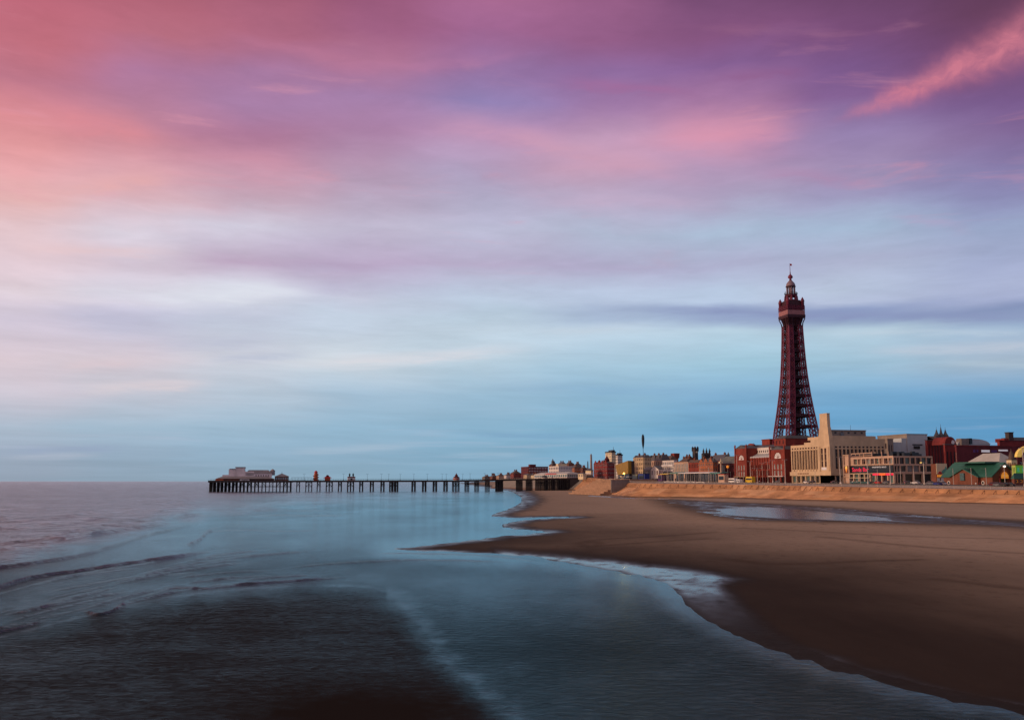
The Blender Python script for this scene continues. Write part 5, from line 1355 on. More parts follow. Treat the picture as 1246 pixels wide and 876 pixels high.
# green roofed hall
b = Bld('green_roofed_hall', 'brown brick seafront hall with a sweeping green roof and two gables', 'hall', 1148.5, 1207.5, 1236.5, 312)
L, W = b.L, b.W
ze = b.z(579.4); zr = b.z(562.2)
mb = MB()
b.facade(mb, 'w', 0, L, -1, ze + .3, [], [], at=0)
b.facade(mb, 's', 0, W, -1, ze, [(W * .36, W * .64)], [(0.0, b.z(582.0))], d=1.0, win=('shop_dark', 'frame_dark', 3, 2), name='entrance')
b.shell(mb, W, L, -1, ze, 'ne'); gable_wall_s(mb, 0, W, 0.02, ze, zr - .3)
yg0, yg1 = b.y(1192, -1.0), b.y(1158, -1.0); zgr = b.zw(570.6, 1174)
mb.box(-1.5, 0.01, yg0 + .6, yg1 - .6, -1, ze); gable_wall_w(mb, yg0 + .6, yg1 - .6, -1.5, ze, zgr - .2)
b.obj('wall', mb, 'brick_brown')
mb = MB(); gable(mb, 0, W, 0, L, ze, zr, 'y', 1.0, 0.35); rf = b.obj('roof', mb, 'roof_green')
mb = MB(); ym = (yg0 + yg1) / 2
mb.prism_x([(yg0 - .6, ze - .2), (ym, zgr + .3), (yg1 + .6, ze - .2), (yg1 + .6, ze - .6), (ym, zgr - .1), (yg0 - .6, ze - .6)], -2.4, W * 0.3)
mb.build('cross_gable', 'roof_green', rf)
mb = MB(); mb.box(-0.2, W * .6, L * .12, L * .75, zr - 0.35, zr + 0.35); mb.build('ridge_capping', 'roof_green', rf)
yw0, yw1 = b.y(1174.5, -1.5), b.y(1169.5, -1.5); mb = MB(); mb.box(-2.2, -1.45, yw0, yw1, b.zw(584.5, 1172), b.zw(575.6, 1172)); b.obj('bay_window', mb, 'window_teal')
for px_ in (1154.5, 1196):
    mb = MB(); yy = b.y(px_); zc_ = b.zw(587.4, px_)
    mb.bar((-0.02, yy, zc_), (-0.16, yy, zc_), 0.95, 0.95, 16); rw = b.obj('round_window', mb, 'frame_white'); mb = MB(); mb.bar((-0.17, yy, zc_), (-0.20, yy, zc_), 0.62, 0.62, 16); mb.build('pane', 'window_glass', rw)
mb = MB(); n = 12; xm = W / 2; r_ = W * .17; zb0 = b.z(582)
mb.prism_y([(xm + r_ * 1.25 * math.cos(math.pi * k / n), zb0 + 4.0 * math.sin(math.pi * k / n)) for k in range(n + 1)], -0.35, -0.05); ar = b.obj('entrance_arch', mb, 'brick_orange')
mb = MB(); mb.prism_y([(xm + r_ * .95 * math.cos(math.pi * k / n), zb0 + 3.0 * math.sin(math.pi * k / n)) for k in range(n + 1)], -0.42, -0.36); mb.build('fanlight', 'amber_glow', ar)
text_obj('lettering', 'TAVERN', 1.0, 'sign_gold', ar, (xm, -0.5, zb0 + 1.1), 's', 0.05)
mb = MB(); mb.lathe([(0.15, b.z(568.6)), (0.55, b.z(567.8)), (0.5, b.z(566.6)), (0.1, b.z(566))], 10, (xm, -0.5)); b.obj('gable_lamp', mb, 'lamp_white')
mb = MB()
for x_ in (W * .3, W * .7): mb.box(x_ - .25, x_ + .25, -0.5, -0.02, -1, ze)
b.obj('gable_pilaster', mb, 'brick_deep')
GH = b

house('white_roofed_shed', 'broad pale hip roofed shed just behind the green roofed hall', 'shed', 1176, 1217, 1243, 352, 563.0, 'white_render', ('hip', 'roof_pale', 550.5), (0, 0), (0, 0))
def dome_extra(b, zt, rf):
    cc = (b.W * .5, b.L * .5)
    mb = MB(); r = b.W * .42
    mb.lathe([(r * 1.15, zt), (r * 1.1, zt + .6), (r * .95, zt + 1.8), (r * .6, zt + 3.2), (r * .15, zt + 4.2), (0.08, zt + 5.2)], 16, cc); mb.build('dome', 'roof_brown', rf, True)
house('domed_turret', 'brown domed turret lit green beside the green roof hall', 'turret', 1226, 1232, 1238.5, 322, 559.5, 'paint_cream', ('flat', 'roof_brown', None), (2, 2), (2, 3), ('window_dark', 'brick_orange', 1, 2), extra=dome_extra)
house('green_lit_arcade', 'amusement arcade front glowing lime green and teal at the right edge', 'arcade', 1232, 1236.5, 1262, 317, 566, 'light_lime', ('flat', 'brick_brown', None), (2, 2), (2, 4), ('light_green', 'frame_dark', 1, 2), ('light_teal', 'light_green', 2, 1), swall='light_green')
def arch_extra(b, zt, rf):
    mb = MB(); n = 14; r = b.W * .55
    for k in range(n):
        a0, a1 = math.pi * k / n, math.pi * (k + 1) / n
        mb.prism_y([(b.W / 2 + r * math.cos(a0), zt + r * .62 * math.sin(a0)), (b.W / 2 + r * .72 * math.cos(a0), zt + r * .40 * math.sin(a0)), (b.W / 2 + r * .72 * math.cos(a1), zt + r * .40 * math.sin(a1)), (b.W / 2 + r * math.cos(a1), zt + r * .62 * math.sin(a1))], -0.8, 0.8)
    b.obj('lit_arch', mb, 'sign_gold')
house('golden_arch_hall', 'dark hall crowned by a big glowing golden arch sign', 'arcade', 1238, 1239.5, 1275, 336, 556, 'brick_maroon', ('flat', 'slate', None), (0, 0), (1, 4), extra=arch_extra)
house('green_roofed_annexe', 'low brick annexe with a shallow green roof right of the two gabled hall', 'annexe', 1231, 1234, 1262, 309, 582.5, 'brick_brown', ('hip', 'roof_green', 575.5), (0, 0), (1, 5), ('shop_dark', 'amber_glow', 1, 1))

# background behind the arcade
def clad_extra(b, zt, rf):
    mb = MB(); W, L = b.W, b.L
    mb.box(-14, 0, 0.6, L - 2, 0, b.z(538)); mb.box(-22, -14, 0.8, L - 3, 0, b.z(543.5)); mb.box(-4, 0.02, 0.4, L - 1, 0, b.z(533))
    mb.box(W * .25, W * .72, -0.5, 0.0, b.z(541.4), b.z(540.2), 1); mb.box(W * .3, W * .6, -0.35, 0, b.z(546), b.z(542.5), 1)
    b.obj('stepped_block', mb, ['grey_clad', 'frame_dark'])
house('pale_clad_store', 'large pale grey clad building with a stepped side rising behind the arcade', 'store', 1070, 1106, 1131, 420, 528.5, 'taupe_clad', ('flat', 'taupe_clad', None), (1, 3), (0, 0), ('window_dark', 'taupe_clad', 1, 1), swall='grey_clad', extra=clad_extra, fw=.4, fh=.2)
house('taupe_office_block', 'taupe office block between the cream store and the pale clad building', 'office block', 1056, 1082, 1089, 400, 534.5, 'taupe_clad', ('flat', 'taupe_clad', None), (3, 6), (2, 2), ('window_dark', 'taupe_clad', 1, 1), fh=.4)
house('tall_windowed_hall', 'red brick hall with tall arched windows right of the pale clad building', 'hall', 1128, 1130.5, 1149, 400, 536, 'brick_deep', ('flat', 'slate', None), (1, 1), (1, 5), ('window_dark', 'brick_deep', 1, 3), fw=.4, fh=.7)
def rg_extra(b, zt, rf):
    mb = MB(); n = 10; W = b.W
    mb.prism_y([(W / 2 + W / 2 * math.cos(math.pi * k / n), zt + (b.z(531) - zt) * math.sin(math.pi * k / n)) for k in range(n + 1)], 0, 12); b.obj('round_gable', mb, 'brick_deep')
    mb = MB(); mb.bar((W * .72, -0.1, zt + 1.6), (W * .72, 0.1, zt + 1.6), 1.2, 1.2, 14); b.obj('round_window', mb, 'window_white')
house('round_gabled_hall', 'red brick hall with a rounded gable right of the three spires', 'hall', 1150, 1152, 1166, 400, 541, 'brick_deep', ('flat', 'slate', None), (1, 1), (1, 3), ('window_dark', 'brick_deep', 1, 2), extra=rg_extra)
def spire_church():
    b = Bld('spired_church', 'dark church with three pointed slate spires behind the brick hall', 'church', 1138, 1140, 1156, 470)
    mb = MB(); b.shell(mb, b.W, 14, 0, b.z(534.5), 'nserw'); b.obj('wall', mb, 'brick_maroon')
    mb = MB(); gable(mb, 0, b.W, 0, 14, b.z(534.5), b.z(530), 'x'); b.obj('roof', mb, 'slate')
    for px_, yt in ((1142.6, 521.6), (1148.0, 518.2), (1153.4, 521.6)):
        x_ = b.x(px_); mb = MB(); w = 1.5
        mb.box(x_ - w, x_ + w, -w, w, b.z(536), b.z(530.5))
        mb.lathe([(w * 1.45, b.z(530.5)), (w * .62, b.z(526.5)), (0.06, b.z(yt))], 8, (x_, 0)); mb.lathe([(0.1, b.z(yt) - .4), (.1, b.z(yt) + 1.4)], 5, (x_, 0))
        b.obj('spire', mb, 'slate')
spire_church()
def sg_extra(b, zt, rf):
    mb = MB()
    for (a, c_, y0, y1, m) in ((1186, 1188.5, 546.6, 550.2, 0), (1190, 1192, 546.8, 550, 0), (1196, 1206, 547.0, 549.8, 1), (1208, 1215, 547.2, 550.2, 0), (1217, 1228, 546.4, 548.4, 1)):
        mb.box(b.x(a), b.x(c_), -0.3, -0.02, b.z(y1), b.z(y0), m)
    b.obj('sign_strip', mb, ['paint_purple', 'sign_white'])
house('long_maroon_arcade', 'long dark maroon building with small pale sign strips behind the pale hip roof', 'arcade', 1164, 1166, 1262, 372, 542.5, 'brick_maroon', ('flat', 'brick_deep', None), (1, 1), (0, 0), extra=sg_extra)
def cr_extra(b, zt, rf):
    mb = MB(); n = 10; W = b.W
    mb.prism_y([(W / 2 + W / 2 * math.cos(math.pi * k / n), zt + 3.4 * math.sin(math.pi * k / n)) for k in range(n + 1)], 0, 30); mb.build('curved_roof', 'glass_roof', rf)
    mb = MB(); mb.box(W * .05, W * .28, -2, 3, zt - 1, b.z(533.5)); mb.build('plant_room', 'grey_stone', rf)
    mb = MB(); mb.box(W * .34, W * .42, -1, 2, zt, b.z(533)); mb.build('vent', 'shop_dark', rf)
house('glass_vaulted_mall', 'shopping hall with a pale curved roof behind the long maroon building', 'shopping hall', 1166, 1168, 1207, 430, 540, 'grey_clad', ('flat', 'grey_clad', None), (0, 0), (1, 6), extra=cr_extra)
def mr_extra(b, zt, rf):
    mb = MB(); x0, x1 = b.x(1231), b.x(1236.5); mb.box(x0, x1, 0, 3, zt - .5, b.z(526.2)); mb.box(x0 - .3, x1 + .3, -.3, 3.3, b.z(526.2), b.z(525.4)); mb.build('chimney', 'dark_stone', rf)
    mb = MB(); mb.box(b.x(1226), b.x(1231.0), 0.5, 8, zt - .5, b.z(533.2)); mb.build('stair_head', 'brick_deep', rf)
    mb = MB(); hip(mb, b.x(1237), b.x(1258), 0, 14, zt + .3, b.z(531.5), 2); mb.build('hipped_roof', 'slate', rf)
house('red_brick_warehouse', 'red brick block with a stout dark chimney at the right edge', 'warehouse', 1216, 1219, 1262, 410, 536.5, 'brick_deep', ('flat', 'brick_maroon', None), (1, 1), (1, 8), ('window_dark', 'brick_deep', 1, 2), extra=mr_extra)

# between the tower hall and the war memorial, along the front
house('grey_roofed_market', 'dark brick market hall with a long grey slate roof left of the red brick hall', 'market hall', 872, 898, 915, 352, 563.5, 'brick_maroon', ('hip', 'slate_green', 554.2), (2, 8), (2, 5), ('window_dark', 'brick_brown', 2, 2), shop='shop_dark')
house('slate_terrace_house', 'dark terrace with long slate roof behind the red gabled terrace', 'terrace', 858, 880, 897, 400, 560, 'brick_maroon', ('hip', 'slate', 552.4), (2, 6), (2, 5), chim=2)
def gabs(n, mt):
    def f(b, zt, rf):
        for k in range(n):
            y0, y1 = b.L * k / n + .4, b.L * (k + 1) / n - .4
            mb = MB(); gable_wall_w(mb, y0, y1, -0.06, zt - .2, zt + (y1 - y0) * .42, th=.5); b.obj('front_gable', mb, mt)
            mb = MB(); gable(mb, 0.4, b.W * .7, y0, y1, zt, zt + (y1 - y0) * .40, 'x', .2); mb.build('gable_roof', 'slate', rf)
    return f
house('tall_gabled_terrace', 'orange red brick terrace with tall pointed gables left of the grey roofed market', 'terrace', 850.5, 868, 874, 335, 562.2, 'brick_orange', ('hip', 'slate', 557.5), (3, 7), (3, 2), ('window_dark', 'frame_white', 1, 2), extra=gabs(3, 'brick_orange'), chim=2, shop='shop_dark')
house('red_shop_terrace', 'plain red brick shop terrace between the pale columned block and the tall gables', 'terrace', 838, 850.5, 853, 335, 562.5, 'brick_red', ('hip', 'roof_brown', 559), (2, 6), (2, 1), ('window_dark', 'brick_orange', 1, 2), shop='shop_dark', chim=1)
house('columned_pale_block', 'low pale block with white columns between tall windows', 'shop block', 820.5, 838, 842, 335, 562.5, 'pink_render', ('flat', 'pink_render', None), (1, 9), (1, 2), ('window_pale', 'frame_white', 1, 3), fw=.62, fh=.75, shop='shop_dark')
def balc(b, zt, rf):
    for k in range(3):
        z = 4.6 + (zt - 4.6) * k / 3; mb = MB(); mb.box(-1.2, 0, .3, b.L - .3, z - .15, z + .1); mb.box(-1.25, -1.1, .3, b.L - .3, z + .1, z + 1.1); b.obj('balcony', mb, 'paint_white')
house('balconied_hotel', 'small white balconied hotel right of the dark gabled cafe', 'hotel', 806.5, 820.5, 824, 335, 560.5, 'white_render', ('flat', 'white_render', None), (3, 6), (3, 2), ('window_pale', 'brick_red', 2, 1), extra=balc, fw=.7, shop='shop_dark')
house('white_gabled_cafe', 'little white gable fronted cafe with dark roof below the cream hotel', 'cafe', 792, 801.5, 807, 322, 570.5, 'white_render', ('gable_w', 'slate', 566.0), (1, 3), (1, 3), ('window_dark', 'paint_red', 2, 1), shop='shop_dark')
house('dark_roofed_lean_to', 'low shop with sloping dark roof left of the white gabled cafe', 'shop', 783, 792, 796, 322, 572, 'grey_stone', ('hip', 'slate', 568), (1, 3), (1, 2), shop='shop_dark')
house('cream_hotel', 'cream four storey seafront hotel with dark mansard roof right of the mustard hall', 'hotel', 770.8, 784, 793, 350, 556.4, 'cream_stone', ('mansard', 'slate', 553.2), (4, 6), (4, 4), ('window_dark', 'paint_cream', 1, 2), chim=2, shop='paint_white')
house('taupe_hotel_wing', 'long brownish hotel wing with mansard roof joining the cream hotel', 'hotel', 789, 805, 816, 372, 560, 'pink_render', ('mansard', 'slate', 553.0), (3, 7), (3, 5), ('window_dark', 'brick_orange', 1, 2), chim=3)
house('brown_roofed_houses', 'brown roofed town house just left of the red water tank', 'house', 803, 816, 826, 420, 560, 'brick_brown', ('hip', 'roof_brown', 554), (2, 4), (2, 4), chim=2)
house('low_brown_house', 'low brown roofed house between the red water tank and the stone church tower', 'house', 826, 836, 846, 420, 561.5, 'brick_brown', ('hip', 'roof_brown', 557), (2, 4), (2, 4), chim=3)
def tank(b, zt, rf):
    mb = MB(); W, L = b.W, b.L; z0, z1 = b.z(557.5), b.z(551.4)
    mb.prism_z([(-.8, -.8), (W + .8, -.8), (W + .8, L + .8), (-.8, L + .8)], z0, z1, scale_top=1.12); b.obj('tank', mb, 'brick_red')
house('water_tank_tower', 'red topped water tank tower above the brown roofs', 'water tower', 818.5, 821.5, 826, 440, 557.5, 'brick_orange', ('flat', 'brick_red', None), (0, 0), (0, 0), extra=tank)
def church_tower():
    b = Bld('stone_church_tower', 'square dark stone church tower with battlements and a pale clock', 'church tower', 843.2, 846.4, 850.2, 480)
    W, L = b.W, b.L; z1 = b.z(545.8); mb = MB()
    b.facade(mb, 'w', 0, L, -1, z1, even(0, L, 1, .35), [(z1 - 11, z1 - 6)], win=('shop_dark', 'dark_stone', 1, 2)); b.facade(mb, 's', 0, W, -1, z1, even(0, W, 1, .35), [(z1 - 14, z1 - 9)], win=('shop_dark', 'dark_stone', 1, 2))
    b.shell(mb, W, L, -1, z1, 'ner'); b.obj('wall', mb, 'dark_stone')
    for x_ in (0.3, W - .3):
        for y_ in (.3, L - .3):
            mb = MB(); mb.box(x_ - .9, x_ + .9, y_ - .9, y_ + .9, z1 - 3, b.z(544.0)); mb.lathe([(0.9, b.z(544.0)), (.08, b.z(542.6))], 4, (x_, y_)); b.obj('pinnacle', mb, 'dark_stone')
    mb = MB()
    for k in range(4): mb.box(W * (k + .3) / 4, W * (k + .7) / 4, -.2, .3, z1, z1 + 1.2); mb.box(-.2, .3, L * (k + .3) / 4, L * (k + .7) / 4, z1, z1 + 1.2)
    b.obj('battlement', mb, 'dark_stone')
    mb = MB(); mb.bar((W / 2, -.05, b.z(550)), (W / 2, -.2, b.z(550)), 1.1, 1.1, 16); b.obj('clock_face', mb, 'paint_cream')
church_tower()
def pinn_church():
    b = Bld('pinnacled_church', 'dark church front with three thin pinnacles right of the battlemented tower', 'church', 855.5, 858, 865.5, 470)
    W = b.W; L = max(b.L, 8); mb = MB(); b.shell(mb, W, L, -1, b.z(552.5), 'nserw'); b.obj('wall', mb, 'dark_stone')
    for px_, yt in ((856.8, 545.0), (860.5, 544.2), (864.2, 545.0)):
        x_ = b.x(px_); mb = MB(); mb.lathe([(1.1, b.z(556)), (1.05, b.z(549.4)), (1.35, b.z(549.0)), (.7, b.z(547.6)), (.07, b.z(yt))], 8, (x_, 0)); b.obj('pinnacle', mb, 'dark_stone')
    mb = MB(); gable(mb, 0, W, 0, L, b.z(552.5), b.z(550.6), 'x'); b.obj('roof', mb, 'slate')
pinn_church()
def turret_top(b, zt, rf):
    mb = MB(); mb.lathe([(1.4, zt - 1), (1.4, zt + 2.2), (1.9, zt + 2.4), (.9, zt + 3.8), (.1, zt + 6)], 8, (b.W / 2, 2)); mb.build('roof_turret', 'slate', rf)
house('small_turreted_house', 'dark roofed house with a small pointed turret behind the slate terrace', 'house', 876, 884, 892, 500, 556, 'brick_brown', ('hip', 'slate', 553.6), (2, 3), (2, 3), extra=turret_top)
house('brick_gable_house', 'brick house with chimney stacks just left of the stone church tower', 'house', 832, 838, 844, 470, 558, 'brick_brown', ('gable_s', 'roof_brown', 554.5), (2, 3), (2, 2), chim=2)
# mustard wedge hall
b = Bld('mustard_wedge_hall', 'mustard gold clad hall with a sloping roofline facing the beach', 'hall', 752.5, 768.5, 772.2, 300, base=9.0)
L, W = b.L, b.W; mb = MB(); zl, zr_ = b.zw(566.0, 753), b.z(560.4); zb_ = b.z(576.2)
mb.hexa([(-3, 0, zb_), (0, 0, zb_), (0, L * .88, zb_), (-3, L * .80, zb_ - 1)], [(-3, 0, zr_), (0, 0, zr_), (0, L, zl), (-3, L, zl)]); b.obj('gold_cladding', mb, 'mustard')
mb = MB(); mb.box(.05, W, .2, L - .2, -1, zl - .5); mb.hexa([(0.05, 0, zl - .5), (W, 0, zl - .5), (W, L, zl - .5), (.05, L, zl - .5)], [(.05, 0, zr_ - .2), (W, 0, zr_ - .2), (W, L, zl), (.05, L, zl)]); b.obj('wall', mb, 'dark_stone')
mb = MB(); mb.box(-2, 0.02, .4, L * .8, -.5, zb_ - .2); b.obj('glazed_front', mb, 'shop_dark')
# memorial
def obelisk(name, label, px_, P, ytop, ybase, w, m, steps=True):
    s = s_on(px_, P); x, y = SPW(s, P); d = math.hypot(x, y); zb = townz(s); r = empty(name, s, P, zb, label, 'obelisk')
    zt = z_at(px_, ytop, d) - zb
    mb = MB(); sqring(mb, [(w, 2.4), (w * .62, zt - 1.6), (0.05, zt)]); mb.build('shaft', m, r)
    mb = MB(); mb.box(-w * 2.4, w * 2.4, -w * 2.4, w * 2.4, -.5, .8); mb.box(-w * 1.8, w * 1.8, -w * 1.8, w * 1.8, .8, 1.6); mb.box(-w * 1.35, w * 1.35, -w * 1.35, w * 1.35, 1.6, 2.4); mb.build('plinth', m, r)
obelisk('war_memorial', 'tall pale granite obelisk between the pier kiosk and the red brick hotel', 719.5, 326, 551.6, 578, 1.25, 'granite')
obelisk('stone_needle', 'short dark needle standing just left of the tall granite obelisk', 715.4, 350, 560.4, 578, 0.7, 'dark_stone')
# red brick hotel north of it
def metro(b, zt, rf):
    mb = MB(); x_, y_ = b.W * .3, b.L * .18
    mb.lathe([(2.2, zt - .5), (2.2, b.z(559)), (2.6, b.z(558.8)), (1.9, b.z(557.4)), (.8, b.z(556)), (.12, b.z(553.6))], 10, (x_, y_)); mb.build('cupola', 'brick_maroon', rf)
    for k in range(4):
        y0 = b.L * k / 4 + 1; mb = MB(); gable_wall_w(mb, y0, y0 + b.L / 4 - 2, -.06, zt, zt + 3.0, th=.6); b.obj('front_gable', mb, 'brick_deep')
house('red_brick_hotel', 'long deep red brick hotel with gables and a small cupola right of the obelisk', 'hotel', 722.5, 739, 748.5, 318, 563.2, 'brick_deep', ('mansard', 'slate', 561.4), (4, 9), (4, 6), ('window_dark', 'frame_white', 1, 2), chim=3, extra=metro)
def tb_extra(b, zt, rf):
    mb = MB(); mb.box(-.6, b.W + .6, -.6, b.L + .6, zt + .5, zt + 1.6); mb.box(b.W * .3, b.W * .9, 1, b.L * .7, zt + 1.6, zt + 3.4); mb.build('roof_cap', 'frame_dark', rf)
    mb = MB(); mb.bar((b.W * .6, 2, zt + 3.4), (b.W * .6, 2, zt + 7.5), .35, .2); mb.build('mast', 'steel_grey', rf)
house('cream_tower_block', 'cream coloured apartment tower block, taller of the pair behind the red brick hotel', 'tower block', 737, 744.5, 749.5, 420, 550.6, 'paint_cream', ('flat', 'frame_dark', None), (9, 4), (9, 3), ('window_pale', 'brick_orange', 1, 1), extra=tb_extra)
house('grey_tower_block', 'greyish white apartment block, lower of the pair behind the red brick hotel', 'tower block', 748, 752, 757.8, 440, 554.2, 'white_render', ('flat', 'frame_dark', None), (8, 3), (8, 4), ('window_dark', 'grey_clad', 1, 1), extra=tb_extra)
# pier entrance
b = Bld('pier_gate_kiosk', 'cream octagonal pier gate kiosk with grey hipped roof below the obelisk', 'kiosk', 710.5, 717, 724, 304, base=14.5)
L, W = b.L, b.W; oc = [(W * .5 + W * .52 * math.cos(math.pi * k / 4 + OCT), L * .5 + L * .52 * math.sin(math.pi * k / 4 + OCT)) for k in range(8)]
z0, z1, z2 = b.z(577.8), b.z(572.4), b.z(569.6)
mb = MB(); mb.prism_z(oc, z0, z1); b.obj('wall', mb, 'paint_cream'); mb = MB(); mb.prism_z([((x - W/2) * 1.25 + W/2, (y - L/2) * 1.25 + L/2) for x, y in oc], z1, z2, scale_top=.2); b.obj('roof', mb, 'slate')
mb = MB(); mb.prism_z([((x - W/2) * 1.04 + W/2, (y - L/2) * 1.04 + L/2) for x, y in oc], z0 + .8, z0 + 2.2); b.obj('counter_band', mb, 'white_render')
mb = MB(); mb.prism_z(oc, -4.0, z0); b.obj('base', mb, 'grey_stone')
mb = MB(); xx = b.x(713.5); mb.box(-1.8, 0.1, L * .5 - .9, L * .5 + .9, -8, z0); b.obj('pillar', mb, 'paint_cream')
house('pale_yellow_pier_lodge', 'pale yellow lodge beside the pier entrance, left of the octagonal kiosk', 'lodge', 703.5, 709.5, 713, 296, 576.4, 'paint_cream', ('hip', 'slate', 575), (1, 2), (1, 2), base=13)
def arc_extra(b, zt, rf):
    mb = MB(); mb.box(-.6, -.1, b.L * .3, b.L * .62, zt - .4, zt + .7); b.obj('red_sign', mb, 'paint_red')
house('pier_arcade', 'long low pier arcade with white roof and a red sign strip', 'arcade', 650, 690, 705, 300, 576.2, 'white_render', ('hip', 'roof_pale', 573.6), (1, 16), (1, 6), ('window_teal', 'frame_white', 1, 1), fw=.8, extra=arc_extra)
b = Bld('round_pier_pavilion', 'round white domed pavilion at the landward end of the pier', 'pavilion', 654, 660, 667, 288, base=12.5)
W = b.W; cc = (W / 2, W / 2); r = W * .5; mb = MB(); mb.lathe([(r, -1), (r, b.z(580.6))], 20, cc); b.obj('wall', mb, 'white_render')
mb = MB(); mb.lathe([(r * 1.15, b.z(580.6)), (r * .95, b.z(579.6)), (r * .5, b.z(578.5)), (r * .12, b.z(578)), (.1, b.z(576.9))], 20, cc); b.obj('roof', mb, 'slate', True)
mb = MB(); mb.lathe([(r * 1.02, b.z(583)), (r * 1.02, b.z(582))], 20, cc); b.obj('window_band', mb, 'brick_red')
# north shore beyond the pier
house('maroon_hotel_block', 'broad maroon hotel block with a flat roof beyond the pier', 'hotel', 634, 643, 667, 330, 568.0, 'brick_maroon', ('flat', 'brick_maroon', None), (4, 6), (4, 12), ('window_dark', 'brick_deep', 1, 1), ('window_white', 'grey_stone', 1, 1), extra=lambda b, zt, rf: MBbox(b, rf, 'lift_room', (b.W * .1, b.W * .4, 2, 10, zt, zt + 3.4), 'brick_maroon'))
house('blue_white_hotel', 'blue and white fronted hotel with a cream penthouse beyond the pier', 'hotel', 668, 680, 700, 345, 567.4, 'white_render', ('flat', 'white_render', None), (3, 6), (3, 10), ('window_dark', 'paint_blue', 1, 1), ('window_pale', 'paint_blue', 1, 1), extra=lambda b, zt, rf: MBbox(b, rf, 'penthouse', (b.W * .0, b.W * .55, 3, 12, zt, b.z(564.2)), 'paint_cream'))
house('brick_guest_house', 'brown brick guest house at the right end of the blue and white hotel', 'guest house', 696, 699, 706.5, 345, 569.5, 'brick_orange', ('hip', 'roof_brown', 566), (3, 2), (3, 4), chim=1)
def tw(b, zt, rf):
    mb = MB(); mb.lathe([(2.2, zt - 2), (2.2, b.z(562)), (2.7, b.z(561.8)), (1.2, b.z(560)), (.1, b.z(557.8))], 8, (b.W * .2, 3)); mb.build('roof_turret', 'slate', rf)
for i, (l, c, r, P, yt, yr, m, lab, ex) in enumerate((
    (668, 672, 679, 420, 566.0, 562.5, 'brick_brown', 'brown roofed house with a pointed turret behind the blue and white hotel', tw),
    (678, 683, 690, 430, 565.0, 561.8, 'brick_maroon', 'dark gabled house behind the cream penthouse', None),
    (688, 692, 699, 430, 564.6, 561.4, 'brick_brown', 'tallest brown roof on the skyline behind the blue and white hotel', None),
    (698, 701, 708, 430, 566.2, 563.0, 'grey_stone', 'grey roofed house at the right end of the skyline above the pier arcade', None),
    (706, 709, 715, 420, 570.0, 567.5, 'brick_brown', 'low brown house left of the dark stone needle', None))):
    house('skyline_house', lab, 'house', l, c, r, P, yt, m, ('hip', 'roof_brown' if i % 2 == 0 else 'slate', yr), (2, 3), (2, 4), ('window_dark', 'frame_white', 1, 1), chim=2, extra=ex)
for i, (l, c, r, P, yt, yr, m, lab) in enumerate((
    (586.5, 590, 598, 335, 580.4, 578.6, 'grey_stone', 'farthest low grey house at the tip of the headland'),
    (596, 599, 606, 335, 579.6, 577.6, 'brick_brown', 'brown house second from the tip of the headland'),
    (604, 607, 615, 338, 578.8, 576.8, 'pink_render', 'pale pink terrace house in the middle of the far headland'),
    (613, 616, 624, 338, 578.2, 576.0, 'white_render', 'white terrace house left of the red dormered villa'),
    (621, 625, 634, 338, 575.8, 572.6, 'brick_red', 'red dormered villa left of the maroon hotel block'),
    (637, 641, 650, 300, 577.8, 576.0, 'cream_stone', 'cream low terrace in front of the maroon hotel'),
    (646, 650, 656, 300, 578.4, 576.4, 'paint_cream', 'yellowish low terrace left of the round pier pavilion'))):
    house('headland_house', lab, 'house', l, c, r, P, yt, m, ('hip', 'slate' if i % 2 else 'roof_brown', yr), (2, 3), (2, 5), ('window_dark', 'frame_white', 1, 1), chim=2)
b = Bld('grey_seafront_tower', 'tiny dark tower sticking up from the far headland houses', 'tower', 598, 599, 600.5, 345); MBbox(b, b.root, 'wall', (0, b.W, 0, 5, 0, b.z(576.2)), 'dark_stone'); MBbox(b, b.root, 'roof', (-.4, b.W + .4, -.4, 5.4, b.z(576.2), b.z(575.6)), 'slate')
# ------------------------------------------------------------------ the iron pier
PS = 953.0
def pz(p): return float(np.interp(p, [-80, 180, 310], [10.3, 10.7, 13.4]))
PIER_P0, PIER_P1 = p_on(255, PS), 310.0
HEAD_P1 = p_on(356, PS)
pier = empty('iron_pier', PS, PIER_P0, 0.0, 'long dark iron pleasure pier on slender legs running out over the water', 'pier')
px0 = PIER_P0
def lx(p): return p - px0
mb = MB(); n = 40
for k in range(n):
    p0, p1 = HEAD_P1 + (PIER_P1 - HEAD_P1) * k / n, HEAD_P1 + (PIER_P1 - HEAD_P1) * (k + 1) / n
    za, zb2 = pz(p0), pz(p1)
    mb.hexa([(lx(p0), -4.5, za - 1.7), (lx(p1), -4.5, zb2 - 1.7), (lx(p1), 4.5, zb2 - 1.7), (lx(p0), 4.5, za - 1.7)], [(lx(p0), -4.5, za), (lx(p1), -4.5, zb2), (lx(p1), 4.5, zb2), (lx(p0), 4.5, za)])
mb.box(lx(PIER_P0), lx(HEAD_P1) - .01, -22, 22, pz(0) - 1.9, pz(0) - .02)
mb.build('deck', 'pier_timber', pier)
mb = MB()
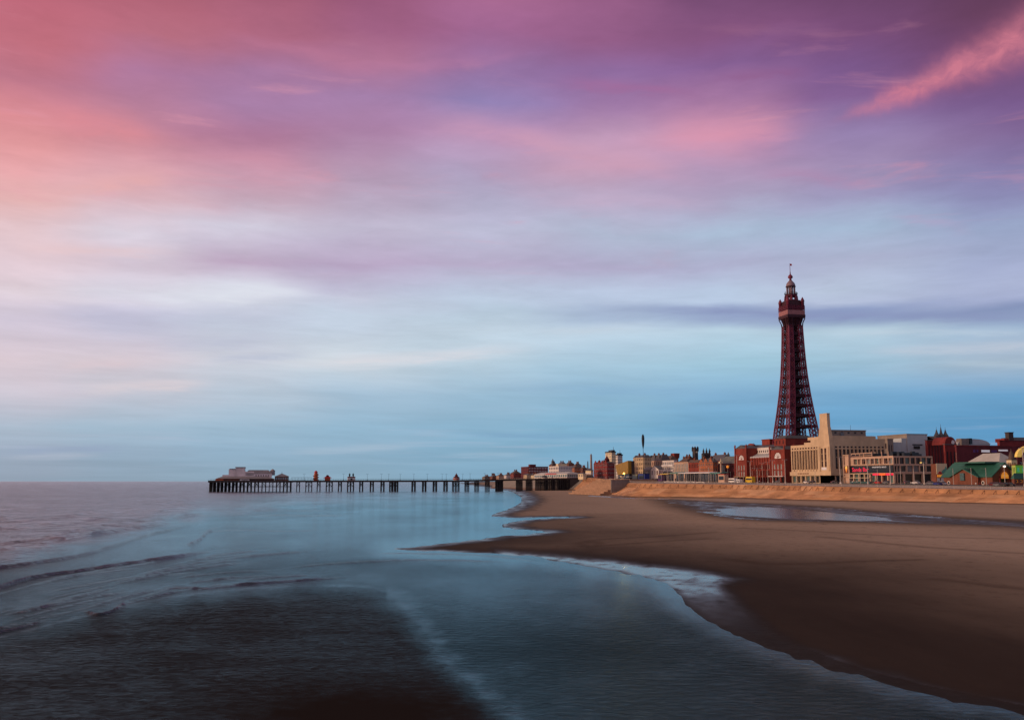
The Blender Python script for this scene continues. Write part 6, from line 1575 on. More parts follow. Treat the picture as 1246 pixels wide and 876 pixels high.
for sy_ in (-1, 1):
    n = 120
    for k in range(n):
        p0, p1 = HEAD_P1 + (PIER_P1 - HEAD_P1) * k / n, HEAD_P1 + (PIER_P1 - HEAD_P1) * (k + 1) / n
        mb.bar((lx(p0), sy_ * 4.4, pz(p0)), (lx(p0), sy_ * 4.4, pz(p0) + 1.2), .07)
        for h in (.4, .8, 1.2): mb.bar((lx(p0), sy_ * 4.4, pz(p0) + h), (lx(p1), sy_ * 4.4, pz(p1) + h), .05)
    for k in range(28):
        p0 = PIER_P0 + (HEAD_P1 - PIER_P0) * k / 28; mb.bar((lx(p0), sy_ * 21.8, pz(0)), (lx(p0), sy_ * 21.8, pz(0) + 1.2), .07)
    mb.bar((0, sy_ * 21.8, pz(0) + 1.2), (lx(HEAD_P1), sy_ * 21.8, pz(0) + 1.2), .06)
mb.build('railing', 'pier_iron', pier)
def trestle(p, wide=False, y0=-4, y1=4, ny=3, nx=2, dx_=3.6, zlow=-1.2, th=.36):
    mb = MB(); zt_ = (pz(p) if not wide else pz(0)) - 1.2
    xs = [(-.5 + i / max(nx - 1, 1)) * dx_ for i in range(nx)] if nx > 1 else [0]; ys_ = [y0 + (y1 - y0) * j / (ny - 1) for j in range(ny)]
    for x_ in xs:
        for y_ in ys_: mb.bar((x_, y_, zlow), (x_, y_, zt_), th, th, 6)
        for z_ in (zt_ - .5, zt_ * .48): mb.bar((x_, y0, z_), (x_, y1, z_), .20)
        for j in range(ny - 1): mb.bar((x_, ys_[j], zt_ * .48), (x_, ys_[j + 1], zt_ - .5), .10); mb.bar((x_, ys_[j + 1], zt_ * .48), (x_, ys_[j], zt_ - .5), .10)
    for y_ in ys_:
        if nx > 1:
            for z_ in (zt_ - .6, zt_ * .5): mb.bar((xs[0], y_, z_), (xs[-1], y_, z_), .22)
            mb.bar((xs[0], y_, zt_ * .5), (xs[-1], y_, zt_ - .6), .14); mb.bar((xs[-1], y_, zt_ * .5), (xs[0], y_, zt_ - .6), .14)
    o = mb.build('trestle', 'pier_iron', pier, loc=(lx(p), 0, 0)); return o
TRX = [363, 376, 388, 401, 414, 427, 440, 453, 466, 478.5, 481, 504, 517, 530, 543, 555.5, 569, 581, 594, 608.5, 633, 645, 657.5, 666, 674.5, 682, 689, 695, 700]
for px_ in TRX:
    big = px_ in (376, 401, 427, 478.5, 481, 555.5, 608.5, 657.5)
    p_ = p_on(px_, PS - 4, 590)
    root_ = px_ > 606
    trestle(p_, nx=3 if (big or root_) else 2, dx_=5.6 if big else (4.2 if root_ else 2.7), th=.48 if root_ else .34)
nh = 23
for k in range(nh):
    p_ = PIER_P0 + 1.5 + (HEAD_P1 - PIER_P0 - 3) * k / (nh - 1)
    trestle(p_, True, -21, 21, 6, 1, th=.42)
mb = MB()
for y_ in (-21, -12.6, -4.2, 4.2, 12.6, 21):
    for z_ in (4.6, 8.7): mb.bar((1.5, y_, z_), (lx(HEAD_P1) - 1.5, y_, z_), .30)
    for k in range(nh - 1):
        w = (lx(HEAD_P1) - 3) / (nh - 1)
        if k % 2 == 0: mb.bar((1.5 + w * k, y_, 4.6), (1.5 + w * (k + 1), y_, 9.0), .1); mb.bar((1.5 + w * (k + 1), y_, 4.6), (1.5 + w * k, y_, 9.0), .1)
mb.build('head_bracing', 'pier_iron', pier)
mb = MB(); mb.box(lx(298), lx(318), -5, 5, -1, pz(310) - 1.25); mb.build('abutment', 'dark_stone', pier)
# theatre at the pier head
YF = -19.0                                   # south face of the pier head buildings
def pp(px_, off=YF): return p_on(px_, PS + off)
def pzv(py, px_): 
    x, y = SPW(PS + YF, pp(px_)); return z_at(px_, py, math.hypot(x, y))
th = empty('pier_theatre', PS, PIER_P0, pz(0), 'pale stepped theatre with grey roofs at the seaward end of the pier', 'theatre')
Z0 = pz(0)
def tz2(py, px_=300): return pzv(py, px_) - Z0
mb = MB(); mb.box(lx(pp(263)), lx(pp(334)), YF, 14, 0, tz2(582.3)); mb.box(lx(pp(262)), lx(pp(272)), YF - 1, 8, 0, tz2(582.6), 1); mb.build('lower_hall', ['brick_brown', 'paint_orange'], th)
mb = MB(); x0, x1 = lx(pp(263)), lx(pp(333)); hip(mb, x0, x1, YF - .5, 14.5, tz2(582.2), tz2(579.4), 5.5); mb.build('lower_roof', 'pier_slate', th)
mb = MB(); yb = YF + 5
for a, c_, y_t, y1 in ((278, 287, 570.6, 8), (286.2, 297.5, 568.8, 9), (297.6, 309.0, 573.5, 8), (309.0, 331, 575.9, 8), (270.5, 278, 577.6, 6)):
    mb.box(lx(pp(a, yb)), lx(pp(c_, yb)) - .02, yb, y1, tz2(580.5), tz2(y_t))
mb.build('upper_wall', 'pier_white', th)
mb = MB()
for a, c_, y_a, y_b in ((279, 286, 570.7, 570.0), (285.8, 298, 569.0, 568.0)):
    mb.box(lx(pp(a, yb)), lx(pp(c_, yb)), yb - .6, 9.6, tz2(y_a), tz2(y_b))
x0, x1 = lx(pp(298.2, yb)), lx(pp(330.5, yb)); hip(mb, x0, x1, yb - .4, 10, tz2(575.8), tz2(571.6), 3.2)
mb.build('upper_roof', 'pier_slate', th)
mb = MB()
for k in range(7): mb.box(lx(pp(299 + k * 1.4, yb)), lx(pp(299.7 + k * 1.4, yb)), yb - .1, yb - .02, tz2(578.3), tz2(576.6))
for k in range(6): mb.box(lx(pp(311 + k * 3, yb)), lx(pp(312 + k * 3, yb)), yb - .1, yb - .02, tz2(579.2), tz2(577.6))
mb.build('window', 'window_dark', th)
mb = MB(); mb.lathe([(2.2, tz2(578)), (2.2, tz2(573)), (2.7, tz2(572.8)), (1.3, tz2(571.2)), (.2, tz2(570.2))], 8, (lx(pp(331.5)), -10)); mb.build('turret', 'pier_slate', th)
mb = MB(); mb.box(lx(pp(292)), lx(pp(303.5)), YF - 1.6, YF - 1.2, tz2(585.0), tz2(582.8)); sg = mb.build('white_sign', 'window_white', th)
text_obj('lettering', 'Theatre', 1.5, 'frame_dark', sg, (lx(pp(297.7)), YF - 1.64, tz2(583.9)), 's', .02)
mb = MB()
for k in range(16): mb.box(lx(pp(304 + k * 1.8)), lx(pp(305.1 + k * 1.8)), YF - .1, YF - .02, tz2(584.8), tz2(583))
mb.build('lower_window', 'window_dark', th)
cp_ = empty('pier_carousel_pavilion', PS - 6, pp(343), Z0, 'dark hip roofed pavilion right of the pier theatre', 'pavilion')
wv = (pp(351) - pp(334)) / 2; mb = MB(); mb.box(-wv, wv, -9, 12, 0, tz2(579.6, 343)); mb.build('wall', 'brick_brown', cp_)
mb = MB(); hip(mb, -wv, wv, -9, 12, tz2(579.5, 343), tz2(575.8, 343), 6.5, .5); mb.build('roof', 'pier_slate', cp_)
mb = MB(); mb.bar((0, 0, tz2(575.8, 343)), (0, 0, tz2(573.6, 343)), .3, .1); mb.build('finial', 'pier_iron', cp_)
mb = MB()
for k in range(6): mb.box(-wv + .8 + k * wv / 3.05, -wv + 2.2 + k * wv / 3.05, -9.12, -9.02, .6, tz2(580.6, 343)); 
mb.build('window', 'window_pale', cp_)
mb = MB(); sh = empty('pier_shelter_canopy', PS - 3, pp(355), Z0, 'thin flat canopy on posts beside the dark hip roofed pavilion', 'canopy')
lw_ = pp(378) - pp(353); mb.box(0, lw_, -1.5, 1.5, 2.6, 2.85); mb.build('roof', 'pier_iron', sh)
for k in range(7): mb = MB(); mb.bar((lw_ * k / 6.2 + .4, 0, 0), (lw_ * k / 6.2 + .4, 0, 2.6), .12); mb.build('post', 'pier_iron', sh)
# helter skelter, kiosks
def onpier(name, px_, label, cat, off=-1.0):
    p_ = p_on(px_, PS + off); x, y = SPW(PS + off, p_); d = math.hypot(x, y); zz = pz(p_)
    r = empty(name, PS + off, p_, zz, label, cat); return r, (lambda py: z_at(px_, py, d) - zz)
r, zf = onpier('helter_skelter', 384.3, 'orange helter skelter tower with a red cap on the pier', 'fairground slide')
h0 = zf(576.4); mb = MB(); mb.lathe([(2.1, 0), (1.75, h0), (2.1, h0 + .1), (2.1, h0 + .4)], 14); tw_ = mb.build('tower', 'paint_orange', r, False)
mb = MB(); mb.lathe([(1.5, h0 + .4), (1.4, zf(574.6)), (2.0, zf(574.5)), (1.2, zf(573.4)), (.1, zf(572.2))], 12); mb.build('cap', 'paint_red', r)
mb = MB(); n = 30
for k in range(n):
    t0, t1 = k / n, (k + 1) / n; a0_, a1_ = t0 * 4.5 * math.pi, t1 * 4.5 * math.pi; ra = 2.75 - .4 * t0
    mb.bar((ra * math.cos(a0_), ra * math.sin(a0_), .4 + t0 * (h0 - .6)), (ra * math.cos(a1_), ra * math.sin(a1_), .4 + t1 * (h0 - .6)), .42)
mb.build('slide', 'brick_orange', r)
r, zf = onpier('red_pier_kiosk', 398.5, 'small red and orange kiosk right of the helter skelter', 'kiosk')
mb = MB(); mb.box(-2.6, 2.6, -2, 2, 0, zf(581.6)); mb.build('wall', 'paint_orange', r); mb = MB(); hip(mb, -3.8, 3.8, -2.6, 2.6, zf(581.6), zf(579.6), 2); mb.build('roof', 'paint_red', r)
mb = MB(); mb.box(-1.3, 1.3, -1, 1, zf(579.7), zf(578.6)); mb.lathe([(1.6, zf(578.6)), (.1, zf(577.6))], 8); mb.build('cupola', 'brick_deep', r)
r, zf = onpier('twin_domed_kiosk', 427.5, 'white pier kiosk with two small dark domes', 'kiosk')
mb = MB(); mb.box(-3.6, 3.6, -2.4, 2.4, 0, zf(580.6)); mb.build('wall', 'paint_white', r); mb = MB(); hip(mb, -4.0, 4.0, -2.8, 2.8, zf(580.6), zf(579.6), 1.2); mb.build('roof', 'brick_maroon', r)
for q in (-1.7, 1.7):
    mb = MB(); mb.lathe([(.55, zf(579.8)), (.55, zf(578.2)), (.95, zf(578.0)), (.9, zf(577.0)), (.3, zf(576.2)), (.06, zf(575.0))], 10, (q, 0)); mb.build('dome', 'pier_iron', r, True)
mb = MB(); mb.box(-1, 1, -2.5, -2.41, .3, 2.0); mb.build('hatch', 'window_dark', r)
r, zf = onpier('pagoda_kiosk', 555.3, 'red and cream pagoda roofed kiosk halfway along the pier', 'kiosk')
mb = MB(); mb.lathe([(3.0, 0), (3.0, zf(581.4))], 8); mb.build('wall', 'paint_white', r)
mb = MB(); mb.lathe([(3.6, zf(583.2)), (3.7, zf(582.2)), (3.05, zf(582.1))], 8); mb.build('red_band', 'paint_red', r)
mb = MB(); mb.lathe([(3.9, zf(581.4)), (2.0, zf(579.6)), (1.5, zf(579.4)), (1.5, zf(578.6)), (1.9, zf(578.4)), (.7, zf(577.2)), (.12, zf(575.4))], 8); mb.build('roof', 'brick_maroon', r)
# lamps on the pier
def lamp_mesh_tree(name, h, label, cat, group, pole='pier_iron', head='frame_dark', arm=0.9, loc=None):
    r = bpy.data.objects.new(name, None); COL.objects.link(r); r.rotation_euler = (0, 0, TH); tag(r, label, cat, group)
    mb = MB(); mb.bar((0, 0, -.2), (0, 0, h), .14, .08, 6); mb.build('pole', pole, r)
    mb = MB(); mb.lathe([(.28, 0), (.24, .5), (.14, .9)], 8); mb.build('base', pole, r)
    mb = MB(); mb.bar((-arm, 0, h), (arm, 0, h), .06); 
    for q in (-arm, arm): mb.box(q - .3, q + .3, -.14, .14, h - .12, h + .06)
    mb.build('lantern', head, r); return r
proto = None
for px_ in (370, 418, 447, 464, 473, 487, 503.5, 520, 538, 543, 563, 572, 590, 606, 620):
    p_ = p_on(px_, PS - 4.2); x, y = SPW(PS - 4.2, p_)
    if proto is None: o = proto = lamp_mesh_tree('pier_lamp', 6.2, 'thin dark lamp post standing on the edge of the pier deck', 'lamp post', 'lamp posts along the pier')
    else: o = copy_tree(proto)
    o.location = (x, y, pz(p_))

# ------------------------------------------------------------------ promenade furniture
def spot(px_, P):
    s = s_on(px_, P); x, y = SPW(s, P); return s, x, y, promz(s, P), math.hypot(x, y)
rl = empty('promenade_railing', 0, 0, 0, 'long metal railing along the seaward edge of the promenade', 'railing'); rl.rotation_euler = (0, 0, 0)
mb = MB(); prev_ = None; posts = []
s_ = 232.0
while s_ < 745:
    p_, z_ = edge_at(s_); x, y = SPW(s_, p_ + .5); posts.append((x, y, z_)); s_ += 5.2
for a, b_ in zip(posts[:-1], posts[1:]):
    for h in (.45, .8, 1.15): mb.bar((a[0], a[1], a[2] + h), (b_[0], b_[1], b_[2] + h), .05)
mb.build('rails', 'pole_pale', rl)
mb = MB(); mb.bar((0, 0, 0), (0, 0, 1.25), .08); pm = mb.mesh('post', 'pole_pale')
for q in posts[:100]: link('post', pm, rl, q)

LAMPS = [ # px, P, top y, double arm, label
 (1246.5, 300, 545, 1, 'white lamp column at the right edge, nearest of the row'), (1222.6, 300, 566, 0, 'short lamp column by the gable end of the green roofed hall'),
 (1124.6, 304, 562.5, 1, 'lamp column in front of the right end of the arcade block'), (1083.5, 304, 561, 1, 'lamp column before the pink corner of the arcade block'),
 (1056, 304, 560, 1, 'lamp column before the red neon lettering'), (1022.5, 304, 556, 1, 'lamp column left of the arcade block, before the south side of the cream store'),
 (955.6, 306, 559, 1, 'pale lamp column in the gap between the cream store and the red brick hall'), (940.3, 306, 560, 1, 'pale lamp column before the right pavilion of the red brick hall'),
 (934.5, 314, 562, 0, 'thin pole right of the yellow bus before the red brick hall'), (928, 314, 563, 0, 'thin pole just right of the double arm column before the red brick hall'),
 (921.5, 306, 569.5, 2, 'double arm column with a wide crossbar right of the yellow bus'), (913.3, 306, 561, 1, 'pale lamp column behind the yellow bus'),
 (897.0, 306, 553.5, 1, 'tall white lamp column at the left corner of the red brick hall'), (885.8, 312, 566, 0, 'amber lit lamp post before the grey roofed market'),
 (835.8, 300, 563, 1, 'white lamp column before the pale columned block'), (852.0, 300, 566, 1, 'pale lamp column rising through the tram shelter roof'), (862.5, 300, 568, 1, 'pale lamp column at the teal canopy'),
 (812.5, 300, 569, 1, 'lamp column before the balconied hotel'), (748.2, 290, 563.5, 1, 'tall white tapering mast beside the red brick hotel'), (796.5, 298, 571, 1, 'lamp column before the white gabled cafe')]
for px_, P, yt, kind, lab in LAMPS:
    s, x, y, z, d = spot(px_, P); h = z_at(px_, yt, d) - z
    r = bpy.data.objects.new('lamp_post', None); COL.objects.link(r); r.location = (x, y, z); r.rotation_euler = (0, 0, TH); tag(r, lab, 'lamp post', 'lamp posts along the promenade')
    mb = MB(); mb.bar((0, 0, -.3), (0, 0, h), .26 if kind else .16, .14 if kind else .09, 8); mb.build('pole', 'pole_pale', r)
    mb = MB(); mb.lathe([(.5, 0), (.45, .7), (.28, 1.1)], 8); mb.build('base', 'pole_pale', r)
    arm = 3.2 if kind == 2 else 1.4
    mb = MB(); mb.bar((-arm, 0, h), (arm, 0, h), .08); mb.build('arm', 'pole_pale', r)
    for q in (-arm, arm):
        mb = MB(); mb.box(q - .4, q + .4, -.2, .2, h - .22, h - .04); mb.build('lantern', 'lamp_warm' if px_ == 1124.6 and q < 0 else 'pole_pale', r)
    if px_ == 885.8: mb = MB(); mb.lathe([(.1, h - 2.2), (.9, h - 1.6), (.9, h - .4), (.2, h)], 10); mb.build('lit_globe', 'amber_glow', r)
# spear sculpture
s, x, y, z, d = spot(783.2, 276); sp_ = bpy.data.objects.new('spear_sculpture', None); COL.objects.link(sp_); sp_.location = (x, y, z); tag(sp_, 'tall thin mast topped by a dark torpedo shaped blade', 'sculpture')
zz = lambda py: z_at(783.2, py, d) - z
mb = MB(); mb.bar((0, 0, -.5), (0, 0, zz(541)), .30, .16, 8); mb.build('mast', 'spear_dark', sp_)
mb = MB(); mb.lathe([(.2, zz(546)), (.75, zz(542)), (1.05, zz(537)), (1.1, zz(533)), (.85, zz(530)), (.1, zz(528))], 12, sxy=(1, .5)); mb.build('blade', 'spear_dark', sp_, True)
mb = MB(); mb.box(-1.0, 1.0, -1.0, 1.0, -.5, 1.2); mb.build('base', 'spear_dark', sp_)
# flood lamp by the mustard hall
s, x, y, z, d = spot(759.6, 284); r = bpy.data.objects.new('flood_lamp', None); COL.objects.link(r); r.location = (x, y, z); tag(r, 'bright yellow floodlight glowing at the foot of the mustard hall', 'lamp')
hz = z_at(759.6, 576.0, d) - z; mb = MB(); mb.bar((0, 0, -.3), (0, 0, hz - .5), .12); mb.build('pole', 'pole_pale', r)
mb = MB(); mb.lathe([(.15, hz - .6), (.75, hz - .25), (.75, hz + .3), (.15, hz + .65)], 12); mb.build('lantern', 'lamp_warm', r, True)
li = bpy.data.lights.new('flood_light', 'POINT'); li.energy = 1500; li.color = (1, .62, .15); li.shadow_soft_size = .8; lo = bpy.data.objects.new('flood_light', li); COL.objects.link(lo); lo.parent = r; lo.location = (-1.2, -.6, hz)

# thin pale poles that carry the tram wires
proto = None
for px_ in (774, 787.5, 799, 806, 819, 825, 831, 841, 846.5, 857, 867, 871.5, 889, 905, 948, 969, 992, 1034, 1047, 1068, 1096, 1112, 1160, 1182, 1200):
    s, x, y, z, d = spot(px_, 308)
    if proto is None:
        proto = o = bpy.data.objects.new('tram_pole', None); COL.objects.link(o); o.rotation_euler = (0, 0, TH); tag(o, 'thin pale pole carrying the tram wires along the promenade', 'pole', 'tram poles along the promenade')
        mb = MB(); mb.bar((0, 0, -.3), (0, 0, 7.6), .13, .09, 6); mb.build('pole', 'pole_pale', o); mb = MB(); mb.bar((0, 0, 7.1), (-2.6, 0, 7.3), .06); mb.build('arm', 'pole_pale', o)
    else: o = copy_tree(proto)
    o.location = (x, y, z)
# shelters, stalls, barriers
def canopy(name, label, a, b_, P, ytop, roofm, n, depth=5):
    s0, s1 = s_on(b_, P), s_on(a, P); r = empty(name, s0, P, promz(s0, P), label, 'shelter'); x, y = SPW(s0, P); zt = z_at(b_, ytop, math.hypot(x, y)) - promz(s0, P); L = s1 - s0
    mb = MB(); mb.prism_y([(-.6, zt - .1), (depth + .6, zt + .5), (depth + .6, zt + .2), (-.6, zt - .5)], -.4, L + .4); mb.build('roof', roofm, r)
    for k in range(n):
        for xx in (0.3, depth - .3): mb = MB(); mb.bar((xx, .4 + (L - .8) * k / (n - 1), 0), (xx, .4 + (L - .8) * k / (n - 1), zt - .2), .17); mb.build('post', 'pole_pale', r)
    mb = MB(); mb.box(depth - .2, depth - .1, .6, L - .6, .3, zt - .6); mb.build('glass_screen', 'window_glass', r)
    mb = MB(); mb.box(depth - 1.2, depth - .4, L * .15, L * .85, .4, .5); mb.build('bench', 'pier_timber', r)
canopy('tram_shelter', 'long white roofed tram shelter before the red gabled terrace', 826.5, 864, 300, 574.6, 'paint_white', 9)
canopy('teal_tram_shelter', 'teal roofed shelter right of the long white tram shelter', 864.5, 877, 300, 575.2, 'canopy_teal', 5)
canopy('pale_bus_shelter', 'short pale green shelter left of the long white tram shelter', 816, 825.5, 300, 574.8, 'canopy_teal', 4)
canopy('yellow_sign_shelter', 'low shelter with bright yellow fascia before the balconied hotel', 804.5, 813.5, 304, 576.2, 'paint_yellow', 4)
def boxthing(name, label, cat, a, b_, P, y0, y1, m, depth=2.0, top=None):
    s0, s1 = s_on(b_, P), s_on(a, P); x, y = SPW(s0, P); d = math.hypot(x, y); zb = promz(s0, P); r = empty(name, s0, P, zb, label, cat); L = s1 - s0
    z0, z1 = (z_at(b_, y1, d) - zb) if y1 else -.2, z_at(b_, y0, d) - zb
    mb = MB(); mb.hexa([(0, 0, min(z0, -.1)), (depth, 0, min(z0, -.1)), (depth, L, min(z0, -.1)), (0, L, min(z0, -.1))], [(.05, .05, z1), (depth - .05, .05, z1), (depth - .05, L - .05, z1), (.05, L - .05, z1)]); mb.build('body', m, r)
    mb = MB(); mb.box(-.3, depth + .3, -.2, L + .2, z1 + .01, z1 + .3); mb.build('top', top or m, r)
    mb = MB(); mb.box(-.06, -.01, L * .12, L * .88, z1 * .35, z1 * .8); mb.build('panel', 'shop_dark', r)
    return r
boxthing('blue_market_stall', 'deep blue canvas stall at the foot of the torpedo topped mast', 'stall', 776.5, 784.5, 282, 576.4, None, 'paint_blue', 4, 'frame_dark')
boxthing('dark_market_stall', 'dark canvas stall left of the blue stall', 'stall', 769.5, 775.5, 290, 577.6, None, 'shop_dark', 3, 'slate')
boxthing('purple_shop_stall', 'purple fronted stall below the balconied hotel', 'stall', 800.5, 806, 306, 577.5, None, 'paint_purple', 3, 'paint_yellow')
boxthing('white_event_barrier', 'low white barrier wall before the pale columned block', 'barrier', 808, 822, 274, 586.0, None, 'paint_white', .5)
boxthing('long_white_barrier', 'long low white barrier before the long tram shelter', 'barrier', 823.5, 845, 272, 586.2, None, 'paint_white', .5)
boxthing('short_white_barrier', 'short low white barrier right of the long white barrier', 'barrier', 847, 857, 272, 586.6, None, 'paint_white', .5)
boxthing('pink_poster_kiosk', 'pink and white poster kiosk at the foot of the pale column', 'kiosk', 873.8, 881.5, 300, 577.2, None, 'cloth_' and 'pink_render', 3, 'paint_red')
boxthing('yellow_ticket_booth', 'cream ticket booth left of the mustard hall', 'booth', 754.6, 756.6, 272, 579.4, None, 'paint_cream', 1.6)
boxthing('white_gazebo_stall', 'long white topped stall right of the floodlight', 'stall', 757.5, 765.5, 276, 580.2, None, 'shop_dark', 2, 'window_white')
s, x, y, z, d = spot(877.6, 302); r = bpy.data.objects.new('capped_column', None); COL.objects.link(r); r.location = (x, y, z); r.rotation_euler = (0, 0, TH); tag(r, 'pale stone column with a cream cap above the pink kiosk', 'column')
hz = z_at(877.6, 561.5, d) - z; mb = MB(); mb.bar((0, 0, -.3), (0, 0, hz - 1.2), .75, .55, 8); mb.build('shaft', 'pink_render', r); mb = MB(); mb.box(-1.1, 1.1, -1.1, 1.1, hz - 1.2, hz); mb.lathe([(.5, hz), (.1, hz + 2.2)], 6); mb.build('capital', 'paint_cream', r)
mb = MB(); mb.box(.8, 2.4, -1.2, 1.2, hz - 7, hz - 2.4); mb.build('screen', 'steel_grey', r)
# slipway wall
s_w = sp_of(*ground(744, 603.6, .48))[0] + 14
pa, pb = p_on(743.8, s_w, 588), p_on(766, s_w, 585); r = empty('slipway_wall', s_w, pa, 0, 'brown stone slipway wall stepping down to the beach left of the mustard hall', 'wall')
x, y = SPW(s_w, pa); d = math.hypot(x, y); zt0 = z_at(743.8, 584.3, d); zb0 = z_at(743.8, 593.6, d)
mb = MB(); Lw = pb - pa; mb.prism_y([(0, zb0 - 3), (Lw, zb0 - 3), (Lw, zt0 + .2), (0, zt0)], 0, 1.2); mb.prism_y([(-.2, zt0 + .01), (Lw, zt0 + .21), (Lw, zt0 + .6), (-.2, zt0 + .4)], -.2, 1.4); mb.build('wall_face', 'grey_stone', r)
mk('step_stone', (0.33, 0.205, 0.135), 0.85, 0.25, 0.2, stain=0.5)
# flight of steps beside it
r = empty('beach_steps', s_w + 16, pa - 2, 0, 'broad tan steps climbing from the beach to the pier entrance', 'steps')
mb = MB(); zlo, zhi = 0.6, 11.2
for k in range(9):
    mb.box(k * 2.6, 40, 0, 70, zlo + (zhi - zlo) * k / 9, zlo + (zhi - zlo) * (k + 1) / 9 - .003)
mb.build('treads', 'step_stone', r)

# ------------------------------------------------------------------ vehicles
def wheel_mesh(r=.33, w=.22):
    mb = MB(); mb.bar((0, -w / 2, 0), (0, w / 2, 0), r, r, 14); mb.bar((0, -w / 2 - .01, 0), (0, w / 2 + .01, 0), r * .58, r * .58, 10, 1); return mb.mesh('wheel', ['rubber', 'steel_grey'])
WM = wheel_mesh(); WB = wheel_mesh(.5, .3)
def car(px_, P, paint, label, rot=math.pi / 2, scale=1.0):
    s, x, y, z, d = spot(px_, P); r = bpy.data.objects.new('parked_car', None); COL.objects.link(r); r.location = (x, y, z + .03); r.rotation_euler = (0, 0, TH + rot); r.scale = (scale,) * 3; tag(r, label, 'car', 'cars parked along the promenade')
    mb = MB()
    def sec(x_, w, z0, z1): return [(x_, -w, z0), (x_, w, z0), (x_, w, z1), (x_, -w, z1)]
    st = [(-2.15, .72, .42, .72), (-2.0, .84, .30, .86), (-1.2, .88, .26, .92), (0, .89, .26, .92), (1.1, .88, .26, .90), (1.85, .82, .28, .78), (2.1, .70, .40, .62)]
    for a, b_ in zip(st[:-1], st[1:]): 
        A, B = sec(*a), sec(*b_); mb.add(A + B, [(0, 4, 5, 1), (1, 5, 6, 2), (2, 6, 7, 3), (3, 7, 4, 0)])
    mb.add(sec(*st[0]), [(0, 1, 2, 3)]); mb.add(sec(*st[-1]), [(3, 2, 1, 0)])
    mb.hexa([(-1.2, -.62, 1.40), (.55, -.62, 1.40), (.55, .62, 1.40), (-1.2, .62, 1.40)], [(-1.1, -.56, 1.47), (.4, -.56, 1.47), (.4, .56, 1.47), (-1.1, .56, 1.47)]); mb.build('body', paint, r)
    mb = MB(); mb.hexa([(-1.9, -.80, .90), (1.2, -.80, .90), (1.2, .80, .90), (-1.9, .80, .90)], [(-1.25, -.63, 1.40), (.6, -.63, 1.40), (.6, .63, 1.40), (-1.25, .63, 1.40)]); mb.build('window', 'window_glass', r)
    for qx in (-1.35, 1.35):
        for qy in (-.8, .8): link('wheel', WM, r, (qx, qy, .33))
    for qy in (-.6, .6):
        mb = MB(); mb.box(-2.17, -2.08, qy - .16, qy + .16, .56, .70); mb.build('tail_lamp', 'paint_red', r); mb = MB(); mb.box(1.98, 2.10, qy - .14, qy + .14, .52, .66); mb.build('headlamp', 'window_white', r)
CARS = [(1132.5, 302, 'steel_grey', 'dark grey car behind the blue car, before the arcade block'), (1140.0, 293, 'paint_blue', 'blue car with red lamps, nearest before the billboard kiosk'), (1145.5, 297, 'window_white', 'silver car at the left end of the green roofed hall'),
 (1214.5, 296, 'steel_grey', 'grey car before the door arch of the green roofed hall'), (1220, 296, 'frame_dark', 'black car right of the grey car before the door arch'), (1208, 298, 'brick_maroon', 'maroon car left of the grey car before the door arch'), (1228, 298, 'frame_dark', 'black car near the right edge before the green roofed annexe'),
 (981, 312, 'paint_white', 'white car before the cream department store'), (988.5, 314, 'frame_dark', 'black car right of the white car before the cream store'), (1016, 312, 'frame_dark', 'black car at the south corner of the cream store'),
 (1068, 312, 'paint_red', 'red car under the lit shop signs of the arcade block'), (1078, 312, 'steel_grey', 'grey car right of the red car under the shop signs'), (1104, 312, 'frame_dark', 'black car before the dark south side of the arcade block'), (1114, 312, 'window_white', 'silver car before the dark south side of the arcade block'),
 (946, 316, 'steel_grey', 'grey car before the right pavilion of the red brick hall'), (902.5, 314, 'paint_blue', 'blue car before the left pavilion of the red brick hall'), (871, 312, 'frame_dark', 'black car behind the teal shelter'), (843, 314, 'paint_red', 'red car behind the long tram shelter'),
 (789, 300, 'window_white', 'silver car before the low dark roofed shop'), (800, 312, 'frame_dark', 'black car before the white gabled cafe')]
for i, (px_, P, m, lab) in enumerate(CARS): car(px_, P, m, lab, math.pi / 2 if i % 3 else -math.pi / 2, 1.15)
def coach(px_, P, paint, label, cat, Lc, hc, name):
    s, x, y, z, d = spot(px_, P); r = bpy.data.objects.new(name, None); COL.objects.link(r); r.location = (x, y, z + .03); r.rotation_euler = (0, 0, TH + math.pi / 2); tag(r, label, cat)
    mb = MB(); mb.hexa([(-Lc / 2, -1.2, .35), (Lc / 2, -1.2, .35), (Lc / 2, 1.2, .35), (-Lc / 2, 1.2, .35)], [(-Lc / 2 + .05, -1.2, hc * .8), (Lc / 2 - .15, -1.2, hc * .8), (Lc / 2 - .15, 1.2, hc * .8), (-Lc / 2 + .05, 1.2, hc * .8)])
    mb.hexa([(-Lc / 2 + .05, -1.2, hc * .8), (Lc / 2 - .15, -1.2, hc * .8), (Lc / 2 - .15, 1.2, hc * .8), (-Lc / 2 + .05, 1.2, hc * .8)], [(-Lc / 2 + .25, -1.05, hc), (Lc / 2 - .5, -1.05, hc), (Lc / 2 - .5, 1.05, hc), (-Lc / 2 + .25, 1.05, hc)]); mb.build('body', paint, r)
    for sy_ in (-1, 1): mb = MB(); mb.box(-Lc * .45, Lc * .42, sy_ * 1.205 - .01, sy_ * 1.205 + .01, hc * .48, hc * .74); mb.build('window', 'window_glass', r)
    mb = MB(); mb.box(Lc / 2 - .1, Lc / 2 + .02, -1.0, 1.0, hc * .42, hc * .76); mb.build('windscreen', 'window_glass', r)
    for qx in (-Lc * .3, Lc * .32):
        for qy in (-1.05, 1.05): link('wheel', WB, r, (qx, qy, .5))
coach(891.5, 304, 'paint_white', 'white coach before the grey roofed market', 'coach', 9.5, 3.1, 'white_coach')
coach(899.5, 302, 'paint_white', 'white van at the left corner of the red brick hall', 'van', 5.2, 2.4, 'white_van')
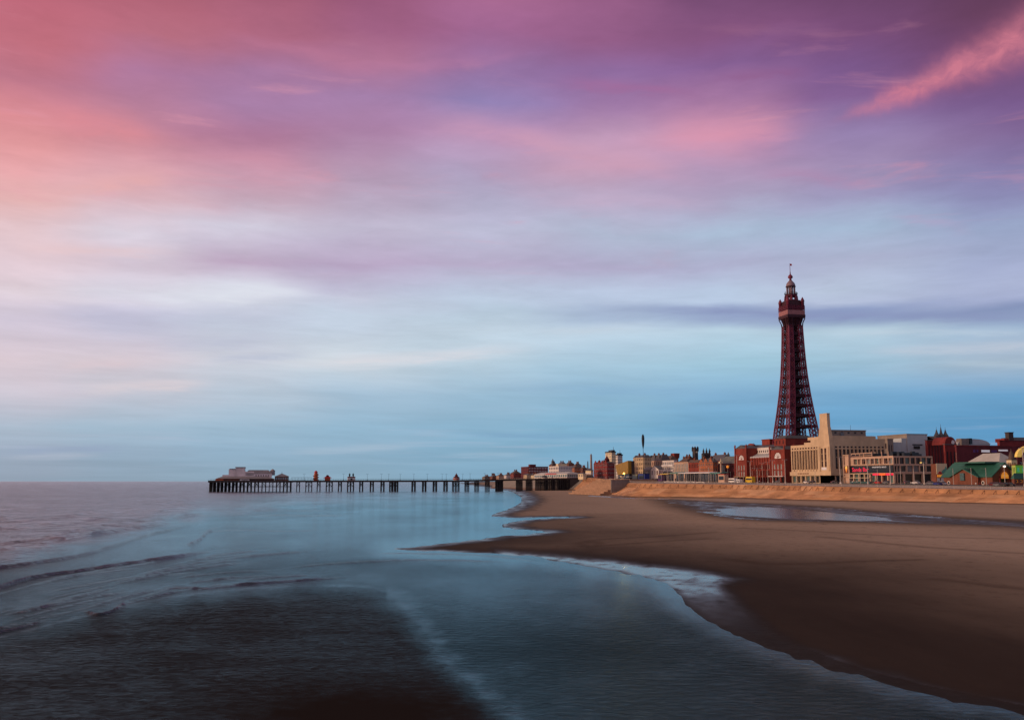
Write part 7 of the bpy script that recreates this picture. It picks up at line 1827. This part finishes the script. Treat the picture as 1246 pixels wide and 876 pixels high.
coach(913, 306, 'paint_yellow', 'bright yellow bus before the red brick hall', 'bus', 9.0, 4.1, 'yellow_bus')

# ------------------------------------------------------------------ people
def figure_mesh(pose):
    J = {'pel': (0, 0, .95), 'che': (0, .02, 1.30), 'neck': (0, .02, 1.50), 'hd0': (0, .03, 1.60), 'hd1': (0, .02, 1.74)}
    R_ = {'pel': .145, 'che': .155, 'neck': .06, 'hd0': .085, 'hd1': .095}; E = [('pel', 'che'), ('che', 'neck'), ('neck', 'hd0'), ('hd0', 'hd1')]
    for sd, sg in (('l', -1), ('r', 1)):
        st = pose * sg
        J.update({'hip' + sd: (sg * .10, 0, .90), 'kne' + sd: (sg * .11, .16 * st + .03, .49), 'ank' + sd: (sg * .11, .26 * st - .03, .09), 'toe' + sd: (sg * .12, .26 * st + .15, .04),
                  'sho' + sd: (sg * .19, .01, 1.42), 'elb' + sd: (sg * .25, -.12 * st, 1.14), 'wri' + sd: (sg * .25, -.16 * st + .10, .90), 'han' + sd: (sg * .25, -.16 * st + .13, .80)})
        R_.update({'hip' + sd: .095, 'kne' + sd: .065, 'ank' + sd: .045, 'toe' + sd: .04, 'sho' + sd: .075, 'elb' + sd: .052, 'wri' + sd: .036, 'han' + sd: .038})
        E += [('pel', 'hip' + sd), ('hip' + sd, 'kne' + sd), ('kne' + sd, 'ank' + sd), ('ank' + sd, 'toe' + sd), ('che', 'sho' + sd), ('sho' + sd, 'elb' + sd), ('elb' + sd, 'wri' + sd), ('wri' + sd, 'han' + sd)]
    ks = list(J); me = bpy.data.meshes.new('tmp'); me.from_pydata([J[k] for k in ks], [(ks.index(a), ks.index(b_)) for a, b_ in E], [])
    o = bpy.data.objects.new('tmp', me); COL.objects.link(o); o.modifiers.new('s', 'SKIN'); o.modifiers.new('d', 'SUBSURF').levels = 1
    for i, k in enumerate(ks): me.skin_vertices[0].data[i].radius = (R_[k], R_[k] * (.8 if k in ('pel', 'che') else 1))
    me.skin_vertices[0].data[0].use_root = True
    dg = bpy.context.evaluated_depsgraph_get(); out = bpy.data.meshes.new_from_object(o.evaluated_get(dg)); bpy.data.objects.remove(o); out.name = 'person'; return out
BASEFIG = [figure_mesh(1.0), figure_mesh(0.15)]
def person(px_, P, top, legs, label, pose=0, rot=0.0, hair='frame_dark'):
    s, x, y, z, d = spot(px_, P); me = BASEFIG[pose].copy(); me.materials.clear()
    for m in (MT['skin'], CLOTH[top], CLOTH[legs], MT[hair]): me.materials.append(m)
    for f in me.polygons:
        c = f.center; f.material_index = 0
        if c.z > 1.66 or (c.z > 1.58 and c.y < -.01): f.material_index = 3
        elif c.z > 1.5: f.material_index = 0
        elif c.z > .93 or (abs(c.x) > .19 and c.z > .87): f.material_index = 1
        elif abs(c.x) > .20 and c.z > .7: f.material_index = 0
        elif c.z < .10: f.material_index = 3
        else: f.material_index = 2
        f.use_smooth = True
    o = link('person', me, None, (x, y, z + .01), TH + rot); tag(o, label, 'person', 'people on the promenade'); return o
PEOPLE = [(1023, 268, 'white', 'beige', 'person in a white top at the sea wall railing below the arcade block', 1), (1011, 288, 'pink', 'grey', 'person in a pink top before the corner of the cream store', 0), (1014, 286, 'black', 'navy', 'person in black beside the one in pink', 0),
 (987, 276, 'black', 'black', 'person all in black at the railing before the cream store', 0), (1100.5, 290, 'pink', 'beige', 'person in a pale pink coat before the pink corner of the arcade block', 1), (1108, 288, 'white', 'grey', 'person in white before the dark side of the arcade block', 0),
 (1030, 306, 'white', 'navy', 'person in white on the left under the red neon lettering', 0), (1037, 306, 'white', 'blue', 'person in white and blue under the red neon lettering', 1), (1042, 305, 'white', 'grey', 'person in white and grey right under the red neon lettering', 0),
 (1187, 292, 'white', 'beige', 'person in white before the brick wall of the green roofed hall', 0), (1192, 292, 'red', 'navy', 'person in red before the brick wall of the green roofed hall', 0), (924, 292, 'white', 'navy', 'person in white right of the yellow bus', 0), (921, 288, 'black', 'blue', 'person in black right of the yellow bus', 0),
 (915, 278, 'red', 'black', 'person in red at the railing before the yellow bus', 1), (940.5, 288, 'white', 'grey', 'person in white at the foot of the column before the right pavilion', 1), (853, 268, 'black', 'navy', 'person in black at the railing before the short white barrier', 1),
 (840, 270, 'navy', 'black', 'person in navy at the railing before the long tram shelter', 0), (815.2, 269, 'navy', 'black', 'person in navy right of the white event barrier', 1), (805, 269, 'green', 'black', 'person in green at the left end of the white event barrier', 0), (784.5, 268, 'black', 'black', 'person in black below the torpedo topped mast', 0),
 (788, 270, 'white', 'beige', 'person in white right of the torpedo topped mast', 0), (772, 278, 'blue', 'grey', 'person in blue before the dark stall', 0), (766, 276, 'white', 'blue', 'person in white right of the white topped stall', 1), (795, 282, 'grey', 'navy', 'person in grey before the white gabled cafe', 0),
 (829, 290, 'grey', 'black', 'person in grey waiting in the left part of the long tram shelter', 1), (846, 292, 'red', 'navy', 'person in red waiting in the long tram shelter', 1), (868, 291, 'beige', 'black', 'person in beige under the teal shelter', 1), (1060, 292, 'navy', 'grey', 'person in navy walking below the white lettering of the arcade block', 0)]
rnd = random.Random(11)
for px_, P, t, l, lab, pose in PEOPLE: person(px_, P, t, l, lab, pose, rnd.choice([0, math.pi, math.pi / 2, -math.pi / 2]) + rnd.uniform(-.4, .4))
